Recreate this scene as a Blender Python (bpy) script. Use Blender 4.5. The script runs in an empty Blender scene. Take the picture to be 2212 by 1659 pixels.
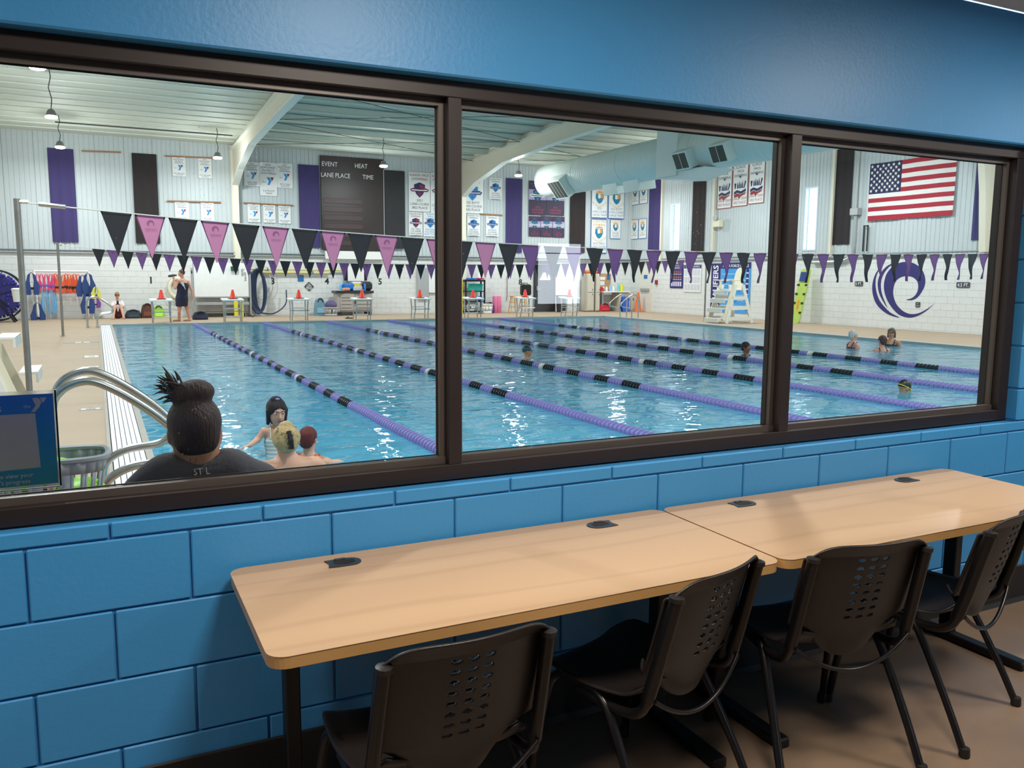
import bpy, bmesh, math, random
import numpy as np
from mathutils import Vector, Matrix
R_ = random.Random(7)
SC = bpy.context.scene
COL = SC.collection
PI = math.pi

# ------------------------------------------------------------------ camera
YAW, PITCH, ROLL, FPX = 0.4594, 0.1284, 0.0069, 1805.5
CAM = np.array([0.205, -2.466, 1.584])
W_, H_ = 2212.0, 1659.0
_f = np.array([math.sin(YAW)*math.cos(PITCH), math.cos(YAW)*math.cos(PITCH), -math.sin(PITCH)])
_ri = np.array([math.cos(YAW), -math.sin(YAW), 0.0])
_up = np.cross(_ri, _f)
_r2 = math.cos(ROLL)*_ri + math.sin(ROLL)*_up
_u2 = -math.sin(ROLL)*_ri + math.cos(ROLL)*_up
cd = bpy.data.cameras.new('camera'); cam = bpy.data.objects.new('camera', cd); COL.objects.link(cam)
cd.sensor_width = 36.0; cd.lens = FPX/W_*36.0; cd.clip_start = 0.05; cd.clip_end = 300
_m = Matrix.Identity(4)
for i in range(3):
    _m[i][0] = _r2[i]; _m[i][1] = _u2[i]; _m[i][2] = -_f[i]; _m[i][3] = CAM[i]
cam.matrix_world = _m
SC.camera = cam

def at(px, py, X=None, Y=None, Z=None):
    """the point of a real plane (x=X, y=Y or z=Z) that the photograph shows at a pixel"""
    d = _f + (px-W_/2)/FPX*_r2 - (py-H_/2)/FPX*_u2
    ax, v = (0, X) if X is not None else (1, Y) if Y is not None else (2, Z)
    return CAM + d*(v-CAM[ax])/d[ax]

# ------------------------------------------------------------------ world, exposure
wd = bpy.data.worlds.new('world'); SC.world = wd; wd.use_nodes = True
bg = wd.node_tree.nodes['Background']; bg.inputs[0].default_value = (0.80, 0.90, 1.0, 1); bg.inputs[1].default_value = 14.0
SC.view_settings.view_transform = 'Standard'; SC.view_settings.look = 'None'
SC.view_settings.gamma = 1.0; SC.view_settings.use_curve_mapping = False
SC.view_settings.exposure = 0.0
cy = SC.cycles
cy.max_bounces = 9; cy.diffuse_bounces = 4; cy.glossy_bounces = 4; cy.transmission_bounces = 6; cy.transparent_max_bounces = 12
cy.sample_clamp_indirect = 4.0; cy.sample_clamp_direct = 0.0; cy.blur_glossy = 0.6
cy.caustics_reflective = False; cy.caustics_refractive = True
cy.use_denoising = True

def point(name, loc, r, power, col, parent=None):
    l = bpy.data.lights.new(name, 'POINT'); l.energy = power; l.color = col; l.shadow_soft_size = r
    o = bpy.data.objects.new(name, l); COL.objects.link(o); o.location = loc; o.parent = parent; return o
def area(name, loc, size, power, col=(1, 1, 1), rot=(0, 0, 0), shape='SQUARE', sy=None, spread=None, parent=None):
    l = bpy.data.lights.new(name, 'AREA'); l.energy = power; l.color = col; l.shape = shape; l.size = size
    if sy: l.shape = 'RECTANGLE'; l.size_y = sy
    if spread: l.spread = spread
    o = bpy.data.objects.new(name, l); COL.objects.link(o); o.location = loc; o.rotation_euler = rot
    if parent: o.parent = parent
    return o

HALL_LAMP = 165.0       # watts thrown downwards by each high-bay lamp over the pool deck
HALL_GLOW = 88.0        # watts thrown all round by its lens
ROOM_LAMP = 60.0
LAMPS = [(-0.6, 27.9), (-0.6, 22.2), (-0.6, 16.5), (-0.6, 10.9), (-0.6, 5.3),
         (4.1, 28.0), (9.7, 27.3), (15.2, 27.4), (20.4, 27.9),
         (19.7, 21.8), (19.7, 16.1), (19.7, 10.4), (19.7, 4.7),
         (4.1, 2.0), (9.7, 2.0), (15.2, 2.0)]
LAMP_Z = 5.5

# ------------------------------------------------------------------ materials
def s2l(c):
    return tuple((v/12.92 if v <= 0.04045 else ((v+0.055)/1.055)**2.4) for v in (x/255.0 for x in c))
MATS = {}
def mat(name, rgb, rough=0.6, metal=0.0, var=0.06, scale=6.0, bump=0.0, bscale=60.0, coat=0.0, trans=0.0, emis=None, estr=0.0, spec=0.5, sheen=0.0):
    if name in MATS: return MATS[name]
    m = bpy.data.materials.new(name); m.use_nodes = True; nt = m.node_tree; N = nt.nodes; L = nt.links
    b = N['Principled BSDF']; c = s2l(rgb)
    b.inputs['Roughness'].default_value = rough; b.inputs['Metallic'].default_value = metal
    b.inputs['Specular IOR Level'].default_value = spec
    if coat: b.inputs['Coat Weight'].default_value = coat; b.inputs['Coat Roughness'].default_value = 0.15
    if trans: b.inputs['Transmission Weight'].default_value = trans
    if sheen: b.inputs['Sheen Weight'].default_value = sheen
    if emis: b.inputs['Emission Color'].default_value = (*s2l(emis), 1); b.inputs['Emission Strength'].default_value = estr
    tc = N.new('ShaderNodeTexCoord'); no = N.new('ShaderNodeTexNoise'); no.inputs['Scale'].default_value = scale; no.inputs['Detail'].default_value = 4
    L.new(tc.outputs['Object'], no.inputs['Vector'])
    mx = N.new('ShaderNodeMix'); mx.data_type = 'RGBA'
    mx.inputs[6].default_value = (*[max(0, v*(1-var)) for v in c], 1); mx.inputs[7].default_value = (*[min(1, v*(1+var)) for v in c], 1)
    L.new(no.outputs['Fac'], mx.inputs[0]); L.new(mx.outputs[2], b.inputs['Base Color'])
    if bump:
        n2 = N.new('ShaderNodeTexNoise'); n2.inputs['Scale'].default_value = bscale; n2.inputs['Detail'].default_value = 5
        L.new(tc.outputs['Object'], n2.inputs['Vector'])
        bp = N.new('ShaderNodeBump'); bp.inputs['Strength'].default_value = bump; bp.inputs['Distance'].default_value = 0.01
        L.new(n2.outputs['Fac'], bp.inputs['Height']); L.new(bp.outputs['Normal'], b.inputs['Normal'])
    MATS[name] = m; return m

def translucent(m, fac):
    nt = m.node_tree; N, L = nt.nodes, nt.links; b = N['Principled BSDF']; out = N['Material Output']
    t = N.new('ShaderNodeBsdfTranslucent'); mx = N.new('ShaderNodeMixShader'); mx.inputs[0].default_value = fac
    L.new(b.inputs['Base Color'].links[0].from_socket, t.inputs[0]); L.new(b.outputs[0], mx.inputs[1]); L.new(t.outputs[0], mx.inputs[2]); L.new(mx.outputs[0], out.inputs[0])
def nodes_of(m): return m.node_tree.nodes, m.node_tree.links

# ------------------------------------------------------------------ mesh builder
class MB:
    def __init__(s): s.v = []; s.f = []; s.mi = []; s.cur = 0
    def add(s, vs, fs):
        o = len(s.v); s.v.extend([tuple(map(float, p)) for p in vs]); s.f.extend([tuple(i+o for i in f) for f in fs]); s.mi.extend([s.cur]*len(fs)); return s
    def mat(s, i): s.cur = i; return s
    def box(s, x0, x1, y0, y1, z0, z1, M=None):
        p = [(x, y, z) for z in (z0, z1) for y in (y0, y1) for x in (x0, x1)]
        if M is not None: p = [tuple(M @ Vector(q)) for q in p]
        return s.add(p, [(0, 2, 3, 1), (4, 5, 7, 6), (0, 1, 5, 4), (2, 6, 7, 3), (0, 4, 6, 2), (1, 3, 7, 5)])
    def bbox(s, x0, x1, y0, y1, z0, z1, b=0.004, M=None):
        """box with chamfered edges"""
        X, Y, Z = (x0, x1), (y0, y1), (z0, z1); vs = []; idx = {}
        b = min(b, (x1-x0)/2.01, (y1-y0)/2.01, (z1-z0)/2.01)
        for i in (0, 1):
            for j in (0, 1):
                for k in (0, 1):
                    sx, sy, sz = (1-2*i)*b, (1-2*j)*b, (1-2*k)*b
                    for a, d in enumerate(((0, sy, sz), (sx, 0, sz), (sx, sy, 0))):
                        idx[i, j, k, a] = len(vs); vs.append((X[i]+d[0], Y[j]+d[1], Z[k]+d[2]))
        if M is not None: vs = [tuple(M @ Vector(q)) for q in vs]
        g = idx; F = []
        for i in (0, 1): F.append((g[i,0,0,0], g[i,0,1,0], g[i,1,1,0], g[i,1,0,0])[::(1 if i == 0 else -1)])
        for j in (0, 1): F.append((g[0,j,0,1], g[1,j,0,1], g[1,j,1,1], g[0,j,1,1])[::(1 if j == 0 else -1)])
        for k in (0, 1): F.append((g[0,0,k,2], g[0,1,k,2], g[1,1,k,2], g[1,0,k,2])[::(1 if k == 0 else -1)])
        for i in (0, 1):
            for j in (0, 1): F.append((g[i,j,0,0], g[i,j,0,1], g[i,j,1,1], g[i,j,1,0])[::(1 if i != j else -1)])
        for i in (0, 1):
            for k in (0, 1): F.append((g[i,0,k,0], g[i,0,k,2], g[i,1,k,2], g[i,1,k,0])[::(-1 if i != k else 1)])
        for j in (0, 1):
            for k in (0, 1): F.append((g[0,j,k,1], g[0,j,k,2], g[1,j,k,2], g[1,j,k,1])[::(1 if j != k else -1)])
        for i in (0, 1):
            for j in (0, 1):
                for k in (0, 1): F.append((g[i,j,k,0], g[i,j,k,1], g[i,j,k,2])[::(1 if (i+j+k) % 2 else -1)])
        return s.add(vs, F)
    def beam(s, a, b, w, h, up=(0, 0, 1), bev=0.0):
        a = Vector(a); b = Vector(b); d = (b-a); L = d.length; d.normalize(); u = Vector(up)
        r = d.cross(u)
        if r.length < 1e-4: r = d.cross(Vector((1, 0, 0)))
        r.normalize(); u = r.cross(d)
        M = Matrix(((r.x, d.x, u.x, a.x), (r.y, d.y, u.y, a.y), (r.z, d.z, u.z, a.z), (0, 0, 0, 1)))
        return s.bbox(-w/2, w/2, 0, L, -h/2, h/2, bev, M) if bev else s.box(-w/2, w/2, 0, L, -h/2, h/2, M)
    def tube(s, pts, r, n=8, cap=True, sy=1.0, up=None):
        P = [Vector(p) for p in pts]; rs = r if isinstance(r, (list, tuple)) else [r]*len(P)
        vs = []; prev = None
        for i, p in enumerate(P):
            t = (P[min(i+1, len(P)-1)]-P[max(i-1, 0)])
            t = t.normalized() if t.length > 1e-9 else Vector((0, 0, 1))
            if prev is None:
                a = Vector(up) if up else (Vector((0, 0, 1)) if abs(t.z) < 0.9 else Vector((1, 0, 0)))
            else: a = prev
            u = (a - t*a.dot(t))
            if u.length < 1e-6: u = t.orthogonal()
            u.normalize(); w = t.cross(u); prev = u
            for k in range(n):
                an = 2*PI*k/n; vs.append(p + u*math.cos(an)*rs[i]*sy + w*math.sin(an)*rs[i])
        fs = [(i*n+k, i*n+(k+1) % n, (i+1)*n+(k+1) % n, (i+1)*n+k) for i in range(len(P)-1) for k in range(n)]
        if cap: fs += [tuple(range(n))[::-1], tuple((len(P)-1)*n+k for k in range(n))]
        return s.add(vs, fs)
    def lathe(s, prof, c=(0, 0, 0), n=16, axis='z', sx=1.0, sy=1.0):
        vs = []; fs = []
        for r, h in prof:
            for k in range(n):
                a = 2*PI*k/n; x, y = r*math.cos(a)*sx, r*math.sin(a)*sy
                p = {'z': (x, y, h), 'y': (x, h, -y), 'x': (h, x, y)}[axis]
                vs.append((p[0]+c[0], p[1]+c[1], p[2]+c[2]))
        for i in range(len(prof)-1):
            for k in range(n): fs.append((i*n+k, i*n+(k+1) % n, (i+1)*n+(k+1) % n, (i+1)*n+k))
        fs += [tuple(range(n))[::-1], tuple((len(prof)-1)*n+k for k in range(n))]
        return s.add(vs, fs)
    def ball(s, c, r, n=10, m=7, M=None):
        rx, ry, rz = (r, r, r) if isinstance(r, (int, float)) else r
        vs = []; fs = []
        for i in range(1, m):
            t = PI*i/m
            for k in range(n):
                a = 2*PI*k/n; vs.append((rx*math.sin(t)*math.cos(a), ry*math.sin(t)*math.sin(a), -rz*math.cos(t)))
        vs += [(0, 0, -rz), (0, 0, rz)]; b, tp = len(vs)-2, len(vs)-1
        for i in range(m-2):
            for k in range(n): fs.append((i*n+k, i*n+(k+1) % n, (i+1)*n+(k+1) % n, (i+1)*n+k))
        for k in range(n): fs.append((b, (k+1) % n, k)); fs.append((tp, (m-2)*n+k, (m-2)*n+(k+1) % n))
        if M is not None: vs = [tuple(M @ Vector(v)) for v in vs]
        return s.add([(v[0]+c[0], v[1]+c[1], v[2]+c[2]) for v in vs], fs)
    def prism(s, poly, h0, h1, f=None):
        """extrude a 2-D polygon from h0 to h1; f maps (u, v, h) to 3-D (default: banner frame u=x, v=z, h=-y)"""
        f = f or (lambda u, v, h: (u, -h, v)); n = len(poly)
        vs = [f(u, v, h0) for u, v in poly]+[f(u, v, h1) for u, v in poly]
        fs = [tuple(range(n))[::-1], tuple(range(n, 2*n))]+[(i, (i+1) % n, n+(i+1) % n, n+i) for i in range(n)]
        return s.add(vs, fs)
    def flat(s, poly, h, f=None):
        f = f or (lambda u, v, h: (u, -h, v))
        return s.add([f(u, v, h) for u, v in poly], [tuple(range(len(poly)))])
    def grid(s, fn, nu, nv, skip=None):
        vs = [fn(i/nu, j/nv) for j in range(nv+1) for i in range(nu+1)]
        fs = [(j*(nu+1)+i, j*(nu+1)+i+1, (j+1)*(nu+1)+i+1, (j+1)*(nu+1)+i) for j in range(nv) for i in range(nu) if not (skip and skip((i+.5)/nu, (j+.5)/nv))]
        return s.add(vs, fs)
    def text(s, str_, cx, cy, h, f=None, d=0.0, sx=1.0, mirror=False, maxw=None, bold=0.0, rot=0.0, align='c'):
        vs, fs, w = glyphs(str_, bold)
        f = f or (lambda u, v, hh: (u, -hh, v)); k = h/0.7
        kx = k*sx
        if maxw and w*kx > maxw: kx = maxw/w
        c, sn = math.cos(rot), math.sin(rot); off = 0.5 if align == 'c' else 0.0
        out = []
        for x, y in vs:
            u, v = (x-w*off)*kx*(-1 if mirror else 1), (y-0.35)*k
            out.append(f(cx+u*c-v*sn, cy+u*sn+v*c, d))
        if out: s.add(out, fs)
        return s
    def data(s, name, mats):
        me = bpy.data.meshes.new(name); me.from_pydata(s.v, [], s.f)
        for m in (mats if isinstance(mats, (list, tuple)) else [mats]): me.materials.append(m)
        if any(s.mi): me.polygons.foreach_set('material_index', s.mi)
        return me
    def obj(s, name, mats, parent=None, smooth=None, loc=None, label=None):
        me = s.data(name, mats); o = bpy.data.objects.new(name, me); COL.objects.link(o)
        if smooth is not None: shade(me, smooth)
        if parent is not None: o.parent = parent
        if loc is not None: o.location = loc
        if label: o['label'] = label
        return o

def shade(me, ang):
    me.polygons.foreach_set('use_smooth', [True]*len(me.polygons))
    if ang < 180:
        try: me.set_sharp_from_angle(angle=math.radians(ang))
        except Exception: pass

_gl = {}
def glyphs(st, bold=0.0):
    key = (st, bold)
    if key in _gl: return _gl[key]
    cu = bpy.data.curves.new('t', 'FONT'); cu.body = st; cu.size = 1.0; cu.resolution_u = 2; cu.offset = bold
    cu.fill_mode = 'FRONT' if hasattr(cu, 'fill_mode') else cu.fill_mode
    o = bpy.data.objects.new('t', cu); COL.objects.link(o)
    dg = bpy.context.evaluated_depsgraph_get(); dg.update(); ev = o.evaluated_get(dg); me = ev.to_mesh()
    vs = [(v.co.x, v.co.y) for v in me.vertices]; fs = [tuple(p.vertices) for p in me.polygons]
    ev.to_mesh_clear(); bpy.data.objects.remove(o); bpy.data.curves.remove(cu)
    if vs:
        x0 = min(v[0] for v in vs); vs = [(v[0]-x0, v[1]) for v in vs]; w = max(v[0] for v in vs)
    else: w = 0
    _gl[key] = (vs, fs, w); return _gl[key]

def tag(o, label, cat, group=None, kind=None):
    o['label'] = label; o['category'] = cat
    if group: o['group'] = group
    if kind: o['kind'] = kind
    return o
def thing(name, loc, label, cat, group=None, rz=0.0):
    o = bpy.data.objects.new(name, None); COL.objects.link(o); o.empty_display_size = 0.1
    o.location = loc; o.rotation_euler = (0, 0, rz); return tag(o, label, cat, group)
def struct(o): o['kind'] = 'structure'; return o
def empty_struct(name, loc=(0, 0, 0)):
    o = bpy.data.objects.new(name, None); COL.objects.link(o); o.location = loc; o['kind'] = 'structure'; return o
def dup(o, parent=None):
    kids = list(o.children); c = o.copy(); COL.objects.link(c); c.parent = parent
    for k in kids: dup(k, c)
    return c
def inst(me, name, parent, loc=(0, 0, 0), rot=(0, 0, 0), scale=None):
    o = bpy.data.objects.new(name, me); COL.objects.link(o); o.parent = parent; o.location = loc; o.rotation_euler = rot
    if scale: o.scale = scale
    return o
def lerp(a, b, t): return a+(b-a)*t
def curve_pts(ctrl, n=8):
    """Catmull-Rom through the control points"""
    P = [np.array(p, float) for p in ctrl]; P = [2*P[0]-P[1]]+P+[2*P[-1]-P[-2]]; out = []
    for i in range(1, len(P)-2):
        for k in range(n):
            t = k/n; a, b, c, d = P[i-1], P[i], P[i+1], P[i+2]
            out.append(0.5*((2*b)+(-a+c)*t+(2*a-5*b+4*c-d)*t*t+(-a+3*b-3*c+d)*t**3))
    out.append(P[-2]); return out
def rrect(x0, x1, y0, y1, r, n=4):
    out = []
    for cx, cy, a0 in ((x1-r, y1-r, 0), (x0+r, y1-r, PI/2), (x0+r, y0+r, PI), (x1-r, y0+r, 1.5*PI)):
        for k in range(n+1): a = a0+PI/2*k/n; out.append((cx+r*math.cos(a), cy+r*math.sin(a)))
    return out
# ================================================================== THE SETTING
# common colours
blue = mat('blue wall paint', (58, 138, 196), 0.42, var=0.05, scale=3, bump=0.10, bscale=60, spec=0.5)
blue_j = mat('blue painted joint', (54, 130, 186), 0.5, var=0.05, scale=3)
bronze = mat('dark bronze aluminium', (36, 27, 27), 0.45, metal=0.1, var=0.12, scale=9, spec=0.5)
bronze_lit = mat('lit stop aluminium', (88, 80, 76), 0.4, metal=0.4, var=0.1, scale=9)  # paler than the frame bronze: light falling on the stops is put into their colour
black_r = mat('black rubber', (22, 20, 20), 0.6, var=0.2)
white_w = mat('white painted masonry', (224, 226, 224), 0.62, var=0.03, scale=1.5, bump=0.2, bscale=40)
siding = mat('white corrugated siding', (196, 204, 206), 0.5, var=0.04, scale=0.8)
siding_j = mat('siding shadow joint', (140, 146, 146), 0.6)
steelw = mat('cream painted steel', (226, 220, 200), 0.5, var=0.04, scale=1)
roofm = mat('white insulation facing', (208, 212, 196), 0.65, var=0.04, scale=1.2)
purl = mat('pale painted purlin', (228, 234, 226), 0.45, var=0.04)
deckm = mat('beige broom-finished concrete', (174, 153, 129), 0.7, var=0.10, scale=1.6, bump=0.25, bscale=30)
grey_c = mat('grey concrete curb', (168, 164, 156), 0.7, var=0.1, scale=4, bump=0.2)
steel = mat('brushed stainless steel', (196, 194, 190), 0.28, metal=1.0, var=0.10, scale=14)
galv = mat('weathered galvanised steel', (150, 146, 140), 0.42, metal=0.8, var=0.25, scale=8)
white_p = mat('white plastic', (236, 236, 230), 0.4, var=0.03)
cream_p = mat('cream plastic lumber', (236, 230, 205), 0.5, var=0.04)
aluw = mat('grey white metal', (180, 182, 182), 0.4, metal=0.5, var=0.06)
black_m = mat('black steel', (24, 22, 23), 0.4, metal=0.2, var=0.15)
ink = mat('black ink', (28, 28, 32), 0.6, var=0.1)

B = 0.2032; J0 = 0.863

# floor of the room: polished aggregate concrete
fm = mat('polished concrete', (128, 108, 90), 0.34, var=0.3, scale=3.5, spec=0.5)
N, L = nodes_of(fm); bs = N['Principled BSDF']
tc = N.new('ShaderNodeTexCoord'); vo = N.new('ShaderNodeTexVoronoi'); vo.inputs['Scale'].default_value = 120
L.new(tc.outputs['Object'], vo.inputs['Vector']); cr = N.new('ShaderNodeValToRGB'); cr.color_ramp.elements[0].position = 0.0; cr.color_ramp.elements[1].position = 0.22
cr.color_ramp.elements[0].color = (0.45, 0.42, 0.38, 1); cr.color_ramp.elements[1].color = (0, 0, 0, 1)
nz = N.new('ShaderNodeTexNoise'); nz.inputs['Scale'].default_value = 34; L.new(tc.outputs['Object'], nz.inputs['Vector'])
gt = N.new('ShaderNodeMath'); gt.operation = 'GREATER_THAN'; gt.inputs[1].default_value = 0.58; L.new(nz.outputs['Fac'], gt.inputs[0])
ml = N.new('ShaderNodeMath'); ml.operation = 'MULTIPLY'; L.new(vo.outputs['Distance'], cr.inputs[0]); L.new(cr.outputs[0], ml.inputs[0]); L.new(gt.outputs[0], ml.inputs[1])
mx = N.new('ShaderNodeMix'); mx.data_type = 'RGBA'; old = bs.inputs['Base Color'].links[0].from_socket
L.new(ml.outputs[0], mx.inputs[0]); L.new(old, mx.inputs[6]); mx.inputs[7].default_value = (0.55, 0.48, 0.4, 1); L.new(mx.outputs[2], bs.inputs['Base Color'])
struct(MB().box(-3.0, 7.0, -6.0, 0.02, -0.1, 0).obj('floor', fm))
cm = mat('room ceiling tile', (214, 208, 196), 0.8)
struct(MB().box(-3.0, 7.0, -6.0, 0.0, 2.75, 2.85).obj('ceiling', cm))
wl = mat('blue side wall', (66, 128, 172), 0.6)
struct(MB().box(-3.1, -3.0, -6.0, 0.0, 0, 2.75).obj('wall_left', wl))
struct(MB().box(7.0, 7.1, -6.0, 0.0, 0, 2.75).obj('wall_right', wl))

# wall behind the camera with its glazed door opening: daylight that the pane reflects
bwm = mat('magenta back wall', (150, 66, 96), 0.7)
OX0, OX1, OZ0, OZ1 = 4.81, 5.48, 1.24, 1.99
wb = empty_struct('wall_back')
MB().box(-3.0, OX0, -6.1, -6.0, 0, 2.75).box(OX1, 7.0, -6.1, -6.0, 0, 2.75).box(OX0, OX1, -6.1, -6.0, OZ1, 2.75).box(OX0, OX1, -6.1, -6.0, 0, OZ0).obj('wall_panel', [wl], wb)
MB().box(4.43, 5.6, -6.0, -5.99, OZ1+0.05, 2.34).obj('magenta_band', bwm, wb)
dr = empty_struct('window_4')
f_ = MB(); t = 0.02
f_.box(OX0, OX0+t, -6.08, -5.98, OZ0, OZ1).box(OX1-t, OX1, -6.08, -5.98, OZ0, OZ1).box(OX0+t, OX1-t, -6.08, -5.98, OZ1-t, OZ1).box(OX0+t, OX1-t, -6.08, -5.98, OZ0, OZ0+t).box(OX0+t, OX1-t, -6.05, -6.03, OZ1-0.14, OZ1-0.13)
f_.obj('window_frame', bronze, dr)

# ---- block wall with the long window -------------------------------------------------
WX0, WX1, WZ0, WZ1 = -0.19, 4.12, 0.912, 2.19
wf = empty_struct('wall_front')
MB().box(-3, 7, 0.010, 0.2, 0, 0.905).box(-3, WX0-0.008, 0.010, 0.2, 0.905, 2.2).box(WX1+0.008, 7, 0.010, 0.2, 0.905, 2.2).obj('wall_core', blue_j, wf)
lin = MB().bbox(-3, 7, 0.0, 0.2, WZ1, 2.75, 0.006).obj('lintel', blue, wf)
def blockmesh(w, h, d=0.014, name='block'): return MB().bbox(-w/2+0.003, w/2-0.003, 0, d, -h/2+0.003, h/2-0.003, 0.0035).data(name, blue)
full = blockmesh(2*B, B)
cache = {}
def put_block(x0, x1, z0, z1):
    k = (round(x1-x0, 3), round(z1-z0, 3))
    if k not in cache: cache[k] = blockmesh(*k)
    inst(cache[k], 'block', wf, ((x0+x1)/2, R_.uniform(-0.0006, 0.0006), (z0+z1)/2))
def course(z0, z1, ph, xa, xb):
    x = ph*B
    while x > xa: x -= 2*B
    while x < xb-1e-3:
        a, b = max(x, xa), min(x+2*B, xb)
        if b-a > 0.03: put_block(a, b, z0, z1)
        x += 2*B
course(J0, WZ0, 1, -1.2, 4.75+B)                       # sill course
for i in range(4): course(J0-B*(i+1), J0-B*i, i % 2, -1.2, 5.4)
course(0.0, J0-B*4, 0, -1.2, 5.4)
for i in range(7):
    z0, z1 = max(WZ0, J0+B*i), min(J0+B*(i+1), WZ1)
    if i == 0: continue
    course(J0+B*i, z1, (i+1) % 2, WX1+0.001, 5.4)
put_block(WX1+0.001, 5.4, WZ0, J0+B)
# jamb returns of the block opening
for i in range(7):
    z0, z1 = (WZ0 if i == 0 else J0+B*i), min(J0+B*(i+1), WZ1)
    inst(MB().bbox(0, 0.012, 0.002, 0.18, z0+0.004, z1-0.004, 0.004).data('block', blue), 'block', wf, (WX1, 0, 0))
cove = MB()
cove.prism([(0, 0), (0.0, 0.178), (0.004, 0.185), (0.010, 0.18), (0.010, 0.02), (0.022, 0.0)], -3, 5.4, lambda u, v, h: (h, -u, v))
struct(cove.obj('baseboard_front', black_r))

# ---- window_1 : bronze aluminium frame with three panes ---------------------------------
win = empty_struct('window_1')
YF, YG = 0.055, 0.120
MUL = [(1.222, 1.268), (2.665, 2.715)]
def frame_bar(x0, x1, z0, z1, y0=YF, y1=0.165, m=bronze, nm='frame_rail', b=0.002): return MB().bbox(x0, x1, y0, y1, z0, z1, b).obj(nm, m, win)
FW = 0.05
frame_bar(WX0, WX1, WZ0, WZ0+FW, nm='bottom_rail'); frame_bar(WX0, WX1, WZ1-FW, WZ1, nm='top_rail')
frame_bar(WX0, WX0+FW, WZ0+FW, WZ1-FW, nm='side_rail'); frame_bar(WX1-0.065, WX1, WZ0+FW, WZ1-FW, nm='side_rail')
for a, b in MUL: frame_bar(a, b, WZ0+FW, WZ1-FW, nm='mullion')
cells = [(WX0+FW, MUL[0][0]), (MUL[0][1], MUL[1][0]), (MUL[1][1], WX1-0.065)]
gm = bpy.data.materials.new('window glass'); gm.use_nodes = True; N, L = nodes_of(gm); N.clear()
out = N.new('ShaderNodeOutputMaterial'); tr = N.new('ShaderNodeBsdfTransparent'); tr.inputs[0].default_value = (0.93, 0.96, 0.95, 1)
gl = N.new('ShaderNodeBsdfGlossy'); gl.inputs['Roughness'].default_value = 0.0; gl.inputs[0].default_value = (1, 1, 1, 1)
fr = N.new('ShaderNodeFresnel'); fr.inputs['IOR'].default_value = 1.5
m2 = N.new('ShaderNodeMath'); m2.operation = 'MULTIPLY'; m2.inputs[1].default_value = 0.9
mxs = N.new('ShaderNodeMixShader'); L.new(fr.outputs[0], m2.inputs[0]); L.new(m2.outputs[0], mxs.inputs[0]); L.new(tr.outputs[0], mxs.inputs[1]); L.new(gl.outputs[0], mxs.inputs[2])
# dried water spots on the pool side of the pane
df = N.new('ShaderNodeBsdfDiffuse'); df.inputs[0].default_value = (0.75, 0.78, 0.8, 1)
tc = N.new('ShaderNodeTexCoord'); vo = N.new('ShaderNodeTexVoronoi'); vo.inputs['Scale'].default_value = 70; L.new(tc.outputs['Object'], vo.inputs['Vector'])
lt = N.new('ShaderNodeMath'); lt.operation = 'LESS_THAN'; lt.inputs[1].default_value = 0.10; L.new(vo.outputs['Distance'], lt.inputs[0])
nz = N.new('ShaderNodeTexNoise'); nz.inputs['Scale'].default_value = 4.5; L.new(tc.outputs['Object'], nz.inputs['Vector'])
mr = N.new('ShaderNodeMapRange'); mr.inputs[1].default_value = 0.55; mr.inputs[2].default_value = 0.72; mr.inputs[3].default_value = 0; mr.inputs[4].default_value = 0.75; L.new(nz.outputs['Fac'], mr.inputs[0])
mm = N.new('ShaderNodeMath'); mm.operation = 'MULTIPLY'; L.new(lt.outputs[0], mm.inputs[0]); L.new(mr.outputs[0], mm.inputs[1])
mx2 = N.new('ShaderNodeMixShader'); L.new(mm.outputs[0], mx2.inputs[0]); L.new(mxs.outputs[0], mx2.inputs[1]); L.new(df.outputs[0], mx2.inputs[2]); L.new(mx2.outputs[0], out.inputs[0])
for a, b in cells:
    z0, z1 = WZ0+FW, WZ1-FW; s = 0.022
    st = MB()
    st.prism([(0, 0), (0.018, 0), (0.026, 0.006), (0.026, s), (0, s)], a, b, lambda u, v, h: (h, YF+0.032+u, z0+v))
    st.box(a, b, YF+0.04, YG-0.004, z1-s, z1).box(a, a+s*0.8, YF+0.04, YG-0.004, z0+s, z1-s).box(b-s*0.8, b, YF+0.04, YG-0.004, z0+s, z1-s)
    st.box(a, b, YG+0.006, YG+0.028, z0, z0+0.012)
    st.obj('glazing_stop', bronze_lit, win)
    ga = MB(); g0 = 0.004
    ga.box(a+s*.8, b-s*.8, YG-0.004, YG, z0+s, z0+s+g0).box(a+s*.8, b-s*.8, YG-0.004, YG, z1-s-g0, z1-s).box(a+s*.8, a+s*.8+g0, YG-0.004, YG, z0+s+g0, z1-s-g0).box(b-s*.8-g0, b-s*.8, YG-0.004, YG, z0+s+g0, z1-s-g0)
    ga.obj('gasket', black_r, win)
    MB().add([(a, YG, z0), (b, YG, z0), (b, YG, z1), (a, YG, z1)], [(0, 1, 2, 3)]).obj('pane', gm, win)

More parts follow.
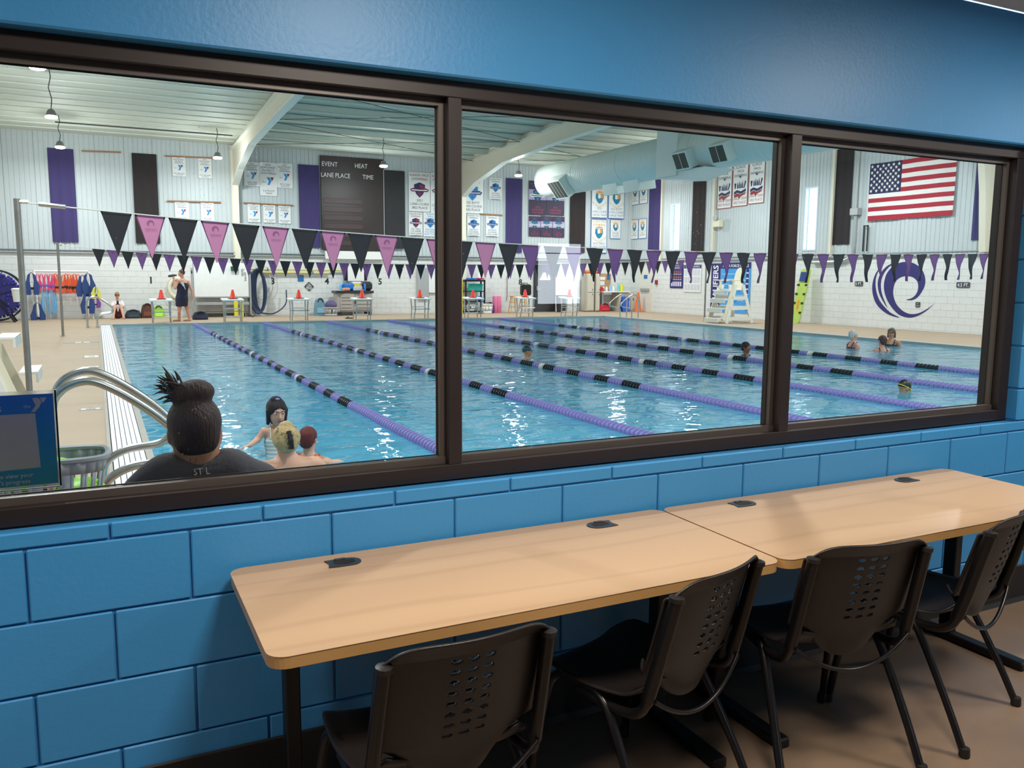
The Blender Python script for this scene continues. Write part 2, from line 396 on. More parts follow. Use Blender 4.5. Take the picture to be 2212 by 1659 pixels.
# ---- hall -------------------------------------------------------------------------------
YW, XW, XL = 30.8, 22.9, -5.2
CMZ = 2.28; EAVE = 6.35; SLOPE = 0.045
def roofz(y): return EAVE+SLOPE*(YW-y)
px0, px1, py0, py1 = 0.58, 18.6, 3.0, 26.3
GO = 0.36         # gutter width
ZW = -0.04; ZB = -1.35
dk = empty_struct('pool_deck')
d = MB()
d.box(XL, px0-GO, 0.2, YW+.2, -0.25, 0).box(px1+GO, XW+.2, 0.2, YW+.2, -0.25, 0).box(px0-GO, px1+GO, 0.2, py0-GO, -0.25, 0).box(px0-GO, px1+GO, py1+0.30, YW+.2, -0.25, 0)
d.obj('deck_slab', deckm, dk)
jn = MB()
for x in (-2.5, 3.5, 8.5, 13.5): jn.box(x, x+0.012, py1+0.31, YW, 0, 0.0008)
jn.obj('control_joint', mat('joint', (150, 135, 118), 0.8), dk)
cb = MB()
cb.box(px1, px1+GO, py0-GO, py1+0.3, -0.25, 0.012).box(px0-GO, px1, py0-GO, py0, -0.25, 0.012).box(px0-GO, px1, py1, py1+0.3, -0.25, 0.014)
cb.box(px0-GO, px0-GO+0.03, py0, py1, -0.25, 0.012).box(px0-0.06, px0, py0, py1, -0.25, 0.006).box(px0-GO+.03, px0-.06, py0, py1, -0.25, -0.10)
cb.obj('pool_curb', grey_c, dk)
# basin and water
poolm = mat('pale blue pool plaster', (196, 226, 236), 0.6, var=0.04, scale=0.6)
bs_ = empty_struct('pool_basin')
MB().box(px0, px1, py0, py1, ZB-0.1, ZB).box(px0-0.05, px0, py0, py1, ZB, -0.25).box(px1, px1+0.05, py0, py1, ZB, -0.25).box(px0, px1, py0-.05, py0, ZB, -.25).box(px0, px1, py1, py1+.05, ZB, -.25).box(px1,px1+0.02,py0,py1,-.25,-0.05).obj('basin_shell', poolm, bs_)
navy = mat('navy lane tile', (24, 36, 62), 0.5, var=0.1)
LX = [2.966+2.162*i for i in range(6)]
cent = [(px0+LX[0])/2+0.05]+[(LX[i]+LX[i+1])/2 for i in range(5)]+[LX[5]+1.08, LX[5]+3.25]
for c in cent:
    ln = MB(); ln.box(c-0.135, c+0.135, py0+1.5, py1-1.5, ZB, ZB+0.004).box(c-0.45, c+0.45, py0+1.4, py0+1.65, ZB, ZB+0.004).box(c-0.45, c+0.45, py1-1.65, py1-1.4, ZB, ZB+0.004)
    ln.obj('lane_stripe', navy, bs_)
    MB().box(c-0.12, c+0.12, py1-0.006, py1, -0.95, -0.3).obj('wall_target', navy, bs_)
wm = bpy.data.materials.new('pool water'); wm.use_nodes = True; N, L = nodes_of(wm); N.clear()
out = N.new('ShaderNodeOutputMaterial'); tc = N.new('ShaderNodeTexCoord'); mp = N.new('ShaderNodeMapping'); mp.inputs['Scale'].default_value = (0.75, 1.15, 1.0); mp.inputs['Rotation'].default_value = (0, 0, 0.45)
L.new(tc.outputs['Object'], mp.inputs[0])
n1 = N.new('ShaderNodeTexNoise'); n1.inputs['Scale'].default_value = 2.3; n1.inputs['Detail'].default_value = 2.0; n1.inputs['Distortion'].default_value = 0.8
n2 = N.new('ShaderNodeTexNoise'); n2.inputs['Scale'].default_value = 9; n2.inputs['Detail'].default_value = 2
L.new(mp.outputs[0], n1.inputs['Vector']); L.new(mp.outputs[0], n2.inputs['Vector'])
b1 = N.new('ShaderNodeBump'); b1.inputs['Strength'].default_value = 1.0; b1.inputs['Distance'].default_value = 0.026; L.new(n1.outputs['Fac'], b1.inputs['Height'])
b2 = N.new('ShaderNodeBump'); b2.inputs['Strength'].default_value = 1.0; b2.inputs['Distance'].default_value = 0.0045; L.new(n2.outputs['Fac'], b2.inputs['Height']); L.new(b1.outputs[0], b2.inputs['Normal'])
rf = N.new('ShaderNodeBsdfRefraction'); rf.inputs['IOR'].default_value = 1.33; rf.inputs['Roughness'].default_value = 0.0; rf.inputs[0].default_value = (0.62, 0.93, 1.0, 1)
gl = N.new('ShaderNodeBsdfGlossy'); gl.inputs['Roughness'].default_value = 0.04
fr = N.new('ShaderNodeFresnel'); fr.inputs['IOR'].default_value = 1.33
# light scattered back by the body of slightly cloudy pool water
sc_ = N.new('ShaderNodeBsdfDiffuse'); sc_.inputs[0].default_value = (*s2l((96, 204, 244)), 1)
for q_ in (rf, gl, fr): L.new(b2.outputs[0], q_.inputs['Normal'])
mb_ = N.new('ShaderNodeMixShader'); mb_.inputs[0].default_value = 0.52; L.new(rf.outputs[0], mb_.inputs[1]); L.new(sc_.outputs[0], mb_.inputs[2])
mxs = N.new('ShaderNodeMixShader'); L.new(fr.outputs[0], mxs.inputs[0]); L.new(mb_.outputs[0], mxs.inputs[1]); L.new(gl.outputs[0], mxs.inputs[2])
L.new(mxs.outputs[0], out.inputs[0])
wt = MB().add([(px0, py0, ZW), (px1, py0, ZW), (px1, py1, ZW), (px0, py1, ZW)], [(0, 1, 2, 3)]).obj('pool_water', wm); struct(wt)

# gutter grating: strips of white plastic bars
gt_ = empty_struct('pool_gutter')
gmat = mat('white grating', (238, 242, 248), 0.45, var=0.02)
gx0, gx1 = px0-GO+0.035, px0-0.065; nst = 6; gw = (gx1-gx0)/nst
seg = 0.5; ny = int((py1-py0)/seg)
gme = MB()
gme.bbox(0.003, gw-0.003, 0.004, seg-0.004, -0.03, 0.0, 0.002)
gme = gme.data('grate_bar', gmat)
ky = 0
for j in range(ny):
    for i in range(nst): inst(gme, 'grate_bar', gt_, (gx0+i*gw, py0+j*seg, 0.012))

# far wall
wfar = empty_struct('wall_far'); joint = mat('masonry joint', (214, 217, 214), 0.8)
MB().box(XL, XW+0.2, YW+0.012, YW+0.2, 0, CMZ).box(XL, XW+.2, YW+0.08, YW+0.2, CMZ, 7.9).obj('wall_core', joint, wfar)
def blockfield(U0, U1, ztop, nrow, ph, put):
    for r in range(nrow):
        z1 = ztop-r*B; z0 = max(z1-B, 0.0)
        x = U0+(B if (r+ph) % 2 else 0)-2*B
        while x < U1:
            a, b = max(x, U0), min(x+2*B, U1)
            if b-a > 0.04: put(a, b, z0, z1)
            x += 2*B
bb = MB(); blockfield(XL, XW, CMZ, 12, 0, lambda a, b, z0, z1: bb.box(a+.003, b-.003, YW, YW+.012, z0+.003, z1-.003))
o = bb.obj('block_field', white_w, wfar); o['kind'] = 'stuff'
# ribbed siding panels
def sidingpanel(w, h, nr=6):
    m = MB(); step = w/nr; prof = []
    for i in range(nr):
        x = i*step; prof += [(x+0.004, 0.0), (x+step*0.82, 0.0), (x+step*0.87, 0.014), (x+step*0.96, 0.014)]
    prof.append((w-0.001, 0.0))
    vs = [(x, y, z) for z in (0, h) for x, y in prof]; n = len(prof)
    m.add(vs, [(i, i+1, n+i+1, n+i) for i in range(n-1)])
    return m.data('siding_panel', siding)
pw = 0.93; hf = roofz(YW)-CMZ
sp = sidingpanel(pw, hf); x = XL
while x < XW: inst(sp, 'siding_panel', wfar, (x, YW+0.02, CMZ)); x += pw
lg = MB(); lg.bbox(XL, XW, YW-0.10, YW+0.08, CMZ-0.01, CMZ+0.03, 0.005).bbox(XL, XW, YW-0.05, YW+0.02, CMZ+0.09, CMZ+0.12, 0.005)
lg.obj('ledge_flashing', aluw, wfar)
# right wall
wr = empty_struct('wall_hall_right')
def rwz(y): return roofz(y)
mrw = MB().box(XW+0.012, XW+0.2, 0.2, YW+0.1, 0, CMZ); mrw.obj('wall_core', joint, wr)
blk = {}; cnt = [0]; rest = MB()
allb = []
blockfield(0.2, YW, CMZ, 12, 1, lambda a, b, z0, z1: allb.append((a, b, z0, z1)))
vis = sorted([q for q in allb if q[1] > 13.4], key=lambda q: q[0])
near300 = set(vis[:290])
for q in allb:
    a, b, z0, z1 = q
    if q in near300:
        k = (round(b-a, 3), round(z1-z0, 3))
        if k not in blk: blk[k] = MB().bbox(0, 0.014, -k[0]/2+.002, k[0]/2-.002, -k[1]/2+.002, k[1]/2-.002, 0.002).data('block', white_w)
        inst(blk[k], 'block', wr, (XW, (a+b)/2, (z0+z1)/2))
    else: rest.box(XW, XW+.012, a+.003, b-.003, z0+.003, z1-.003)
o = rest.obj('block_field', white_w, wr); o['kind'] = 'stuff'
# two slit windows in the siding of the right wall
wins = []
for k_, (pa, pb, pt, pb_) in enumerate(((1449, 1470, 440, 541), (1736.7, 1765.6, 404, 541.6))):
    pc = (pa+pb)/2; yA = at(pb, 480, X=XW)[1]; yB = at(pa, 480, X=XW)[1]; zT = at(pc, pt, X=XW)[2]; zB = at(pc, pb_, X=XW)[2]
    wins.append((yA, yB, max(zB, CMZ+0.15), zT))
def in_win(y0, y1):
    return [w for w in wins if w[0] < y1-1e-3 and w[1] > y0+1e-3]
edges = sorted(set([0.2, YW]+[w for q in wins for w in q[:2]]))
y = 0.2
while y < YW-1e-3:
    y1 = min(y+pw, YW)
    for e in edges:
        if y+1e-3 < e < y1-1e-3: y1 = e; break
    ws = in_win(y, y1); zt = rwz((y+y1)/2)+0.05; w_ = y1-y
    spans = [(CMZ, zt)] if not ws else [(CMZ, ws[0][2]), (ws[0][3], zt)]
    for a, b in spans:
        nr = max(1, round(w_/0.155)); me = sidingpanel(w_, b-a, nr); inst(me, 'siding_panel', wr, (XW, y+w_, a), (0, 0, -PI/2))
        inst(MB().box(XW+.05, XW+.2, y, y1, a, b).data('backing_panel', joint), 'backing_panel', wr)
    y = y1
MB().bbox(XW-0.08, XW+0.02, 0.2, YW, CMZ-0.01, CMZ+0.03, 0.005).bbox(XW-0.035, XW+0.03, 0.2, YW, CMZ+0.1, CMZ+0.135, 0.005).obj('ledge_flashing', aluw, wr)
for i, (a, b, z0, z1) in enumerate(wins):
    wo = empty_struct('window_%d' % (i+2)); fr_ = MB(); t = 0.05
    fr_.box(XW-0.02, XW+0.16, a, a+t, z0, z1).box(XW-0.02, XW+.16, b-t, b, z0, z1).box(XW-.02, XW+.16, a+t, b-t, z1-t, z1).box(XW-.02, XW+.16, a+t, b-t, z0, z0+t)
    fr_.obj('window_frame', mat('blue white frame', (214, 226, 240), 0.5), wo)
    MB().box(XW+0.1, XW+0.106, a+t, b-t, z0+t, z1-t).obj('pane', gm, wo)
# wall posts and eave angle on the right wall
for i, px in enumerate((1428.5, 1541, 1796)):
    yy = at(px, 460, X=XW-0.1)[1]; struct(MB().bbox(XW-0.12, XW, yy-0.05, yy+0.05, CMZ+0.03, rwz(yy)-0.02, 0.004).obj('trim_%d' % (i+1), steelw))
MB().beam((XW-0.07, 0.2, rwz(0.2)-0.12), (XW-0.07, YW, rwz(YW)-0.12), 0.14, 0.2).obj('eave_angle', steelw, wr)
# enclosing walls out of sight
hw = mat('hall white wall', (205, 210, 208), 0.7)
struct(MB().box(XL-.1, XL, 0.2, YW+.2, 0, 8.3).obj('wall_hall_left', hw))
struct(MB().box(XL-.1, -3.0, 0.1, 0.2, 0, 8.3).box(-3.0, 7.0, 0.1, 0.2, 2.75, 8.3).box(7.0, XW+.2, 0.1, 0.2, 0, 8.3).obj('wall_hall_near', hw))
# roof: facing, purlins, rigid frames
rc = empty_struct('ceiling_hall')
m_ = MB(); t_ = 0.12
m_.add([(XL-.2, 0, roofz(0)), (XW+.3, 0, roofz(0)), (XW+.3, YW+.2, roofz(YW+.2)), (XL-.2, YW+.2, roofz(YW+.2)), (XL-.2, 0, roofz(0)+t_), (XW+.3, 0, roofz(0)+t_), (XW+.3, YW+.2, roofz(YW+.2)+t_), (XL-.2, YW+.2, roofz(YW+.2)+t_)], [(0, 3, 2, 1), (4, 5, 6, 7), (0, 1, 5, 4), (2, 3, 7, 6), (1, 2, 6, 5), (0, 4, 7, 3)])
m_.obj('roof_facing', roofm, rc)
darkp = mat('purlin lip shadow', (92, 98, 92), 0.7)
FX = [-4.15, 5.0, 14.15]
y = YW-1.45
while y > 1.0:
    z = roofz(y)
    m_ = MB().mat(0).box(5.05, XW, y-0.006, y+0.006, z-0.20, z).box(5.05, XW, y-0.095, y+0.006, z-0.212, z-0.2).box(5.05, XW, y-0.006, y+0.06, z-0.014, z-0.002)
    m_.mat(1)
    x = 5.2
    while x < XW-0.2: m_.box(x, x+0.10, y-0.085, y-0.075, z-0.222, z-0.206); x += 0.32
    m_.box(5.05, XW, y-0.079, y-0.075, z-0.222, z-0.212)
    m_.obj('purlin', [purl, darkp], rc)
    for dy in (0, 0.72):
        MB().bbox(XL, 4.95, y+dy-0.022, y+dy+0.022, roofz(y+dy)-0.03, roofz(y+dy)+0.0, 0.004).obj('batten', purl, rc)
    y -= 1.45
ix = 0
for x in FX:
    fo = empty_struct('rigid_frame', (x, 0, 0))
    yc = YW-0.42; hz = 5.0
    w = MB()
    # column: web and flanges, then tapered rafter rising towards the camera wall
    w.box(-0.01, 0.01, YW-0.42, YW-0.03, 0, hz)
    w.box(-0.10, 0.10, YW-0.44, YW-0.42, 0, 4.85).box(-0.10, 0.10, YW-0.05, YW-0.03, 0, roofz(YW)-0.02)
    prof = [(YW-0.43, 4.85), (YW-1.7, 5.30), (YW-4.3, 5.80), (YW-8.5, 5.98), (15, 6.15), (0.3, 6.7)]
    top = [(0.3, roofz(0.3)-0.02), (YW-0.03, roofz(YW)-0.02), (YW-0.03, 4.85)]
    w.prism(prof+top, -0.012, 0.012, lambda u, v, h: (h, u, v))
    w.obj('frame_web', steelw, fo)
    fl = MB()
    for (ya, za), (yb, zb) in zip(prof[:-1], prof[1:]): fl.beam((0, ya, za), (0, yb, zb), 0.24, 0.022)
    fl.beam((0, 0.3, roofz(.3)-.21), (0, YW-.03, roofz(YW)-.21), 0.24, 0.02)
    fl.obj('frame_flange', purl, fo)
for xa, ya, xb, yb in ((5.1, 29.2, 14.05, 25.0), (5.1, 25.0, 14.05, 29.2), (5.1, 25.0, 14.05, 20.6), (5.1, 20.6, 14.05, 25.0), (14.25, 29.2, 22.7, 25.0), (14.25, 25.0, 22.7, 29.2)):
    MB().tube([(xa, ya, roofz(ya)-0.26), (xb, yb, roofz(yb)-0.26)], 0.011, 5).obj('brace_rod', darkp, rc)
# sloped brace beam against the right wall, seen at the edge of the window
yy = at(2118, 400, X=XW-0.5)[1]
struct(MB().prism([(XW, roofz(yy)-0.1), (XW-1.1, roofz(yy)-0.25), (XW-0.62, 5.2), (XW-0.40, 4.0), (XW-0.22, 2.35), (XW, 2.35)], yy-0.1, yy+0.1, lambda u, v, h: (u, h, v)).obj('trim_4', steelw))
# ================================================================== ROOM FURNITURE
wood = mat('maple laminate', (226, 186, 142), 0.36, var=0.05, scale=2, spec=0.4)
N, L = nodes_of(wood); b_ = N['Principled BSDF']; tc = N.new('ShaderNodeTexCoord'); mp = N.new('ShaderNodeMapping'); mp.inputs['Scale'].default_value = (0.9, 7.0, 1)
wv = N.new('ShaderNodeTexWave'); wv.wave_type = 'BANDS'; wv.bands_direction = 'Y'; wv.inputs['Scale'].default_value = 0.35; wv.inputs['Distortion'].default_value = 14; wv.inputs['Detail'].default_value = 3; wv.inputs['Detail Scale'].default_value = 0.7
L.new(tc.outputs['Object'], mp.inputs[0]); L.new(mp.outputs[0], wv.inputs[0])
cr = N.new('ShaderNodeValToRGB'); cr.color_ramp.elements[0].position = 0.0; cr.color_ramp.elements[1].position = 0.12; cr.color_ramp.elements[0].color = (*[v*0.95 for v in s2l((178, 146, 114))], 1); cr.color_ramp.elements[1].color = (*s2l((181, 149, 117)), 1)
L.new(wv.outputs['Fac'], cr.inputs[0]); L.new(cr.outputs[0], b_.inputs['Base Color'])
edge = mat('tan plastic edge', (176, 136, 86), 0.35)
grom = mat('dark grey plastic', (44, 46, 50), 0.4)
holem = mat('cable hole shadow', (14, 10, 8), 0.9)

def make_table(x0, x1, label, w, grs):
    y0, y1 = -0.655, -0.018; T = 0.737; cx, cyy = (x0+x1)/2, (y0+y1)/2
    t = thing('training_table', (cx, cyy, 0), label, 'table', 'wood-topped tables under the window')
    a, b, c, d = x0-cx, x1-cx, y0-cyy, y1-cyy; up = lambda u, v, h: (u, v, h)
    MB().prism(rrect(a, b, c, d, 0.045, 6), T-0.0012, T, up).obj('tabletop', wood, t)
    MB().prism(rrect(a+0.001, b-0.001, c+0.001, d-0.001, 0.045, 6), T-0.030, T-0.0012, up).obj('table_edge', edge, t)
    for i, gx in enumerate(grs):
        gx -= cx; gy = d-0.085; s = 1 if i == 0 else -1
        g = MB().prism([(gx-0.05*s, gy-0.03), (gx-0.043*s, gy), (gx-0.05*s, gy+0.03), (gx-0.02*s, gy+0.033), (gx+0.02*s, gy+0.033)]+[(gx+s*(0.02+0.033*math.sin(k*PI/8)), gy+0.033*math.cos(k*PI/8)) for k in range(1, 8)]+[(gx+0.02*s, gy-0.033), (gx-0.02*s, gy-0.033)], T, T+0.003, up).obj('grommet', grom, t)
        MB().prism([(gx-0.028*s, gy-0.012), (gx-0.028*s, gy+0.016), (gx+0.002*s, gy+0.024), (gx+0.034*s, gy+0.012), (gx+0.034*s, gy-0.012), (gx+0.006*s, gy-0.02)], T+0.003, T+0.0036, up).obj('cable_hole', holem, g)
        MB().prism([(gx-0.02*s, gy+0.014), (gx+0.012*s, gy+0.020), (gx+0.012*s, gy+0.03), (gx-0.02*s, gy+0.03)], T+0.0036, T+0.006, up).obj('flap', grom, g)
    for lx in (a+0.145 if x0 < 1 else a+0.19, b-0.075):
        lg = MB().bbox(lx-0.021, lx+0.021, 0.165, 0.225, 0.03, T-0.05, 0.004).obj('leg', black_m, t)
        MB().bbox(lx-0.028, lx+0.028, c+0.155, d-0.01, 0.0, 0.035, 0.006).obj('foot', black_m, t)
        MB().bbox(lx-0.02, lx+0.02, c+0.06, d-0.04, T-0.052, T-0.03, 0.004).obj('top_bracket', black_m, t)
    MB().bbox(a+0.11, b-0.1, 0.06, 0.08, T-0.075, T-0.031, 0.003).obj('crossbar', black_m, t)
    return t
make_table(0.505, 2.018, 'maple-topped table on black legs, nearer of the two under the window', 0, (0.80+0.02, 1.72))
make_table(2.026, 3.60, 'maple-topped table on black legs, farther right of the two under the window', 0, (2.35, 3.24))

# ---- stacking chair
chm = mat('black moulded plastic', (29, 24, 23), 0.42, var=0.1, bump=0.12, bscale=300, spec=0.5)
cht = mat('black painted tube', (26, 23, 24), 0.3, metal=0.3, var=0.12, spec=0.5)
def back_surf(u, v):
    # u across, v from bottom (0) to top (1): shell curved round the sitter, corners rounded, bottom narrowed
    s = (u-0.5)*2
    z = 0.405+0.40*v
    hw_ = 0.215 if v > 0.4 else 0.215-0.055*((0.4-v)/0.4)**2.0
    # round the top corners
    zc = z
    if v > 0.86: zc = z - (abs(s)**6)*0.045*((v-0.86)/0.14)
    if v < 0.3: zc = z + (abs(s)**2.6)*0.135*((0.3-v)/0.3)
    x = s*hw_*(1-0.02*v)
    y = -0.205-0.095*(v**1.1) + 0.050*(s*s) + (0.02*(1-v)**3) - 0.018*max(0, (v-0.9)/0.1)
    return (x, y, zc)
NU, NV = 150, 130
def hole(u, v):
    for c in range(3):
        for r in range(8):
            cu = 0.5+(c-1)*0.098+0.012*(r-3.5)*0; cv = 0.36+r*0.072
            if ((u-cu)/0.031)**2+((v-cv)/0.0165)**2 < 1: return True
    return False
def seat_surf(u, v):
    s = (u-0.5)*2; hw_ = 0.205+0.025*math.sin(PI*min(1, v*1.0))
    if v > 0.85: hw_ *= math.sqrt(max(0.05, 1-((v-0.85)/0.15)**2*0.35))
    if v < 0.15: hw_ *= math.sqrt(max(0.05, 1-((0.15-v)/0.15)**2*0.3))
    y = -0.19+0.43*v
    z = 0.435 + 0.02*abs(s)**3 - 0.018*math.sin(PI*v) - (0.05*((v-0.8)/0.2)**2 if v > 0.8 else 0) + (0.05*((0.2-v)/0.2)**2 if v < 0.2 else 0)
    return (s*hw_, y, z)
def make_chair(loc, rz, label):
    t = thing('stacking_chair', loc, label, 'chair', 'black stacking chairs at the tables', rz)
    o = MB().grid(back_surf, NU, NV, hole).obj('backrest', chm, t, smooth=60); md = o.modifiers.new('s', 'SOLIDIFY'); md.thickness = 0.007; md.offset = 0
    o = MB().grid(seat_surf, 26, 28).obj('seat', chm, t, smooth=60); md = o.modifiers.new('s', 'SOLIDIFY'); md.thickness = 0.008; md.offset = 0
    for s in (-1, 1):
        x = 0.205*s
        rl = curve_pts([(0.255*s, -0.26, 0.012), (0.243*s, -0.19, 0.16), (0.224*s, -0.09, 0.345), (0.213*s, -0.035, 0.410), (x, 0.05, 0.424)], 5)
        MB().tube([tuple(p) for p in rl], 0.0125, 10, sy=1.15).obj('leg', cht, t, smooth=50)
        flg = curve_pts([(x, 0.05, 0.424), (0.208*s, 0.125, 0.418), (0.218*s, 0.165, 0.36), (0.232*s, 0.20, 0.18), (0.24*s, 0.225, 0.012)], 5)
        MB().tube([tuple(p) for p in flg], 0.0125, 10, sy=1.15).obj('leg', cht, t, smooth=50)
        for yy, xx in ((-0.262, 0.2555), (0.226, 0.2405)): MB().lathe([(0.017, 0), (0.018, 0.004), (0.0165, 0.032)], (xx*s, yy, 0), 10).obj('foot_cap', black_r, t, smooth=40)
        up = curve_pts([(0.207*s, 0.05, 0.400), (0.215*s, -0.10, 0.395), (0.216*s, -0.175, 0.42), (0.210*s, -0.205, 0.50), (0.206*s, -0.240, 0.64), (0.202*s, -0.270, 0.762)], 5)
        MB().tube([tuple(p) for p in up], [0.012 if p[2] < 0.46 else 0.0165 for p in up], 10, sy=1.25).obj('back_post', cht, t, smooth=50)
        MB().lathe([(0.014, 0.0), (0.019, 0.004), (0.019, 0.016), (0.010, 0.02)], (0.202*s, -0.270, 0.75), 10, sx=1.0, sy=1.2).obj('post_socket', chm, t, smooth=40)
    MB().tube([(-0.205, 0.0, 0.405), (0.205, 0.0, 0.405)], 0.010, 8).tube([(-0.21, 0.14, 0.40), (0.21, 0.14, 0.40)], 0.009, 8).obj('seat_rail', cht, t, smooth=50)
    hp = [(0.208*s_, -0.20+0.0*abs(s_), 0.46-0.085*(1-s_*s_)) for s_ in [k/8-1 for k in range(17)]]
    hp = [(p[0], -0.215-0.015*(1-(p[0]/0.208)**2), p[2]) for p in hp]
    MB().tube(hp, 0.007, 8).obj('back_hoop', cht, t, smooth=50)
    return t
make_chair((0.90, -0.575, 0), math.radians(2), 'black plastic stacking chair, nearest, tucked squarely under the nearer table')
make_chair((1.615, -0.485, 0), math.radians(18), 'black plastic stacking chair turned askew across the gap between the tables')
make_chair((2.305, -0.50, 0), math.radians(-10), 'black plastic stacking chair with its back to the farther table front, second from right')
make_chair((2.90, -0.475, 0), math.radians(16), 'black plastic stacking chair at the right edge, blue wall seen through its slots')

# ---- poster in a clear holder taped to the glass
p = thing('poster_holder', (-0.03, 0.116, 1.0), 'blue swim lesson notice in a clear holder on the window', 'sign')
pf = mat('poster blue', (38, 128, 196), 0.5); pg = mat('poster teal', (30, 150, 170), 0.5); pw_ = mat('poster white', (236, 232, 228), 0.6)
N, L = nodes_of(pf); b_ = N['Principled BSDF']; tc = N.new('ShaderNodeTexCoord'); sx_ = N.new('ShaderNodeSeparateXYZ'); cr = N.new('ShaderNodeValToRGB')
cr.color_ramp.elements[0].color = (*s2l((26, 150, 168)), 1); cr.color_ramp.elements[1].color = (*s2l((44, 118, 200)), 1)
mr = N.new('ShaderNodeMapRange'); mr.inputs[1].default_value = 0.0; mr.inputs[2].default_value = 0.27; L.new(tc.outputs['Object'], sx_.inputs[0]); L.new(sx_.outputs[2], mr.inputs[0]); L.new(mr.outputs[0], cr.inputs[0]); L.new(cr.outputs[0], b_.inputs['Base Color'])
translucent(pf, .6); translucent(pw_, .55)
acr = mat('clear acrylic', (235, 235, 235), 0.08, trans=1.0)
FPO = lambda u, v, h: (u, -h, v)
MB().box(-0.14, 0.113, -0.0015, 0.0, 0.008, 0.258).obj('printed_sheet', pf, p)
MB().flat([(-0.10, 0.052), (0.073, 0.056), (0.068, 0.206), (-0.10, 0.206)], 0.0022).obj('blank_square', pw_, p)
MB().text('AQUATICS', -0.060, 0.2375, 0.0125, d=0.0022, bold=.02).text('LESSONS', -0.045, 0.2215, 0.0125, d=0.0022, bold=.02).obj('title_lettering', pw_, p)
MB().text('Scan to view your', -0.005, 0.038, 0.0115, d=0.0022, bold=.015).text("child's progress", -0.005, 0.021, 0.0115, d=0.0022, bold=.015).obj('caption_lettering', pw_, p)
tx = MB(); tx.text('the', 0.050, 0.2265, 0.009, d=0.0022)
tx.flat([(0.063, 0.248), (0.077, 0.248), (0.085, 0.237), (0.079, 0.2225), (0.068, 0.2095), (0.058, 0.2095), (0.070, 0.2265)], 0.0022).flat([(0.081, 0.248), (0.098, 0.248), (0.088, 0.233)], 0.0022)
tx.obj('emblem', pw_, p)
hd = MB()
hd.box(-0.145, 0.121, -0.0045, -0.003, -0.002, 0.268)
hd.obj('holder_front', acr, p)
MB().box(0.1165, 0.121, -0.003, 0.0, 0.0, 0.268).box(-0.145, 0.1165, -0.003, 0.0, -0.004, 0.0).obj('holder_edge', mat('frosted acrylic edge', (214, 216, 218), 0.3), p)
MB().prism([(-0.05, 0.262), (-0.032, 0.262), (-0.034, 0.30), (-0.05, 0.30)], 0.0045, 0.0052).obj('tape', mat('clear tape', (220, 214, 206), 0.4), p)

# ---- room lights: recessed ceiling panels
emr = mat('lamp diffuser warm', (255, 240, 215), 0.5, emis=(255, 236, 206), estr=3.0)
for i, (x, y, pwr) in enumerate(((1.2, -1.5, 1.0), (4.0, -1.5, 0.9), (-1.4, -1.5, 0.7), (6.3, -1.5, 0.6))):
    t = thing('ceiling_light', (x, y, 2.75), ['flat ceiling light panel above the nearer table', 'flat ceiling light panel above the farther table', 'flat ceiling light panel over the left end of the room', 'flat ceiling light panel at the right end of the room'][i], 'ceiling light', 'room ceiling lights')
    MB().box(-0.31, 0.31, -0.31, 0.31, -0.012, 0.0).obj('housing', white_p, t)
    MB().box(-0.28, 0.28, -0.28, 0.28, -0.014, -0.012).obj('diffuser', emr, t)
    area('room_lamp', (0, 0, -0.03), 0.55, ROOM_LAMP*pwr, (1.0, 0.90, 0.78), parent=t)
# ================================================================== THE POOL HALL
# ---- lamps
led = mat('white lamp lens', (255, 255, 255), 0.4, emis=(246, 250, 255), estr=60.0)
lh = mat('lamp housing', (120, 120, 118), 0.5)
wirem = mat('dark lamp wire', (70, 72, 70), 0.6)
where = ['over the left deck by the far wall', 'over the left deck, second from the far wall', 'over the left deck, third from the far wall', 'over the left deck, fourth from the far wall', 'over the left deck nearest the window',
         'by the steel column over lane one', 'in front of the black scoreboard', 'over the small purple team banner', 'in the far right corner by the crest banners', 'under the duct by the right wall', 'over the right deck by the wave mural', 'over the right deck by the flag', 'over the right deck nearest the window',
         'above the near deck, left', 'above the near deck, middle', 'above the near deck, right']
for i, (x, y) in enumerate(LAMPS):
    t = thing('high_bay_lamp', (x, y, LAMP_Z), 'bright high-bay lamp hanging '+where[i], 'lamp', 'high-bay lamps around the pool')
    MB().lathe([(0.05, 0.16), (0.08, 0.14), (0.11, 0.06), (0.13, 0.02), (0.13, 0.0)], (0, 0, 0.01), 16).obj('housing', lh, t, smooth=40)
    MB().lathe([(0.125, 0.008), (0.15, -0.02), (0.12, -0.05), (0.05, -0.06)], (0, 0, 0), 16).obj('lens', led, t)
    zt = roofz(y)-0.004-LAMP_Z
    MB().tube([(0, 0, 0.16), (0.03, 0.01, 0.16+(zt-.16)*.25), (-0.03, 0, 0.16+(zt-.16)*.5), (0.03, 0.01, 0.16+(zt-.16)*.75), (0, 0, zt)], 0.012, 6).obj('wire', wirem, t)
    point('hall_lamp_glow', (0, 0, -0.20), 0.10, HALL_GLOW, (0.95, 0.98, 1.0), t)
    area('hall_lamp', (0, 0, -0.09), 0.3, HALL_LAMP, (0.95, 0.98, 1.0), parent=t)
tag(MB().tube([(-0.7, 27.95, 6.25), (4.6, 27.95, 6.25)], 0.02, 6).obj('conduit', wirem), 'thin dark conduit running under the ceiling to the steel column', 'conduit')

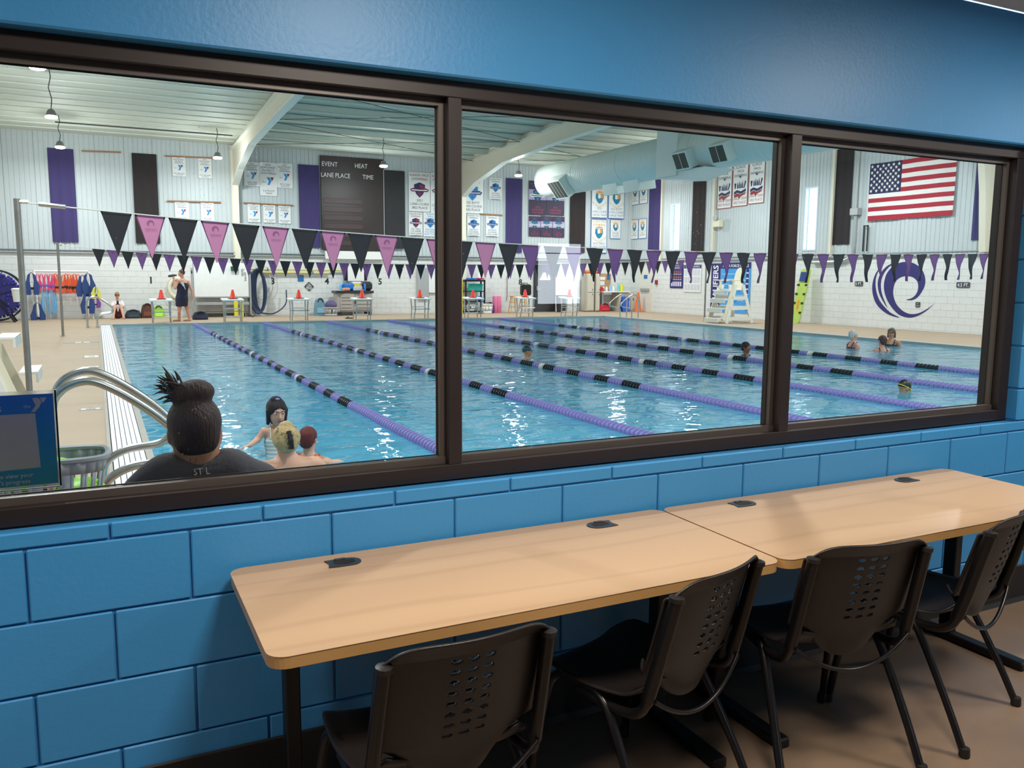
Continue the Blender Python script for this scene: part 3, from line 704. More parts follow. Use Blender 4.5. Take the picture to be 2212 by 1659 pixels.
# ---- spiral duct with registers along the right side
DX, DZ, DR = 17.0, 5.44, 0.64
dm = mat('white spiral duct', (214, 226, 222), 0.42, var=0.05, scale=1)
du = thing('round_duct', (DX, 0, DZ), 'big white round air duct with dark registers along the right side', 'duct')
m_ = MB(); prof = []; y = 13.2; k = 0
while y < 28.2:
    prof += [(DR, y), (DR, y+0.10), (DR+0.010, y+0.115), (DR, y+0.13)]; y += 0.13
prof += [(DR, 28.2), (DR*0.8, 28.35), (0.02, 28.4)]
m_.lathe([(0.02, 13.2)]+prof, (0, 0, 0), 28, 'y'); m_.obj('duct_body', dm, du, smooth=35)
for y in (15.5, 18.4, 22.4, 25.4): MB().lathe([(DR+0.012, y), (DR+0.022, y+.01), (DR+0.022, y+.05), (DR+.012, y+.06)], (0, 0, 0), 28, 'y').obj('duct_band', dm, du, smooth=30)
yb0, yb1 = at(1464, 330, X=DX-0.62)[1], at(1420, 330, X=DX-0.62)[1]
MB().bbox(-0.66, 0.66, yb0, yb1, -0.75, roofz(yb1)-DZ-0.03, 0.01).obj('plenum_box', dm, du)
MB().prism([(yb0-1.3, -0.62), (yb0+0.02, -0.85), (yb1-0.1, -0.78), (yb1, -0.72), (yb0, -0.6)], -0.6, 0.6, lambda u, v, h: (h, u, v)).obj('plenum_boot', dm, du)
gr_ = mat('register shadow', (64, 66, 58), 0.6)
def register(px, py, w, ang, lab):
    y = at(px, py, X=DX-0.55)[1]; h = w*.8
    # box tapping out of the duct, angled downwards towards the window
    a = math.radians(ang); nx, nz = -math.cos(a), -math.sin(a)
    M = Matrix.Translation(Vector((0, y, 0))) @ Matrix(((nx, 0, -nz, 0), (0, 1, 0, 0), (nz, 0, nx, 0), (0, 0, 0, 1)))
    r = MB().bbox(DR-0.25, DR+0.28, -w/2, w/2, -h/2, h/2, 0.006, M).obj('register', dm, du)
    g = MB(); g.box(DR+0.27, DR+0.284, -w/2+0.05, w/2-0.05, -h/2+0.05, h/2-0.05, M); g.obj('register_opening', gr_, r)
    l = MB(); n = 3 if w > .92 else 1
    for i in range(1, n+1): yy = -w/2+0.05+(w-0.1)*i/(n+1); l.box(DR+0.284, DR+0.292, yy-0.008, yy+0.008, -h/2+.05, h/2-.05, M)
    l.obj('register_blade', dm, r)
register(1213, 405, 1.0, 38, ''); register(1487, 335, 0.7, 25, ''); register(1568, 320, 0.7, 25, ''); register(1300, 420, 0.9, 100, ''); register(1345, 405, 0.9, 100, '')

# ---- banners and posters ------------------------------------------------------------------
WHT = mat('banner white vinyl', (232, 234, 232), 0.6, var=0.02)
purp = mat('purple felt banner', (64, 54, 104), 0.85, var=0.12, scale=3); blk = mat('black felt banner', (42, 34, 34), 0.85, var=0.2, scale=3)
navyk = mat('navy print', (36, 44, 92), 0.6); red = mat('red print', (150, 36, 48), 0.6); sky = mat('sky blue print', (46, 140, 210), 0.6); mar = mat('maroon print', (110, 34, 80), 0.6)
gold = mat('gold print', (222, 160, 70), 0.6); teal = mat('teal print', (38, 128, 160), 0.6); greyp = mat('grey print', (120, 124, 130), 0.6); pale = mat('pale lilac print', (206, 204, 226), 0.6)
orange = mat('orange print', (224, 110, 50), 0.6); wink = mat('white print', (238, 238, 238), 0.6); borderb = mat('blue border print', (40, 110, 170), 0.6); borderr = mat('brick red border', (150, 60, 44), 0.6); oak = mat('wooden dowel', (166, 122, 86), 0.6)
YB = YW-0.012
def fwrect(x0, y0, x1, y1):
    a = at((x0+x1)/2, y0, Y=YB); b = at((x0+x1)/2, y1, Y=YB); l = at(x0, (y0+y1)/2, Y=YB)[0]; r = at(x1, (y0+y1)/2, Y=YB)[0]
    return l, r, b[2], a[2]
def rwrect(x0, y0, x1, y1, off=0.012):
    X = XW-off; a = at((x0+x1)/2, y0, X=X); b = at((x0+x1)/2, y1, X=X); l = at(x0, (y0+y1)/2, X=X)[1]; r = at(x1, (y0+y1)/2, X=X)[1]
    return l, r, b[2], a[2]
def wallthing(name, rect, label, cat, group=None, side='far', off=0.0):
    l, r, z0, z1 = (fwrect(*rect) if side == 'far' else rwrect(*rect))
    if side == 'far': t = thing(name, ((l+r)/2, YB-off, z0), label, cat, group)
    else: t = thing(name, (XW-0.012-off, (l+r)/2, z0), label, cat, group, -PI/2)
    return t, abs(r-l), z1-z0
def panel(t, w, h, m, nm='panel', th=0.01, hem=0.0):
    o = MB().prism(rrect(-w/2, w/2, 0, h, min(0.03, w*0.1), 3), 0, th).obj(nm, m, t); return o
def ymark(m1, cx, cy, s, f=None, d=0.013):
    """the folded Y emblem; returns blue half and red half as polygons"""
    bl = [(-0.5, 0.5), (-0.12, 0.5), (0.13, 0.05), (-0.12, -0.5), (-0.42, -0.5), (-0.2, 0.0)]
    rd = [(-0.02, 0.5), (0.46, 0.5), (0.2, 0.02)]
    m1.mat(0).flat([(cx+x*s, cy+y*s) for x, y in bl], d).mat(1).flat([(cx+x*s, cy+y*s) for x, y in rd], d)
def district_banner(rect, top, bottom, label, side='far', name='award_banner'):
    t, w, h = wallthing(name, rect, label, 'banner', 'white district award banners', side)
    panel(t, w, h, WHT)
    m = MB(); k = h/1.0; fs = h*0.062
    for i, s in enumerate(top): m.text(s, 0, h*(0.93-0.085*i), fs, d=0.012, maxw=w*0.86)
    for i, s in enumerate(bottom): m.text(s, 0, h*(0.15-0.075*i), fs*0.85, d=0.012, maxw=w*0.82)
    m.obj('lettering', navyk, t)
    e = MB(); ymark(e, w*0.12, h*0.44, min(w*0.45, h*0.27), d=0.012); e.mat(0).text('the', -w*0.26, h*0.42, fs*1.0, d=0.012); e.obj('emblem', [sky, mar], t)
D = ['2023', 'NORTHWEST', 'DISTRICT', 'SWIMMING']; D1 = ['2021']+D[1:]
district_banner((372, 338, 401, 381), D1, ["BOYS' 8&UNDER", '3rd PLACE'], 'small white award banner, left of the upper pair beside the black banner')
district_banner((428, 342, 457, 385), D, ["BOYS' 8&UNDER", '1st PLACE'], 'small white award banner, right of the upper pair beside the steel column')
district_banner((378, 434, 408, 477), D, ["GIRLS' 10&U", '1st PLACE'], 'small white award banner, left of the lower pair on a dowel above the pennants')
district_banner((434, 435, 462, 478), D, ["GIRLS' 12&U", '1st PLACE'], 'small white award banner, right of the lower pair on a dowel above the pennants')
district_banner((527, 350, 561, 402), D, ["GIRLS' TEAM", '2nd PLACE'], 'white award banner left of the long third place team banner')
district_banner((561, 351, 598, 423), D, ['3rd PLACE', 'TEAM'], 'tallest white district award banner, middle of the upper three by the column')
district_banner((598, 353, 632, 406), D, ["BOYS' TEAM", '2nd PLACE'], 'white award banner right of the long third place team banner')
district_banner((535, 439, 562, 480), D, ["GIRLS' 8&UNDER", '1st PLACE'], 'small white award banner, left of the lower three on one dowel')
district_banner((568.5, 440, 595, 481), D, ["GIRLS' 12&UNDER", '1st PLACE'], 'small white award banner, middle of the lower three on one dowel')
district_banner((601.5, 442, 628, 483), D, ["GIRLS' 14&UNDER", '1st PLACE'], 'small white award banner, right of the lower three on one dowel')
def rod(x0, y0, x1, y1, label):
    a = at(x0, y0, Y=YB-0.03); b = at(x1, y1, Y=YB-0.03); o = MB().tube([(0, 0, 0), tuple(b-a)], 0.028, 8).obj('wooden_dowel', oak, loc=tuple(a), smooth=40); tag(o, label, 'rod', 'wooden banner rods')
rod(176, 326, 261, 329, 'bare wooden dowel between the purple and black banners'); rod(356, 337, 470, 342, 'wooden dowel over the upper pair of small award banners')
rod(361, 434, 477, 437, 'wooden dowel over the lower pair of small award banners'); rod(526, 438, 634, 444, 'wooden dowel over the lower three award banners'); rod(1036, 462, 1085, 465, 'short wooden dowel over the two lower swimming banners')
def felt(rect, m, label, side='far', name='felt_banner'):
    t, w, h = wallthing(name, rect, label, 'banner', 'tall plain felt banners', side)
    def fn(u, v): return ((u-.5)*w, -0.012-0.018*math.sin(u*PI*5)*(0.3+0.7*(1-v))-0.01, v*h-(0.03*abs(math.sin(u*PI*7)) if v == 0 else 0))
    MB().grid(fn, 24, 6).obj('cloth', m, t, smooth=180)
    MB().tube([(-w/2, -0.012, h), (w/2, -0.012, h)], 0.014, 6).obj('top_hem', m, t)
felt((108, 322, 164, 522), purp, 'tall purple cloth banner, leftmost on the far wall'); felt((289, 333, 342, 525), blk, 'tall black cloth banner left of the small award banners')
felt((646, 357, 690, 534), purp, 'tall purple cloth banner beside the scoreboard'); felt((1092, 386, 1127, 545), purp, 'tall purple cloth banner right of the small champion banners')
felt((1231, 385, 1264, 545), blk, 'tall black cloth banner behind the end of the duct')
felt((1402, 388, 1427, 548), purp, 'tall purple cloth banner by the corner of the right wall', 'right'); felt((1496, 374, 1524, 548), blk, 'tall black cloth banner right of the far slit window', 'right')
felt((1798, 322, 1841, 527), blk, 'tall black cloth banner between the near slit window and the flag', 'right'); felt((2105, 348, 2136, 517), purp, 'tall purple cloth banner at the right end beyond the flag', 'right')

def shield(m, cx, cy, s, cols, d=0.012):
    """a generic swim-meet shield: body, ribbon and point"""
    m.mat(cols[0]).flat([(cx+x*s, cy+y*s) for x, y in ((-0.42, 0.36), (0, 0.52), (0.42, 0.36), (0.40, 0.0), (0.25, -0.32), (0, -0.55), (-0.25, -0.32), (-0.40, 0.0))], d)
    m.mat(cols[1]).flat([(cx+x*s, cy+y*s) for x, y in ((-0.34, 0.3), (0, 0.43), (0.0, 0.12), (-0.34, 0.12))], d+.003)
    m.mat(cols[2]).flat([(cx+x*s, cy+y*s) for x, y in ((0.02, 0.40), (0.34, 0.3), (0.34, 0.12), (0.02, 0.12))], d+.003)
    m.mat(cols[3]).flat([(cx+x*s, cy+y*s) for x, y in ((-0.72, 0.02), (-0.5, 0.12), (0, 0.06), (0.5, 0.12), (0.72, 0.02), (0.6, -0.14), (0, -0.12), (-0.6, -0.14))], d+.005)
    m.mat(cols[4]).flat([(cx+x*s, cy+y*s) for x, y in ((-0.6, 0.02), (0, -0.01), (0.6, 0.02), (0.6, -0.05), (0, -0.07), (-0.6, -0.05))], d+.008)
    m.mat(cols[2]).flat([(cx+x*s, cy+y*s) for x, y in ((-0.2, -0.2), (0.2, -0.2), (0.0, -0.45))], d+.003)
def meet_banner(rect, top, bot, tcol, bcol, emb, label, side='far', border=None, bg=WHT, esc=0.34, ecy=0.56, name='swim_banner', cols=(0, 1, 2, 3, 4), group='swim meet banners', style='shield'):
    t, w, h = wallthing(name, rect, label, 'banner', group, side)
    if border:
        MB().prism(rrect(-w/2, w/2, 0, h, 0.02, 2), 0, 0.008).obj('border', border, t)
        b = min(w, h)*0.035; MB().prism([(-w/2+b, b), (w/2-b, b), (w/2-b, h-b), (-w/2+b, h-b)], 0.008, 0.011).obj('panel', bg, t)
    else: panel(t, w, h, bg)
    lt = MB(); n = len(top); fs = min(h*0.062, w*0.13)
    for i, s in enumerate(top): lt.mat(0).text(s, 0, h*0.935-fs*1.6*i, fs, d=0.014, maxw=w*0.88)
    for i, s in enumerate(bot): lt.mat(1).text(s, 0, h*0.29-fs*1.55*i, fs, d=0.014, maxw=w*0.86)
    lt.obj('lettering', [tcol, bcol], t)
    e = MB(); s = w*0.62
    if style == 'shield': shield(e, 0, h*ecy, s, cols, 0.014)
    elif style == 'crest':
        c = (0, h*ecy)
        P = lambda pts: [(c[0]+x*s, c[1]+y*s) for x, y in pts]
        e.mat(0).flat(P([(-0.36, 0.34), (0.36, 0.34), (0.40, -0.02), (0.22, -0.36), (0, -0.5), (-0.22, -0.36), (-0.40, -0.02)]), 0.014)
        e.mat(1).flat(P([(0.0, 0.3), (0.3, 0.3), (0.32, -0.02), (0, -0.04)]), 0.018).flat(P([(-0.46, 0.36), (-0.2, 0.52), (0.2, 0.52), (0.46, 0.36), (0.2, 0.40), (-0.2, 0.40)]), 0.018).flat(P([(-0.03, 0.52), (0.03, 0.52), (0, 0.78)]), 0.018)
        e.mat(2).flat(P([(-0.16, 0.3), (0.08, 0.3), (0.08, 0.0), (-0.04, -0.08), (-0.16, 0.0)]), 0.022)
        e.mat(3).flat(P([(-0.72, -0.30), (-0.5, -0.42), (0, -0.62), (0.5, -0.42), (0.72, -0.30), (0.62, -0.5), (0.3, -0.68), (0, -0.8), (-0.3, -0.68), (-0.62, -0.5)]), 0.018)
        e.mat(2).flat(P([(-0.6, -0.40), (0, -0.67), (0.6, -0.40), (0.55, -0.5), (0, -0.74), (-0.55, -0.5)]), 0.022)
    else:
        c = (0, h*ecy); P = lambda pts: [(c[0]+x*s, c[1]+y*s) for x, y in pts]
        e.mat(0).flat(P([(-0.62, -0.42), (-0.3, -0.30), (0.1, -0.42), (0.62, -0.25), (0.62, -0.45), (0.1, -0.60), (-0.3, -0.5), (-0.62, -0.62)]), 0.014)
        e.mat(1).flat(P([(-0.6, -0.66), (-0.3, -0.54), (0.1, -0.64), (0.6, -0.49), (0.55, -0.62), (0.1, -0.8), (-0.05, -0.95), (-0.2, -0.78), (-0.6, -0.85)]), 0.014)
        for k in range(4): e.mat(0).flat(P([(-0.32+k*0.17, -0.2), (-0.18+k*0.17, -0.2), (-0.19+k*0.17, 0.05), (-0.25+k*0.17, 0.26+0.1*(k % 2)), (-0.31+k*0.17, 0.05)]), 0.014)
        e.mat(0).flat(P([(-0.56, -0.22), (-0.46, -0.22), (-0.40, 0.18), (-0.62, 0.18)]), .014).flat(P([(0.36, -0.22), (0.46, -0.22), (0.62, 0.22), (0.50, 0.34)]), 0.014)
        e.mat(0).flat(P([(-0.12, 0.62), (0.0, 0.5), (0.12, 0.62), (0.12, 0.72), (0.02, 0.62), (-0.1, 0.72)]), .014)
    e.obj('emblem', emb, t)
IL = ['ILLINOIS YMCA', 'SWIMMING']
shc = [navyk, navyk, red, mar, wink]; shb = [sky, navyk, borderb, navyk, pale]
meet_banner((883, 373, 929, 457), IL, ['2021', 'LONG COURSE', '3RD PLACE'], red, ink, shc, 'large white swim banner with navy and red shield right of the scoreboard')
meet_banner((930, 375, 974, 460), IL, ['2021', 'LONG COURSE', '1ST PLACE'], red, ink, shc, 'large white swim banner cut off by the window mullion')
meet_banner((883, 459, 913, 509), IL, ['2021 GIRLS', '10 & UNDER', 'LONG COURSE', 'CHAMPION'], red, ink, shc, 'small white champion banner with red lettering below the large shield banner')
meet_banner((914.5, 459, 944, 511), ['ILLINOIS', 'YMCA', 'SWIMMING'], ['2022 GIRLS', '10 & UNDER', 'SHORT COURSE'], sky, sky, shb, 'small white banner printed in light blue beside the mullion')
meet_banner((996, 380, 1044, 461), IL, ["2022 BOYS'", 'LONG COURSE', '2ND PLACE'], navyk, navyk, shb, 'large white banner with a blue shield partly behind the second steel column')
meet_banner((1056.6, 385, 1083.7, 431), IL, ['2022 GIRLS', '14 & UNDER', 'LONG COURSE', 'CHAMPION'], navyk, navyk, shb, 'small white blue-shield banner hung highest beside the purple banner')
meet_banner((1009, 463, 1037, 510), IL, ["2022 BOYS'", '13 & UNDER', 'LONG COURSE', 'CHAMPION'], navyk, navyk, shb, 'small white blue-shield banner, left of the lower pair on the short dowel')
meet_banner((1049.6, 463, 1077, 511), IL, ["2022 BOYS'", '8 & UNDER', 'LONG COURSE', 'CHAMPION'], navyk, navyk, shb, 'small white blue-shield banner, right of the lower pair on the short dowel')
dkb = mat('dark plum banner print', (56, 44, 70), 0.6, var=0.1)
for k, (r, lab) in enumerate((((1142, 391, 1180, 465), 'large dark plum poster with a white winged shield, left of the pair'), ((1180.5, 393, 1219, 466), 'large dark plum poster with a white winged shield, right of the pair'),
              ((1142, 467, 1167, 511), 'small dark plum poster, left of the row of three'), ((1167.5, 467, 1193, 512), 'small dark plum poster, middle of the row of three'), ((1193.5, 468, 1219, 513), 'small dark plum poster, right of the row of three'))):
    t, w, h = wallthing('plum_poster', r, lab, 'poster', 'dark plum swim posters')
    panel(t, w, h, dkb); MB().prism([(-w/2, h*.45), (w/2, h*.45), (w/2, h*.75), (-w/2, h*.75)], 0.01, 0.0115).obj('pale_band', mat('lilac band print', (168, 160, 200), .6), t)
    lt = MB()
    for i, s in enumerate(IL if k < 2 else ['ILLINOIS', 'YMCA', 'SWIMMING']): lt.mat(0).text(s, 0, h*(0.92-0.075*i), h*0.05, d=0.013, maxw=w*.8)
    for i, s in enumerate(['2022', 'LARGE TEAM', '2ND PLACE']): lt.mat(1).text(s, 0, h*(0.24-0.08*i), h*0.05, d=0.013, maxw=w*.8)
    lt.obj('lettering', [mat('slate blue print', (90, 120, 170), .6), mat('pink red print', (196, 60, 96), .6)], t)
    e = MB(); shield(e, 0, h*0.58, w*0.62, (0, 1, 1, 2, 0), 0.014); e.obj('emblem', [navyk, teal, wink], t)
crc = [teal, gold, wink, mat('parchment print', (214, 196, 160), .6)]
def crest(r, bot, lab, side='far', bd=borderb): meet_banner(r, IL, bot, gold, mat('blue grey print', (96, 120, 160), .6), crc, lab, side, border=bd, style='crest', ecy=0.60)
crest((1277, 397.6, 1312.6, 471.5), ['2023', 'LONG COURSE', 'LARGE TEAM', '2ND PLACE'], 'large white crest banner with blue border, upper left of the crest group')
crest((1314, 400, 1349, 473), ["2023 BOYS'", 'LONG COURSE', 'LARGE TEAM', 'CHAMPION'], 'large white crest banner with blue border, upper right under a lamp')
crest((1276, 473.6, 1311, 547), ["2023 GIRLS'", 'LONG COURSE', 'LARGE TEAM', 'CHAMPION'], 'large white crest banner, lowest left of the crest group')
crest((1318, 474, 1341, 516), ['2023 GIRLS', '8 & UNDER', 'CHAMPION'], 'small white crest banner below the large pair, nearest the corner')
crest((1364, 399, 1381, 443), ['2023', 'CHAMPION'], 'small white crest banner on the right wall, upper left of four', 'right'); crest((1382, 396, 1399.5, 440), ['2023', 'CHAMPION'], 'small white crest banner on the right wall, upper right of four', 'right')
crest((1362.5, 474, 1379, 517), ['2023', 'CHAMPION'], 'small white crest banner on the right wall, lower left of four', 'right'); crest((1380, 472, 1397, 515.6), ['2023', 'CHAMPION'], 'small white crest banner on the right wall, lower right of four', 'right')
I3 = ['ILLINOIS', 'YMCA', 'SWIMMING']; shp = [navyk, mat('dusty red print', (170, 70, 70), .6)]
for r, b, lab in (((1550, 361, 1581.5, 451), ['2024', 'LARGE TEAM', '3RD PLACE'], 'left of the three tall banners with a red border on the right wall'), ((1583, 355, 1616, 446), ["2024 GIRLS'", 'LARGE TEAM', '3RD PLACE'], 'middle of the three tall banners with a red border on the right wall'), ((1618, 349, 1652, 440), ["2024 BOYS'", 'LARGE TEAM', '3RD PLACE'], 'right of the three tall banners with a red border on the right wall')):
    meet_banner(r, I3, b, navyk, shp[1], shp, lab, 'right', border=borderr, style='ship', ecy=0.50)

# scoreboard
t, w, h = wallthing('scoreboard', (693, 341, 828, 541), 'large black scoreboard with white EVENT HEAT LANE PLACE TIME lettering', 'scoreboard', off=0.0)
sb = mat('scoreboard black', (48, 36, 34), 0.45, var=0.2, scale=2); panel(t, w, h, sb, 'cabinet', 0.12)
for i in range(6): MB().bbox(-w/2+0.08, w/2-0.9, -0.135, -0.12, h*(0.50-0.09*i), h*(0.50-0.09*i)+0.20, 0.03).obj('lane_module', mat('brown module face', (66, 48, 46), 0.5), t)
MB().box(-w/2+w*0.47, -w/2+w*0.475, -0.127, -0.12, h*.62, h*.99).obj('divider', grom, t)
[MB().text(s_, w*a_, h*b_, h*0.048, d=0.125, sx=0.85).obj('lettering', wink, t) for s_, a_, b_ in (('EVENT', -.36, .915), ('HEAT', .135, .915), ('LANE', -.40, .80), ('PLACE', -.16, .80), ('TIME', .24, .80))]
t, w, h = wallthing('side_panel_board', (830, 369, 873, 537), 'plain black display panel attached right of the scoreboard', 'panel'); panel(t, w, h, mat('panel black', (36, 34, 36), .6, var=.2), 'cabinet', 0.10)
MB().box(-w/2-0.06, -w/2-0.03, -0.13, -0.10, -0.3, h).obj('edge_strip', aluw, t)
t, w, h = wallthing('valance_board', (701, 543, 831, 560), 'long white valance board under the scoreboard', 'panel'); panel(t, w, h, white_p, 'board', 0.15)

# flag on the right wall
l = at(1882, 414, X=XW)[1]; r = at(2066, 397, X=XW)[1]; zt = (at(1884.5, 352, X=XW)[2]+at(2071, 333, X=XW)[2])/2; zb = (at(1880, 476.5, X=XW)[2]+at(2062, 464, X=XW)[2])/2
t = thing('national_flag', (XW-0.05, (l+r)/2, zb), 'large American flag hung flat on the right wall', 'flag', rz=-PI/2); w = abs(l-r); h = zt-zb
fr_d = mat('flag red', (168, 34, 50), 0.75); fw_ = mat('flag white', (232, 230, 226), 0.75); fb_ = mat('flag blue', (36, 40, 78), 0.75)
wav = lambda u, v: -0.03-0.022*math.sin(u*9+v*2.0)-0.012*math.sin(u*23+1)
for i in range(13):
    v0, v1 = 1-(i+1)/13, 1-i/13; u0 = 0.385 if i < 7 else 0.0
    def fn(a, b, v0=v0, v1=v1, u0=u0):
        u = u0+(1-u0)*a; v = v0+(v1-v0)*b; return ((u-.5)*w, wav(u, v), v*h-(0.02*abs(math.sin(u*40)) if v <= 0 else 0))
    MB().grid(fn, 36, 1).obj('stripe', fr_d if i % 2 == 0 else fw_, t, smooth=180)
MB().grid(lambda a, b: ((a*0.385-.5)*w, wav(a*0.385, 1-7/13+b*7/13), (6/13+b*7/13)*h), 18, 8).obj('canton', fb_, t, smooth=180)
st = MB()
for r_ in range(9):
    for c in range(6 if r_ % 2 == 0 else 5):
        u = 0.385*((c*2+1+(r_ % 2))/12.0); v = 1-(7/13)*((r_+1)/10.0); cx, cz = (u-.5)*w, v*h; yy = wav(u, v)-0.012; rr = 0.072*h/2.0
        st.add([(cx+rr*(1 if k % 2 == 0 else 0.4)*math.sin(k*PI/5), yy, cz+rr*(1 if k % 2 == 0 else 0.4)*math.cos(k*PI/5)) for k in range(10)], [tuple(range(10))])
st.obj('stars', fw_, t)
MB().tube([(-w/2-0.03, -0.03, 0), (-w/2-0.03, -0.03, h)], 0.02, 6).obj('heading', fw_, t)

# painted wave mural and depth signs on the right wall
mpaint = mat('deep purple wall paint', (48, 40, 108), 0.6, var=0.05)
c2 = lambda x, y: (1680+x/4.147, 520+y/4.147)
mc = at(*c2(1120, 690), X=XW)
t = thing('wave_mural', (XW-0.001, mc[1], mc[2]), 'big purple curling wave painted on the white block wall', 'mural', rz=-PI/2)
def mural(pts):
    P = [at(*c2(*p), X=XW) for p in pts]; P = curve_pts([(-(p[1]-mc[1]), p[2]-mc[2]) for p in P], 3)
    return [(p[0], p[1]) for p in P]
MB().flat(mural([(1408, 560), (1330, 630), (1250, 675), (1180, 690), (1100, 670), (1040, 620), (985, 540), (957, 460), (952, 390), (970, 310), (1010, 250), (1060, 210), (1130, 190), (1200, 195), (1260, 225), (1300, 270), (1322, 340), (1318, 400), (1290, 460), (1250, 510), (1200, 533), (1150, 528), (1200, 515), (1240, 478), (1258, 430), (1256, 380), (1235, 345), (1195, 322), (1140, 318), (1090, 335), (1055, 370), (1037, 430), (1037, 490), (1060, 560), (1110, 620), (1180, 655), (1260, 650), (1340, 610), (1405, 562)]), 0.004).obj('main_curl', mpaint, t)
MB().flat(mural([(1063, 192), (990, 220), (930, 280), (900, 350), (898, 420), (920, 500), (985, 605), (942, 500), (925, 420), (930, 350), (960, 280), (1010, 225), (1062, 196)]), 0.004).obj('inner_streak', mpaint, t)
MB().flat(mural([(930, 225), (880, 290), (852, 370), (848, 450), (870, 540), (920, 610), (1000, 665), (1095, 690), (1010, 643), (942, 575), (902, 510), (880, 430), (878, 350), (895, 290), (928, 227)]), 0.004).obj('outer_streak', mpaint, t)
dgs = mat('charcoal sign', (58, 58, 64), 0.5)
for r, s, lab in (((1847, 607.5, 1864, 618), '5 FT.', 'small dark depth sign reading 5 FT on the block wall'), ((2066.5, 609.5, 2095.5, 621.5), '4.5 FT.', 'small dark depth sign reading 4.5 FT at the right end')):
    t, w, h = wallthing('depth_sign', r, lab, 'sign', None, 'right'); panel(t, w, h, dgs, 'plate', .012); MB().text(s, 0, h/2, h*0.62, d=0.014, maxw=w*0.84, bold=0.01).obj('lettering', wink, t)
t, w, h = wallthing('rule_sign', (1978, 652.5, 1987.5, 663.5), 'tiny dark no diving sign inside the wave mural', 'sign', None, 'right'); panel(t, w, h, dgs, 'plate', .012); MB().text('NO', 0, h*.7, h*.2, d=.014).text('DIVING', 0, h*.3, h*.2, d=.014, maxw=w*.8).obj('lettering', wink, t)
# posters low on the right wall
t, w, h = wallthing('coaches_poster', (1448, 570, 1476, 622.5), 'purple poster with rows of small portraits under the far pennants', 'poster', None, 'right'); panel(t, w, h, mpaint, 'sheet', .01)
MB().text('MEET OUR', 0, h*.92, h*.075, d=.012).text('COACHES', 0, h*.83, h*.075, d=.012).obj('lettering', wink, t)
q = MB()
for r_ in range(2):
    for c in range(5): q.mat(0).box(-w*.4+c*w*.165, -w*.4+c*w*.165+w*.12, -.013, -.01, h*(.62-.22*r_), h*(.72-.22*r_)); q.mat(1).box(-w*.4+c*w*.165, -w*.4+c*w*.165+w*.12, -.013, -.01, h*(.56-.22*r_), h*(.59-.22*r_))
for c in range(5): q.mat(1).box(-w*.4+c*w*.165, -w*.4+c*w*.165+w*.12, -.013, -.01, h*.08, h*.27)
q.obj('portrait_tiles', [mat('portrait brown', (140, 90, 80), .7), pale], t)
t, w, h = wallthing('time_standards_board', (1478, 570, 1515, 631), 'white board of time standards sheets beside the portrait poster', 'notice board', None, 'right'); panel(t, w, h, WHT, 'board', .02)
MB().box(-w/2, w/2, -.023, -.02, h*.84, h*.97).obj('header', mpaint, t); MB().text('TIME STANDARDS', 0, h*.905, h*.07, d=.024, maxw=w*.9).obj('lettering', wink, t)
q = MB()
for r_ in range(3):
    for c in range(5): q.box(-w*.46+c*w*.187, -w*.46+c*w*.187+w*.16, -.0225, -.02, h*(.58-.26*r_)+.01, h*(.80-.26*r_))
q.obj('paper_sheets', mat('printed paper', (206, 208, 216), .7, var=.15, scale=12), t)
t, w, h = wallthing('vertical_banner', (1536, 569, 1555, 674), 'narrow purple banner with tall white vertical lettering behind the guard chair', 'banner', None, 'right'); panel(t, w, h, mpaint, 'sheet', .012)
MB().text('QUALIFIERS', 0, h*.5, w*.55, d=.014, rot=PI/2, maxw=h*.92, bold=.02).obj('lettering', wink, t)
t, w, h = wallthing('goals_poster', (1556, 567, 1621, 676), 'large light blue goals chart poster behind the white guard chair', 'poster', None, 'right'); panel(t, w, h, mat('goal poster blue', (70, 160, 226), .6), 'sheet', .012)
MB().box(-w/2, w/2, -.014, -.012, h*.88, h).box(w*.36, w*.44, -.014, -.012, h*.06, h*.88).obj('header', mpaint, t)
q = MB().text('AQUA FORCE GOALS', 0, h*.935, h*.055, d=.016, maxw=w*.92, bold=.015)
for i in range(7): q.box(-w*.46, w*.30, -.0145, -.012, h*(.14+.105*i), h*(.147+.105*i)); q.box(w*.365, w*.435, -.016, -.014, h*(.15+.105*i), h*(.175+.105*i))
q.obj('lettering', wink, t)
q = MB(); q.flat([(w*.2*math.cos(a)*(1 if k < 20 else .6)-w*.02, h*.42+h*.22*math.sin(a)*(1 if k < 20 else .62)) for k, a in [(k, PI*1.7*(k if k < 20 else 39-k)/19) for k in range(40)]], .0165); q.obj('wave_print', sky, t)
# fittings on the right wall
t, w, h = wallthing('junction_box', (1845.5, 450, 1862, 465), 'grey junction box on the conduit left of the flag', 'electrical box', None, 'right'); MB().bbox(-w/2, w/2, -.22, 0, 0, h, .01).obj('box', aluw, t)
MB().tube([(0, -.1, h), (0, -.1, h+2.2)], .035, 8).tube([tuple(p) for p in curve_pts([(0, -.1, 0), (0, -.1, -1.0), (-.12, -.1, -1.35), (-.6, -.1, -1.5), (-1.8, -.1, -1.52)], 4)], .055, 8).obj('conduit', aluw, t, smooth=40)
t, w, h = wallthing('wall_bracket', (1869, 487, 1879, 543), 'thin dark metal bracket frame on the siding below the flag', 'bracket', None, 'right')
MB().box(-w/2, -w/2+.04, -.12, -.08, 0, h).box(w/2-.03, w/2, -.12, -.08, 0, h).box(-w/2, w/2, -.12, -.08, h-.04, h).obj('bracket_bar', grom, t)
t, w, h = wallthing('wall_speaker', (1550, 476, 1563, 491), 'small white horn speaker on the siding below the red bordered banners', 'speaker', None, 'right'); MB().bbox(-w/2, w/2, -.25, 0, 0, h, .02).obj('case', cream_p, t); MB().lathe([(.02, 0), (.06, -.06), (.13, -.16)], (0, -.14, h+.1), 10, 'y').obj('horn', aluw, t)
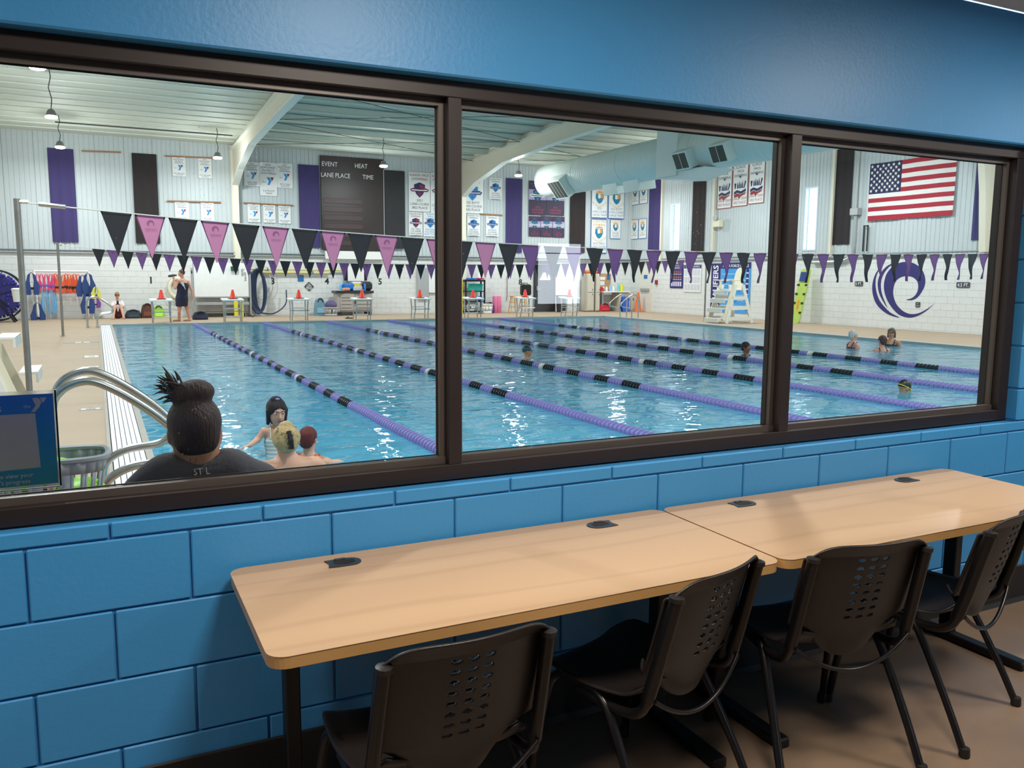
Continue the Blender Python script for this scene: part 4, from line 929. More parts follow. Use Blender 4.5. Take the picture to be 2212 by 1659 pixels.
# exit door on the right wall
l, r, z0, z1 = rwrect(1385, 548, 1408, 672, 0.0); l, r = max(l, r), min(l, r)
t = empty_struct('door_2', (XW, (l+r)/2, 0)); t.rotation_euler = (0, 0, -PI/2); w = abs(l-r)
MB().bbox(-w/2, w/2, -.05, 0, 0, 2.15, .004).obj('door_leaf', mat('white door paint', (222, 222, 214), .45), t); MB().box(-w/2-.06, -w/2, -.07, 0, 0, 2.2).box(w/2, w/2+.06, -.07, 0, 0, 2.2).box(-w/2, w/2, -.07, 0, 2.15, 2.2).obj('door_frame', steelw, t)
MB().bbox(-w*.38, w*.38, -.13, -.05, .95, 1.07, .01).obj('push_bar', aluw, t)
MB().box(-.14, .14, -.056, -.05, 1.5, 1.68).obj('door_notice', borderb, t)
tag(MB().bbox(-.07, .07, -.08, 0, 0, .2, .01).obj('fire_alarm', red, loc=(XW, at(1419, 617, X=XW)[1], 1.25)), 'small red fire alarm pull on the right wall by the exit door', 'alarm').rotation_euler = (0, 0, -PI/2)
# ================================================================== POOL EQUIPMENT
# ---- lane ropes of discs
lav = mat('lavender float', (138, 132, 194), 0.42, var=0.08, spec=0.5); fblk = mat('black float', (24, 24, 28), 0.35, spec=0.5); fwh = mat('white float', (226, 226, 224), 0.45)
def disc():
    m = MB(); prof = []
    m.lathe([(0.020, -0.036), (0.034, -0.030), (0.042, -0.014), (0.067, -0.009), (0.069, 0.006), (0.056, 0.010), (0.040, 0.014), (0.034, 0.032), (0.020, 0.036)], (0, 0, 0), 14, 'y'); return m
FM = {}
for nm, m in (('l', lav), ('b', fblk), ('w', fwh)):
    FM[nm] = disc().data('float', m); shade(FM[nm], 40)
PT = 0.078
ordn = ['first from the left', 'second from the left', 'third from the left', 'fourth from the left', 'fifth from the left', 'sixth and farthest to the right']
def fcol(y):
    if y < py0+4.6 or y > py1-4.6: return 'l'
    for wq in (10.6, 20.2, 14.9):
        if abs(y-wq) < PT*0.9: return 'w'
    return 'b' if ((y-py0-4.6)//0.42) % 2 == 0 else 'l'
for i, x in enumerate(LX):
    t = thing('lane_rope', (x, 0, ZW+0.012), 'floating lane rope of lavender and black discs, '+ordn[i], 'lane rope', 'lane ropes across the pool')
    MB().tube([(0, py0, 0), (0, py1, 0)], 0.008, 6).obj('cable', steel, t)
    far = {'l': MB(), 'b': MB(), 'w': MB()}; y = py0+0.25; n = 0
    yfar = min(14.0, 26)
    while y < py1-0.2:
        c = fcol(y)
        sag = 0.0
        if y < 13.0: inst(FM[c], 'float', t, (0.006*math.sin(y*3+i), y, sag))
        else: far[c].lathe([(0.03, -0.034), (0.068, -0.012), (0.068, 0.010), (0.03, 0.034)], (0.008*math.sin(y*3+i), y, 0), 9, 'y')
        y += PT
    k = MB()
    for j, c in enumerate('lbw'):
        o = len(k.v); k.v += far[c].v; k.f += [tuple(q+o for q in f) for f in far[c].f]; k.mi += [j]*len(far[c].f)
    o = k.obj('far_floats', [lav, fblk, fwh], t, smooth=40); o['kind'] = 'stuff'

# ---- backstroke pennants on two lines with their poles
pk = mat('pink pennant', (210, 136, 172), 0.7, var=0.05); vio = mat('purple pennant', (126, 88, 144), 0.7, var=0.06); bp = mat('black pennant', (36, 34, 38), 0.7, var=0.1); hemm = mat('plum pennant hem', (104, 52, 96), 0.7)
[translucent(q_, .4) for q_ in (pk, vio)]
rope = mat('white cord', (214, 214, 204), 0.6); logo = mat('pennant print', (150, 84, 134), 0.7)
POLES = [((-0.47, 7.4), 2.32, 0.030), ((20.4, 7.4), 2.32, .030), ((-0.62, 21.6), 2.32, .030), ((20.1, 21.9), 2.32, .030)]
pl = ['near left steel pole holding the pennant line by the guard chair', 'near right steel pole holding the pennant line', 'far left steel pole holding the pennant line', 'far right steel pole by the white guard chair']
for ((x, y), h, r), lab in zip(POLES, pl):
    t = thing('pennant_pole', (x, y, 0), lab, 'pole', 'stanchion poles'); MB().tube([(0, 0, 0), (0, 0, h)], r, 12).obj('tube', galv, t, smooth=40)
    MB().lathe([(r+.04, 0), (r+.04, .012), (r+.01, .02)], (0, 0, 0), 14).obj('floor_plate', steel, t); MB().tube([(0, 0, h-.03), (.10, 0, h-.03)], .018, 8).obj('rope_arm', steel, t)
def pennant_line(x0, x1, y, zf, first, xmax, label, seedk, near):
    t = thing('pennant_line', (x0, y, 0), label, 'pennants', None)
    pts = [(x-x0, 0, zf(x)) for x in [x0+(x1-x0)*k/40 for k in range(41)]]; MB().tube(pts, 0.007, 6).obj('cord', rope, t)
    if near: MB().tube([(0.12, 0, zf(x0+.12)), (0.36, 0, zf(x0+.36))], 0.022, 10).obj('tensioner', steel, t, smooth=40)
    x = first; i = 0; Rr = random.Random(seedk); pw_ = 0.328 if near else 0.335
    while x < xmax:
        black = i % 2 == 0; pink = (near and i < 14)
        wv = 0.0 if x < 4.2 else min(1.0, (x-4.2)/3.0)
        if not near: wv = 0.15
        L_ = 0.455; W2 = (pw_-0.03)*(0.5-0.06*wv); ph = Rr.uniform(0, 6); tw = Rr.uniform(-.6, .6)
        za = zf(x+pw_/2)
        def fn(u, v, ph=ph, tw=tw, wv=wv, za=za, x=x):
            hw = W2*(1-v)**(1+0.25*wv)+0.002; s = (u-.5)*2
            yy = wv*0.02*math.sin(s*2.5+ph+v*4)*(0.3+v); xx = s*hw*(1-0.25*wv*v)+wv*0.02*math.sin(v*7+ph)*v+0.01*tw*v
            return (x-x0+pw_/2+xx, yy, za-L_*v+ (zf(x+pw_/2+s*hw)-za)*(1-v))
        nm = 'pennant'
        mm = bp if black else (pk if pink and x < 5.0 else vio)
        pn = MB().grid(fn, 6, 10).obj(nm, mm, t, smooth=180)
        md = MB(); md.grid(lambda u, v: (lambda p: (p[0], p[1]-0.004, p[2]))(fn(u, v*0.055)), 6, 1)
        md.grid(lambda u, v: (lambda p: (p[0], p[1]-0.004, p[2]))(fn(u*0.05, v)), 1, 8).grid(lambda u, v: (lambda p: (p[0], p[1]-0.004, p[2]))(fn(0.95+u*0.05, v)), 1, 8)
        md.obj('hem', hemm if not black else bp, pn)
        if not black and (near and x < 4.5 or not near and x < 12):
            F = lambda a, b, c, za=za, x=x: (x-x0+pw_/2+a, -0.006, za+b)
            e = MB(); R1 = 0.036
            arc = [(R1*math.cos(a)*(1), R1*math.sin(a)) for a in [math.radians(-40+k*24) for k in range(12)]]; inn = [(R1*0.62*math.cos(a)+0.004, R1*0.62*math.sin(a)-0.004) for a in [math.radians(-20+k*21) for k in range(12)]]
            e.flat([(p[0], p[1]-0.085) for p in arc+inn[::-1]], 0, F)
            if near: e.text('AQUA FORCE', 0, -0.145, 0.017, F, mirror=True, maxw=0.115).text('OUR YMCA SWIM TEAM', 0, -0.163, 0.008, F, mirror=True, maxw=0.095)
            e.obj('emblem', logo if near else hemm, pn)
        x += pw_; i += 1
zn = lambda x: 2.29-0.335*(1-((x-8.2)/8.7)**2) if x < 8.2 else 2.29-0.335*(1-((x-8.2)/12.2)**2)
zfar = lambda x: 2.27-0.36*(1-((x-8.2)/8.85)**2) if x < 8.2 else 2.27-0.36*(1-((x-8.2)/12.0)**2)
pennant_line(-0.40, 20.4, 7.4, zn, 0.265, 15.0, 'near line of black and pink backstroke pennants with mirrored lettering', 3, True)
pennant_line(-0.55, 20.1, 21.6, zfar, 0.13, 19.2, 'far line of small black and purple backstroke pennants', 5, False)

# ---- starting platforms with cones
bx = [2.04, 4.25, 6.44, 8.68, 10.87, 13.01, 15.24, 17.25]
def make_block():
    t = thing('starting_platform', (0, 0, 0), 'x', 'starting block', 'starting platforms at the far end')
    MB().prism([(-0.30, 0.735), (0.30, 0.70), (0.30, 0.745), (-0.30, 0.785)], -0.34, 0.34, lambda u, v, h: (h, -u*1.0, v)).obj('platform', white_p, t)
    for sx in (-1, 1):
        MB().tube([(0.27*sx, -0.24, 0.70), (0.25*sx, -0.22, 0.35), (0.27*sx, -0.12, 0.0)], [0.045, 0.036, 0.03], 8, sy=0.6).obj('leg', aluw, t, smooth=40)
        MB().tube([(0.27*sx, 0.20, 0.72), (0.26*sx, 0.16, 0.35), (0.27*sx, 0.20, 0.0)], [0.04, 0.034, 0.028], 8, sy=0.6).obj('leg', aluw, t, smooth=40)
    MB().bbox(-0.25, 0.25, 0.05, 0.25, 0.16, 0.19, .005).obj('step', white_p, t); MB().bbox(-0.25, 0.25, 0.08, 0.22, 0.42, 0.45, .005).obj('step', white_p, t)
    MB().tube([(-0.30, -0.27, 0.36), (0.30, -0.27, 0.36)], 0.014, 8).tube([(-0.30, -0.27, 0.36), (-0.27, 0.15, 0.36)], .014, 8).tube([(0.30, -0.27, 0.36), (0.27, 0.15, 0.36)], .014, 8).obj('grip_bar', steel, t, smooth=40)
    return t
conem = mat('orange red cone', (236, 62, 40), 0.45, var=0.04); coneb = mat('dark cone base', (80, 30, 28), 0.6)
def make_cone():
    t = thing('traffic_cone', (0, 0, 0), 'x', 'cone', 'orange cones on the starting platforms')
    MB().lathe([(0.105, 0.02), (0.098, 0.03), (0.034, 0.30), (0.030, 0.305), (0.0, 0.305)], (0, 0, 0), 14).obj('body', conem, t, smooth=40); MB().prism(rrect(-.14, .14, -.14, .14, .03), 0, .02, lambda u, v, h: (u, v, h)).obj('base', coneb, t); return t
sp0 = make_block(); cn0 = make_cone()
wl_ = ['in front of the boy sitting by the wall', 'in front of the whiteboard', 'below the blue notice sheet', 'in front of the grey storage cabinet', 'left of the second mullion, sixth counting lanes from the right', 'in front of the equipment shelf', 'in front of the wooden stools', 'farthest right, in front of the locker cabinet']
wl_[4] = 'just left of the first window mullion'
for i, x in enumerate(bx):
    s = sp0 if i == 0 else dup(sp0); s.location = (x, 26.82, 0.0); s['label'] = 'white starting platform on grey legs '+wl_[i]
    c = cn0 if i == 0 else dup(cn0); c.location = (x+0.02, 26.86, 0.765); c.rotation_euler = (0, 0, 0.2*i); c['label'] = 'orange cone on the starting platform '+wl_[i]
# lane numbers painted on the far wall
for n, px, py in (('1', 326, 605), ('3', 589, 607), ('4', 706, 607), ('5', 821, 608), ('8', 1124, 609)):
    p = at(px, py, Y=YW); t = tag(MB().text(n, 0, 0, 0.24, d=0.004, bold=0.025).obj('lane_number', ink, loc=(p[0], YW, p[2])), 'black lane number %s painted on the far block wall' % {'1': 'one', '3': 'three', '4': 'four', '5': 'five', '8': 'eight'}[n], 'number', 'lane numbers on the far wall')

# ---- grab rails and ladders
def grab_rail(xp, y, label, s=1, H=0.95, reach=0.68, n='pool_grab_rail'):
    t = thing(n, (xp, y, 0), label, 'handrail', 'stainless pool ladders')
    pts = curve_pts([(0, 0, 0), (0, 0, 0.45), (0.0, 0, H-0.24), (0.05, 0, H-0.07), (0.18, 0, H), (0.31, 0, H-0.045), (0.50, 0, H-0.19), (0.62, 0, H-0.32), (0.64, 0, H-0.41), (0.56, 0, H-0.475), (0.38, 0, H-0.50), (0.265, 0, H-0.57), (0.24, 0, H-0.68), (0.24, 0, 0.08), (0.24, 0, 0)], 6)
    pts = [(p[0]*s*reach/0.64, p[1], p[2]) for p in pts]
    MB().tube(pts, 0.0245, 12).obj('bent_tube', steel, t, smooth=60)
    for q in (0, 0.24*s*reach/0.64): MB().lathe([(0.05, 0), (0.05, 0.01), (0.03, 0.016)], (q, 0, 0), 14).obj('floor_flange', steel, t)
    return t
grab_rail(-0.07, 2.62, 'large bent stainless grab rail, nearer of the pair beside the notice', H=1.0, reach=0.66); grab_rail(-0.07, 3.15, 'large bent stainless grab rail, farther of the pair beside the notice', H=1.0, reach=0.66)
grab_rail(at(190, 703, Z=0)[0], 24.9, 'small bent grab rail, left one at the far left pool corner', reach=.7, H=.9); grab_rail(at(190, 703, Z=0)[0], 25.5, 'small bent grab rail, right one at the far left pool corner', reach=.7, H=.9)
p = at(1369, 683, Z=0); grab_rail(px1+0.45, 24.6, 'stainless ladder rail by the blue floor sign, nearer one', s=-1, reach=.8, H=.9); grab_rail(px1+0.45, 25.4, 'stainless ladder rail by the blue floor sign, farther one', s=-1, reach=.8, H=.9)

# ---- lifeguard chairs
def guard_chair(loc, rz, S, label, steps=((0.14, 0.80), (0.48, 0.68), (0.80, 0.56), (1.08, .44))):
    t = thing('lifeguard_chair', loc, label, 'lifeguard chair', 'lifeguard chairs', rz)
    W = 0.42; a = S
    for s in (-1, 1):
        y = W*s
        MB().beam((0.62*a, y*1.12, 0), (0.16*a, y*.80, 1.30*a), 0.05, 0.13, (1, 0, 0), .004).obj('leg', white_p, t); MB().beam((-0.50*a, y*1.12, 0), (-0.16*a, y*.80, 1.30*a), 0.05, 0.13, (1, 0, 0), .004).obj('leg', white_p, t)
        for zz, xa, xb in ((0.16, -0.46, 0.56), (0.52, -0.36, 0.44), (0.86, -0.27, 0.33)): MB().beam((xa*a, y*(1.1-zz*.2)+.035*s, zz*a), (xb*a, y*(1.1-zz*.2)+.035*s, zz*a), 0.03, 0.13, (0, 0, 1), .003).obj('side_rail', white_p, t)
        MB().bbox(-0.20*a, 0.40*a, y*.80-.07, y*.80+.07, 1.44*a, 1.475*a, .004).obj('armrest', cream_p, t)
        MB().bbox(0.24*a, 0.30*a, y*.8-.03, y*.8+.03, 1.16*a, 1.44*a, .003).obj('arm_post', cream_p, t)
        MB().beam((0.28*a, y*.80, 1.28*a), (0.70*a, y*1.0, .1), 0.035, 0.10, (1, 0, 0), .003).obj('step_stringer', cream_p, t)
    MB().bbox(-0.22*a, 0.26*a, -W*.78, W*.78, 1.12*a, 1.16*a, .006).obj('seat_board', white_p, t)
    bk = [(-W*.5, 1.16*a), (W*.5, 1.16*a), (W*.55, 1.5*a), (W*.45, 1.75*a), (W*.25, 1.86*a), (0, 1.9*a), (-W*.25, 1.86*a), (-W*.45, 1.75*a), (-W*.55, 1.5*a)]
    MB().prism(bk, -0.03, 0.0, lambda u, v, h: (-0.20*a-(v-1.16*a)*.12+h, u, v)).obj('back_board', cream_p, t)
    for zz, xx in steps:
        MB().bbox((xx-.12)*a, (xx+.10)*a, -W*.9, W*.9, zz*a, (zz+.035)*a, .004).obj('step', white_p, t); MB().bbox((xx+.07)*a, (xx+.10)*a, -W*.9, W*.9, (zz-.11)*a, zz*a, .003).obj('step_face', white_p, t)
    MB().beam((-.50*a, -W*1.12, .02), (-.50*a, W*1.12, .02), .06, .04).beam((.62*a, -W*1.12, .02), (.62*a, W*1.12, .02), .06, .04).obj('base_skid', white_p, t)
    return t
guard_chair((-1.22, 8.45, 0), 0, 0.86, 'white plastic lifeguard chair at the left edge behind the steel pole', ((0.14, 0.94), (0.55, 0.83), (1.0, .60)))
p = at(1575, 697, Z=0); guard_chair((p[0]+.1, p[1], 0), PI, 1.02, 'white lifeguard chair on the right deck before the blue goals poster')
t = thing('drink_cup', (-.62, 8.12, 1.30), 'half full iced coffee cup standing on the left guard chair arm', 'cup'); MB().lathe([(.033, 0), (.046, .13), (.048, .13)], (0, 0, 0), 14).obj('cup_body', mat('clear frosted cup', (226, 222, 208), .3), t, smooth=50); MB().lathe([(.05, .13), (.05, .142), (.03, .15)], (0, 0, 0), 14).obj('lid', white_p, t)
t.location = (at(38, 668, Y=8.1)[0], 8.1, 1.475*.86)
sh = mat('black sandal rubber', (36, 34, 34), .7)
def sandals(px, py, lab, rz=0):
    q = at(px, py, Z=0); t = thing('sandals', (q[0], q[1], 0.0), lab, 'sandals', rz=rz)
    for s in (-1, 1): o = MB().prism([(x+.1*s, y) for x, y in [(.04*math.cos(a)*(1+.2*math.sin(a)), .13*math.sin(a)) for a in [k*PI/6 for k in range(12)]]], 0.0, .03, lambda u, v, h: (u, v, h)).obj('sole', sh, t); MB().tube([(.1*s-.045, .02, .02), (.1*s, .05, .06), (.1*s+.045, .02, .02)], .012, 6).obj('strap', sh, o)
sandals(1568, 692, 'pair of black sandals under the right lifeguard chair', .4); sandals(754, 688, 'pair of dark sandals on the far deck before the storage cabinet', 1.2); 

# depth markings on the left deck
tilew = mat('white deck tile', (214, 212, 204), .6); tileg = mat('grey deck tile', (142, 142, 144), .6)
def deck_tile(px, py, w, d, txt, lab):
    q = at(px, py, Z=0); t = thing('deck_marking', (px0-GO-0.02-w/2, q[1], 0.0), lab, 'deck marking', 'tile markings beside the gutter')
    MB().box(-w/2, w/2, -d/2, d/2, 0.0, .003).obj('tile_band', tileg, t); f = lambda u, v, h: (v, -u, h)
    MB().box(-w/2+.03, w/2-.03, -d/2+.03, d/2-.03, .003, .0045).obj('white_tile', tilew, t) if txt != 'NO DIVING' else MB().box(-.12, 0, -d/2+.02, d/2-.02, .003, .0045).box(.05, .17, -d/2+.02, d/2-.02, .003, .0045).obj('white_tile', tilew, t)
    if txt != 'NO DIVING': MB().text(txt, 0, 0, min(w*.5, .1), f, .006, maxw=d*.8, bold=.02).obj('lettering', tileg, t)
deck_tile(190, 739.5, .75, .28, 'NO DIVING', 'wide grey tile band with two white tiles, by the far pole'); deck_tile(208, 770, .30, .50, '3 FT', 'square white tile depth mark by the gutter, third from far'); deck_tile(212, 792, .22, .24, '4', 'tiny tile number by the gutter, fourth from far')
deck_tile(205, 752, .2, .14, '2', 'tiny tile number by the gutter, second from far'); deck_tile(208, 726, .2, .12, '1', 'tiny tile number by the gutter, first from far'); deck_tile(208, 883, .26, .16, '4 FT', 'small tile depth mark by the gutter behind the grab rail')

# ---- basket stand in front of the rails
gb = mat('grey plastic basket', (150, 154, 162), .45); lime = mat('lime green plastic', (146, 222, 50), .45); redp = mat('red pipe', (206, 36, 58), .4); nood = mat('lilac foam', (138, 118, 178), .8)
bxx = at(190, 990, Y=2.1)
by = 2.08; zb = 0.42
t = thing('red_pipe_rack', (-0.08, by, 0), 'low rack of red pipes under the laundry basket by the grab rails', 'rack')
for zz in (.22, .40):
    for yy in (-.17, .17): MB().tube([(-.30, yy, zz), (.40, yy, zz)], .015, 8).obj('long_pipe', redp, t, smooth=40)
for xx in (-.30, .40):
    for yy in (-.17, .17): MB().tube([(xx, yy, 0), (xx, yy, .42)], .015, 8).obj('upright_pipe', redp, t, smooth=40)
    MB().tube([(xx, -.17, .40), (xx, .17, .40)], .015, 8).tube([(xx, -.17, .22), (xx, .17, .22)], .015, 8).obj('cross_pipe', redp, t, smooth=40)
tag(MB().lathe([(.02, -.42), (.062, -.415), (.062, .415), (.02, .42)], (0, 0, 0), 16, 'x').obj('foam_noodle', nood, loc=(-.02, by-.08, .24+.062), smooth=50), 'lilac foam roller lying in the red pipe rack', 'foam roller')
def basket(loc, L_, W2, H2, m, label, rz=0, name='laundry_basket', rows=1, group=None):
    t = thing(name, loc, label, 'basket', group, rz); n = 22
    def ring(k): a = 2*PI*k/n; c, s = math.cos(a), math.sin(a); e = 0.55; return (math.copysign(abs(c)**e, c), math.copysign(abs(s)**e, s))
    w = MB(); sk = MB()
    for k in range(n):
        x0, y0 = ring(k); x1, y1 = ring(k+1)
        P = lambda x, y, v: (x*L_*(.40+.10*v), y*W2*(.40+.10*v), H2*v)
        w.add([P(x0, y0, 0), P(x1, y1, 0), P(x1, y1, .25), P(x0, y0, .25)], [(0, 1, 2, 3)]).add([P(x0, y0, .75), P(x1, y1, .75), P(x1, y1, .97), P(x0, y0, .97)], [(0, 1, 2, 3)])
        xm, ym = (x0*.72+x1*.28), (y0*.72+y1*.28); w.add([P(x0, y0, .25), P(xm, ym, .25), P(xm, ym, .75), P(x0, y0, .75)], [(0, 1, 2, 3)]); xn, yn = (x0*.28+x1*.72), (y0*.28+y1*.72); w.add([P(xn, yn, .25), P(x1, y1, .25), P(x1, y1, .75), P(xn, yn, .75)], [(0, 1, 2, 3)])
    w.add([(ring(k)[0]*L_*.4, ring(k)[1]*W2*.4, 0.004) for k in range(n)], [tuple(range(n))])
    o = w.obj('basket_wall', m, t, smooth=40); md = o.modifiers.new('s', 'SOLIDIFY'); md.thickness = .006
    MB().tube([(ring(k)[0]*L_*.5, ring(k)[1]*W2*.5, H2) for k in range(n+1)], .014, 6).obj('rim', m, t, smooth=50); return t
basket((-0.035, by, .425), .50, .34, .28, gb, 'grey laundry basket full of lime green swim toys beside the grab rails')
for k, (dx, dy, dz, r) in enumerate(((-.14, .02, .17, (.13, .12, .07)), (.0, .08, .20, (.10, .10, .05)), (.12, -.03, .11, (.11, .12, .05)))):
    tag(MB().ball((0, 0, 0), r, 16, 9).obj('swim_toy', lime, loc=(-.035+dx, by+dy, .43+dz), smooth=180), ['largest lime green swim toy at the left in the basket', 'lime green swim toy at the back of the basket', 'lime green swim toy low at the right in the basket'][k], 'swim toy', 'lime toys in the grey basket')
tag(MB().lathe([(.05, 0), (.075, .01), (.085, .17), (.08, .175)], (0, 0, 0), 18).obj('white_tub', white_p, loc=(-.20, by-.28, .0+.30), smooth=50), 'white plastic tub standing left before the grey basket', 'tub'); 
tb = thing('side_stool', (-.20, by-.28, 0), 'small white stool carrying the white tub', 'stool'); MB().lathe([(.12, .27), (.13, .28), (.13, .30)], (0, 0, 0), 18).obj('seat', white_p, tb); [MB().tube([(.09*c, .09*s, .28), (.12*c, .12*s, 0)], .012, 8).obj('leg', white_p, tb) for c, s in ((1, 0), (-1, 0), (0, 1), (0, -1))]
tag(MB().prism(rrect(-.10, .10, -.07, .07, .03), 0, .04, lambda u, v, h: (u, v, h)).obj('green_block', lime, loc=(.47, by, .32)), 'lime green float block at the right end of the red pipe rack', 'float'); MB()
tag(MB().bbox(-.12, .12, -.15, .15, 0, .02).obj('rack_tray', white_p, loc=(.47, by, .30)), 'small white tray under the lime green float', 'tray')
tt = bpy.data.objects['rack_tray']; tt.location = (.30, by, .415); bpy.data.objects['green_block'].location = (.27, by, .436)

# ================================================================== ALONG THE FAR WALL
def base(px, py=None, Y=None):
    return at(px, 640, Y=Y)[0]
def dx(px0_, px1_, Y): return abs(at(px1_, 640, Y=Y)[0]-at(px0_, 640, Y=Y)[0])
def zz(px, py, Y): return max(0.0, at(px, py, Y=Y)[2])
# blue lane-rope reel at the left edge
Y = 29.0; x = at(-8, 640, Y=Y)[0]
t = thing('lane_rope_reel', (x, Y, 0), 'big reel wound with purple lane rope at the left edge by the wall', 'reel')
RR = 0.80; cz = zz(5, 638, Y)
for yy in (-.32, .32): MB().tube([(RR*math.cos(a), yy, cz+RR*math.sin(a)) for a in [2*PI*k/32 for k in range(33)]], .022, 6).obj('rim_hoop', black_m, t, smooth=60); [MB().tube([(0, yy, cz), (RR*math.cos(a), yy, cz+RR*math.sin(a))], .014, 6).obj('spoke', black_m, t) for a in (0.3, 1.35, 2.4, 3.44, 4.5, 5.5)]
MB().tube([(0, -.36, cz), (0, .36, cz)], .04, 8).obj('axle', steel, t); MB().lathe([(.02, -.25), (.66, -.25), (.66, .25), (.02, .25)], (0, 0, cz), 28, 'y').obj('wound_core', mat('deep violet rope core', (44, 38, 118), .6, var=.4, scale=14), t, smooth=30)
rl = mat('violet lane rope', (64, 56, 160), .4)
for rr in (.34, .44, .54, .62, .69):
    k = MB(); n = int(2*PI*rr/.10)
    for j in range(n): a = 2*PI*j/n; k.ball((rr*math.cos(a), -.24+.14*(j % 4), cz+rr*math.sin(a)), (.05, .07, .05), 7, 5)
    k.obj('wound_rope', rl, t, smooth=60)
for yy in (-.36, .36): MB().beam((-.5, yy, 0.0), (0, yy, cz), .04, .06).beam((.5, yy, 0), (0, yy, cz), .04, .06).obj('stand_leg', black_m, t)
# life-vest rack
Y = 30.35; xl, xr = at(77, 640, Y=Y)[0], at(196, 640, Y=Y)[0]; zt = zz(130, 586, Y)
t = thing('vest_rack', ((xl+xr)/2, Y, 0), 'white pipe rack hung with pink and orange life vests', 'rack'); hw = (xr-xl)/2
MB().tube([(-hw, 0, zt), (hw-.05, 0, zt)], .035, 10).obj('top_rail', white_p, t, smooth=40)
for s in (-1, 1): MB().tube([(hw*s*(1 if s < 0 else .97), 0, zt), (hw*s*.98, -.1, .9), (hw*s*.93+(.1 if s > 0 else 0), -.22, .0)], .035, 10).obj('upright', white_p, t, smooth=40); MB().tube([(hw*s*.98, -.1, .9), (hw*s*.95, .22, 0)], .03, 8).obj('rear_leg', white_p, t, smooth=40)
vestc = {'pink': mat('pink vest nylon', (222, 70, 120), .7), 'orange': mat('orange vest nylon', (226, 92, 50), .7), 'navy': mat('navy vest nylon', (36, 62, 118), .7)}
bluest = mat('light blue strap', (90, 170, 226), .7); nbk = mat('black webbing', (34, 32, 36), .8); violet = mat('violet vest panel', (110, 90, 190), .7)
def vest(loc, col, lab, grp, strap=False, rz=0.0, s=1.0, wx=1.0):
    t = thing('life_vest', loc, lab, 'life vest', grp, rz); m = vestc[col]
    for sx in (-1, 1):
        MB().prism([(.02*sx, .0), (.10*sx, .0), (.12*sx, .22), (.075*sx, .38), (.055*sx, .50), (.02*sx, .52), (.035*sx, .34), (.025*sx, .2)][::sx], 0, .05*s*wx, lambda u, v, h: (u*s*wx, -h, (v-.55)*s)).obj('foam_panel', m, t)
    MB().tube([(-.05*s, -.02, -.04*s), (0, -.02, -.0), (.05*s, -.02, -.04*s)], .012, 6).obj('shoulder_strap', m, t)
    MB().box(-.12*s, .12*s, -.06, -.05, -.42*s, -.36*s).obj('belt', violet if col == 'pink' else nbk, t)
    if strap: MB().box(-.03, .0, -.03, -.02, -1.35, -.5).box(.02, .05, -.03, -.02, -1.3, -.5).box(-.03, .05, -.03, -.02, -1.36, -1.33).obj('hanging_strap', bluest, t)
cx = (xl+xr)/2; vx = [84, 92, 102, 112, 118]
for k, px in enumerate(vx): vest((at(px, 640, Y=Y)[0], Y-.03*(k % 2), zt-.10), 'pink', 'pink life vest with light blue straps, number %s from the left on the rack' % ['one', 'two', 'three', 'four', 'five'][k], 'pink vests on the rack', k > 0, .1*(k % 3))
for k, px in enumerate([123, 130, 139, 146, 152, 158, 164, 171]): vest((at(px, 640, Y=Y)[0], Y-.04*(k % 2), zt-.08-.02*(k % 3)), 'orange', 'orange life vest, %s in the orange row on the rack' % ['first', 'second', 'third', 'fourth', 'fifth', 'sixth', 'seventh', 'last'][k], 'orange vests on the rack', False, .15*((k % 3)-1), 1.15)
for px, dz, lab in ((71, .05, 'navy life vest hanging on the left end of the rack, upper'), (80, 1.05, 'navy life vest hanging low on the left leg of the rack'), (192, .05, 'navy life vest hanging on the right end of the rack, upper'), (188, .7, 'navy life vest hanging low on the right leg of the rack'), (180, .12, 'dark navy life vest next to the last orange vest on the rack')): vest((at(px, 640, Y=Y-.2)[0], Y-.20-.10*(px % 3), zt-dz), 'navy', lab, 'navy vests on the rack', False, .2, 1.35, 1.4)
for px, dz, m, lab in ((207, .80, mat('yellow nylon', (214, 210, 90), .7), 'small yellow float vest low on the right of the rack'), (205, 1.12, mat('magenta purple nylon', (120, 60, 150), .7), 'small purple float vest low on the right of the rack')):
    q = at(px, 640, Y=Y-.3); vestc[lab] = m; vest((q[0], Y-.3, zt-dz+.28), lab, lab, 'small vests on the rack', False, .3, .75, 1.9)
# bags
def bag(px, w, h, col, lab, Y=30.3, name='sports_bag', d=.35, trim=None):
    t = thing(name, (at(px, 640, Y=Y)[0], Y, 0), lab, 'bag', None); m = mat('bag '+str(col), col, .8, var=.15, scale=8)
    def fn(u, v): a = 2*PI*u; r = (1-.28*v**2.5); return (w/2*math.copysign(abs(math.cos(a))**.6, math.cos(a))*r*(1+.04*math.sin(7*a)), d/2*math.copysign(abs(math.sin(a))**.6, math.sin(a))*r, h*v*(1-.06*math.cos(a*2)))
    k = MB().grid(fn, 20, 6); k.add([fn(q/20, 1) for q in range(20)], [tuple(range(20))]); k.obj('bag_body', m, t, smooth=60)
    MB().tube([(-w*.25, -d*.4, h*.85), (-w*.1, -d*.42, h*1.08), (w*.1, -d*.42, h*1.08), (w*.25, -d*.4, h*.85)], .018, 6).obj('handle', nbk if trim is None else trim, t, smooth=40)
    MB().box(-w*.3, w*.3, -d/2-.012, -d/2+.01, h*.18, h*.5).obj('pocket', mat('bag pocket '+str(col), tuple(min(255, int(c*1.25)+8) for c in col), .8), t); return t
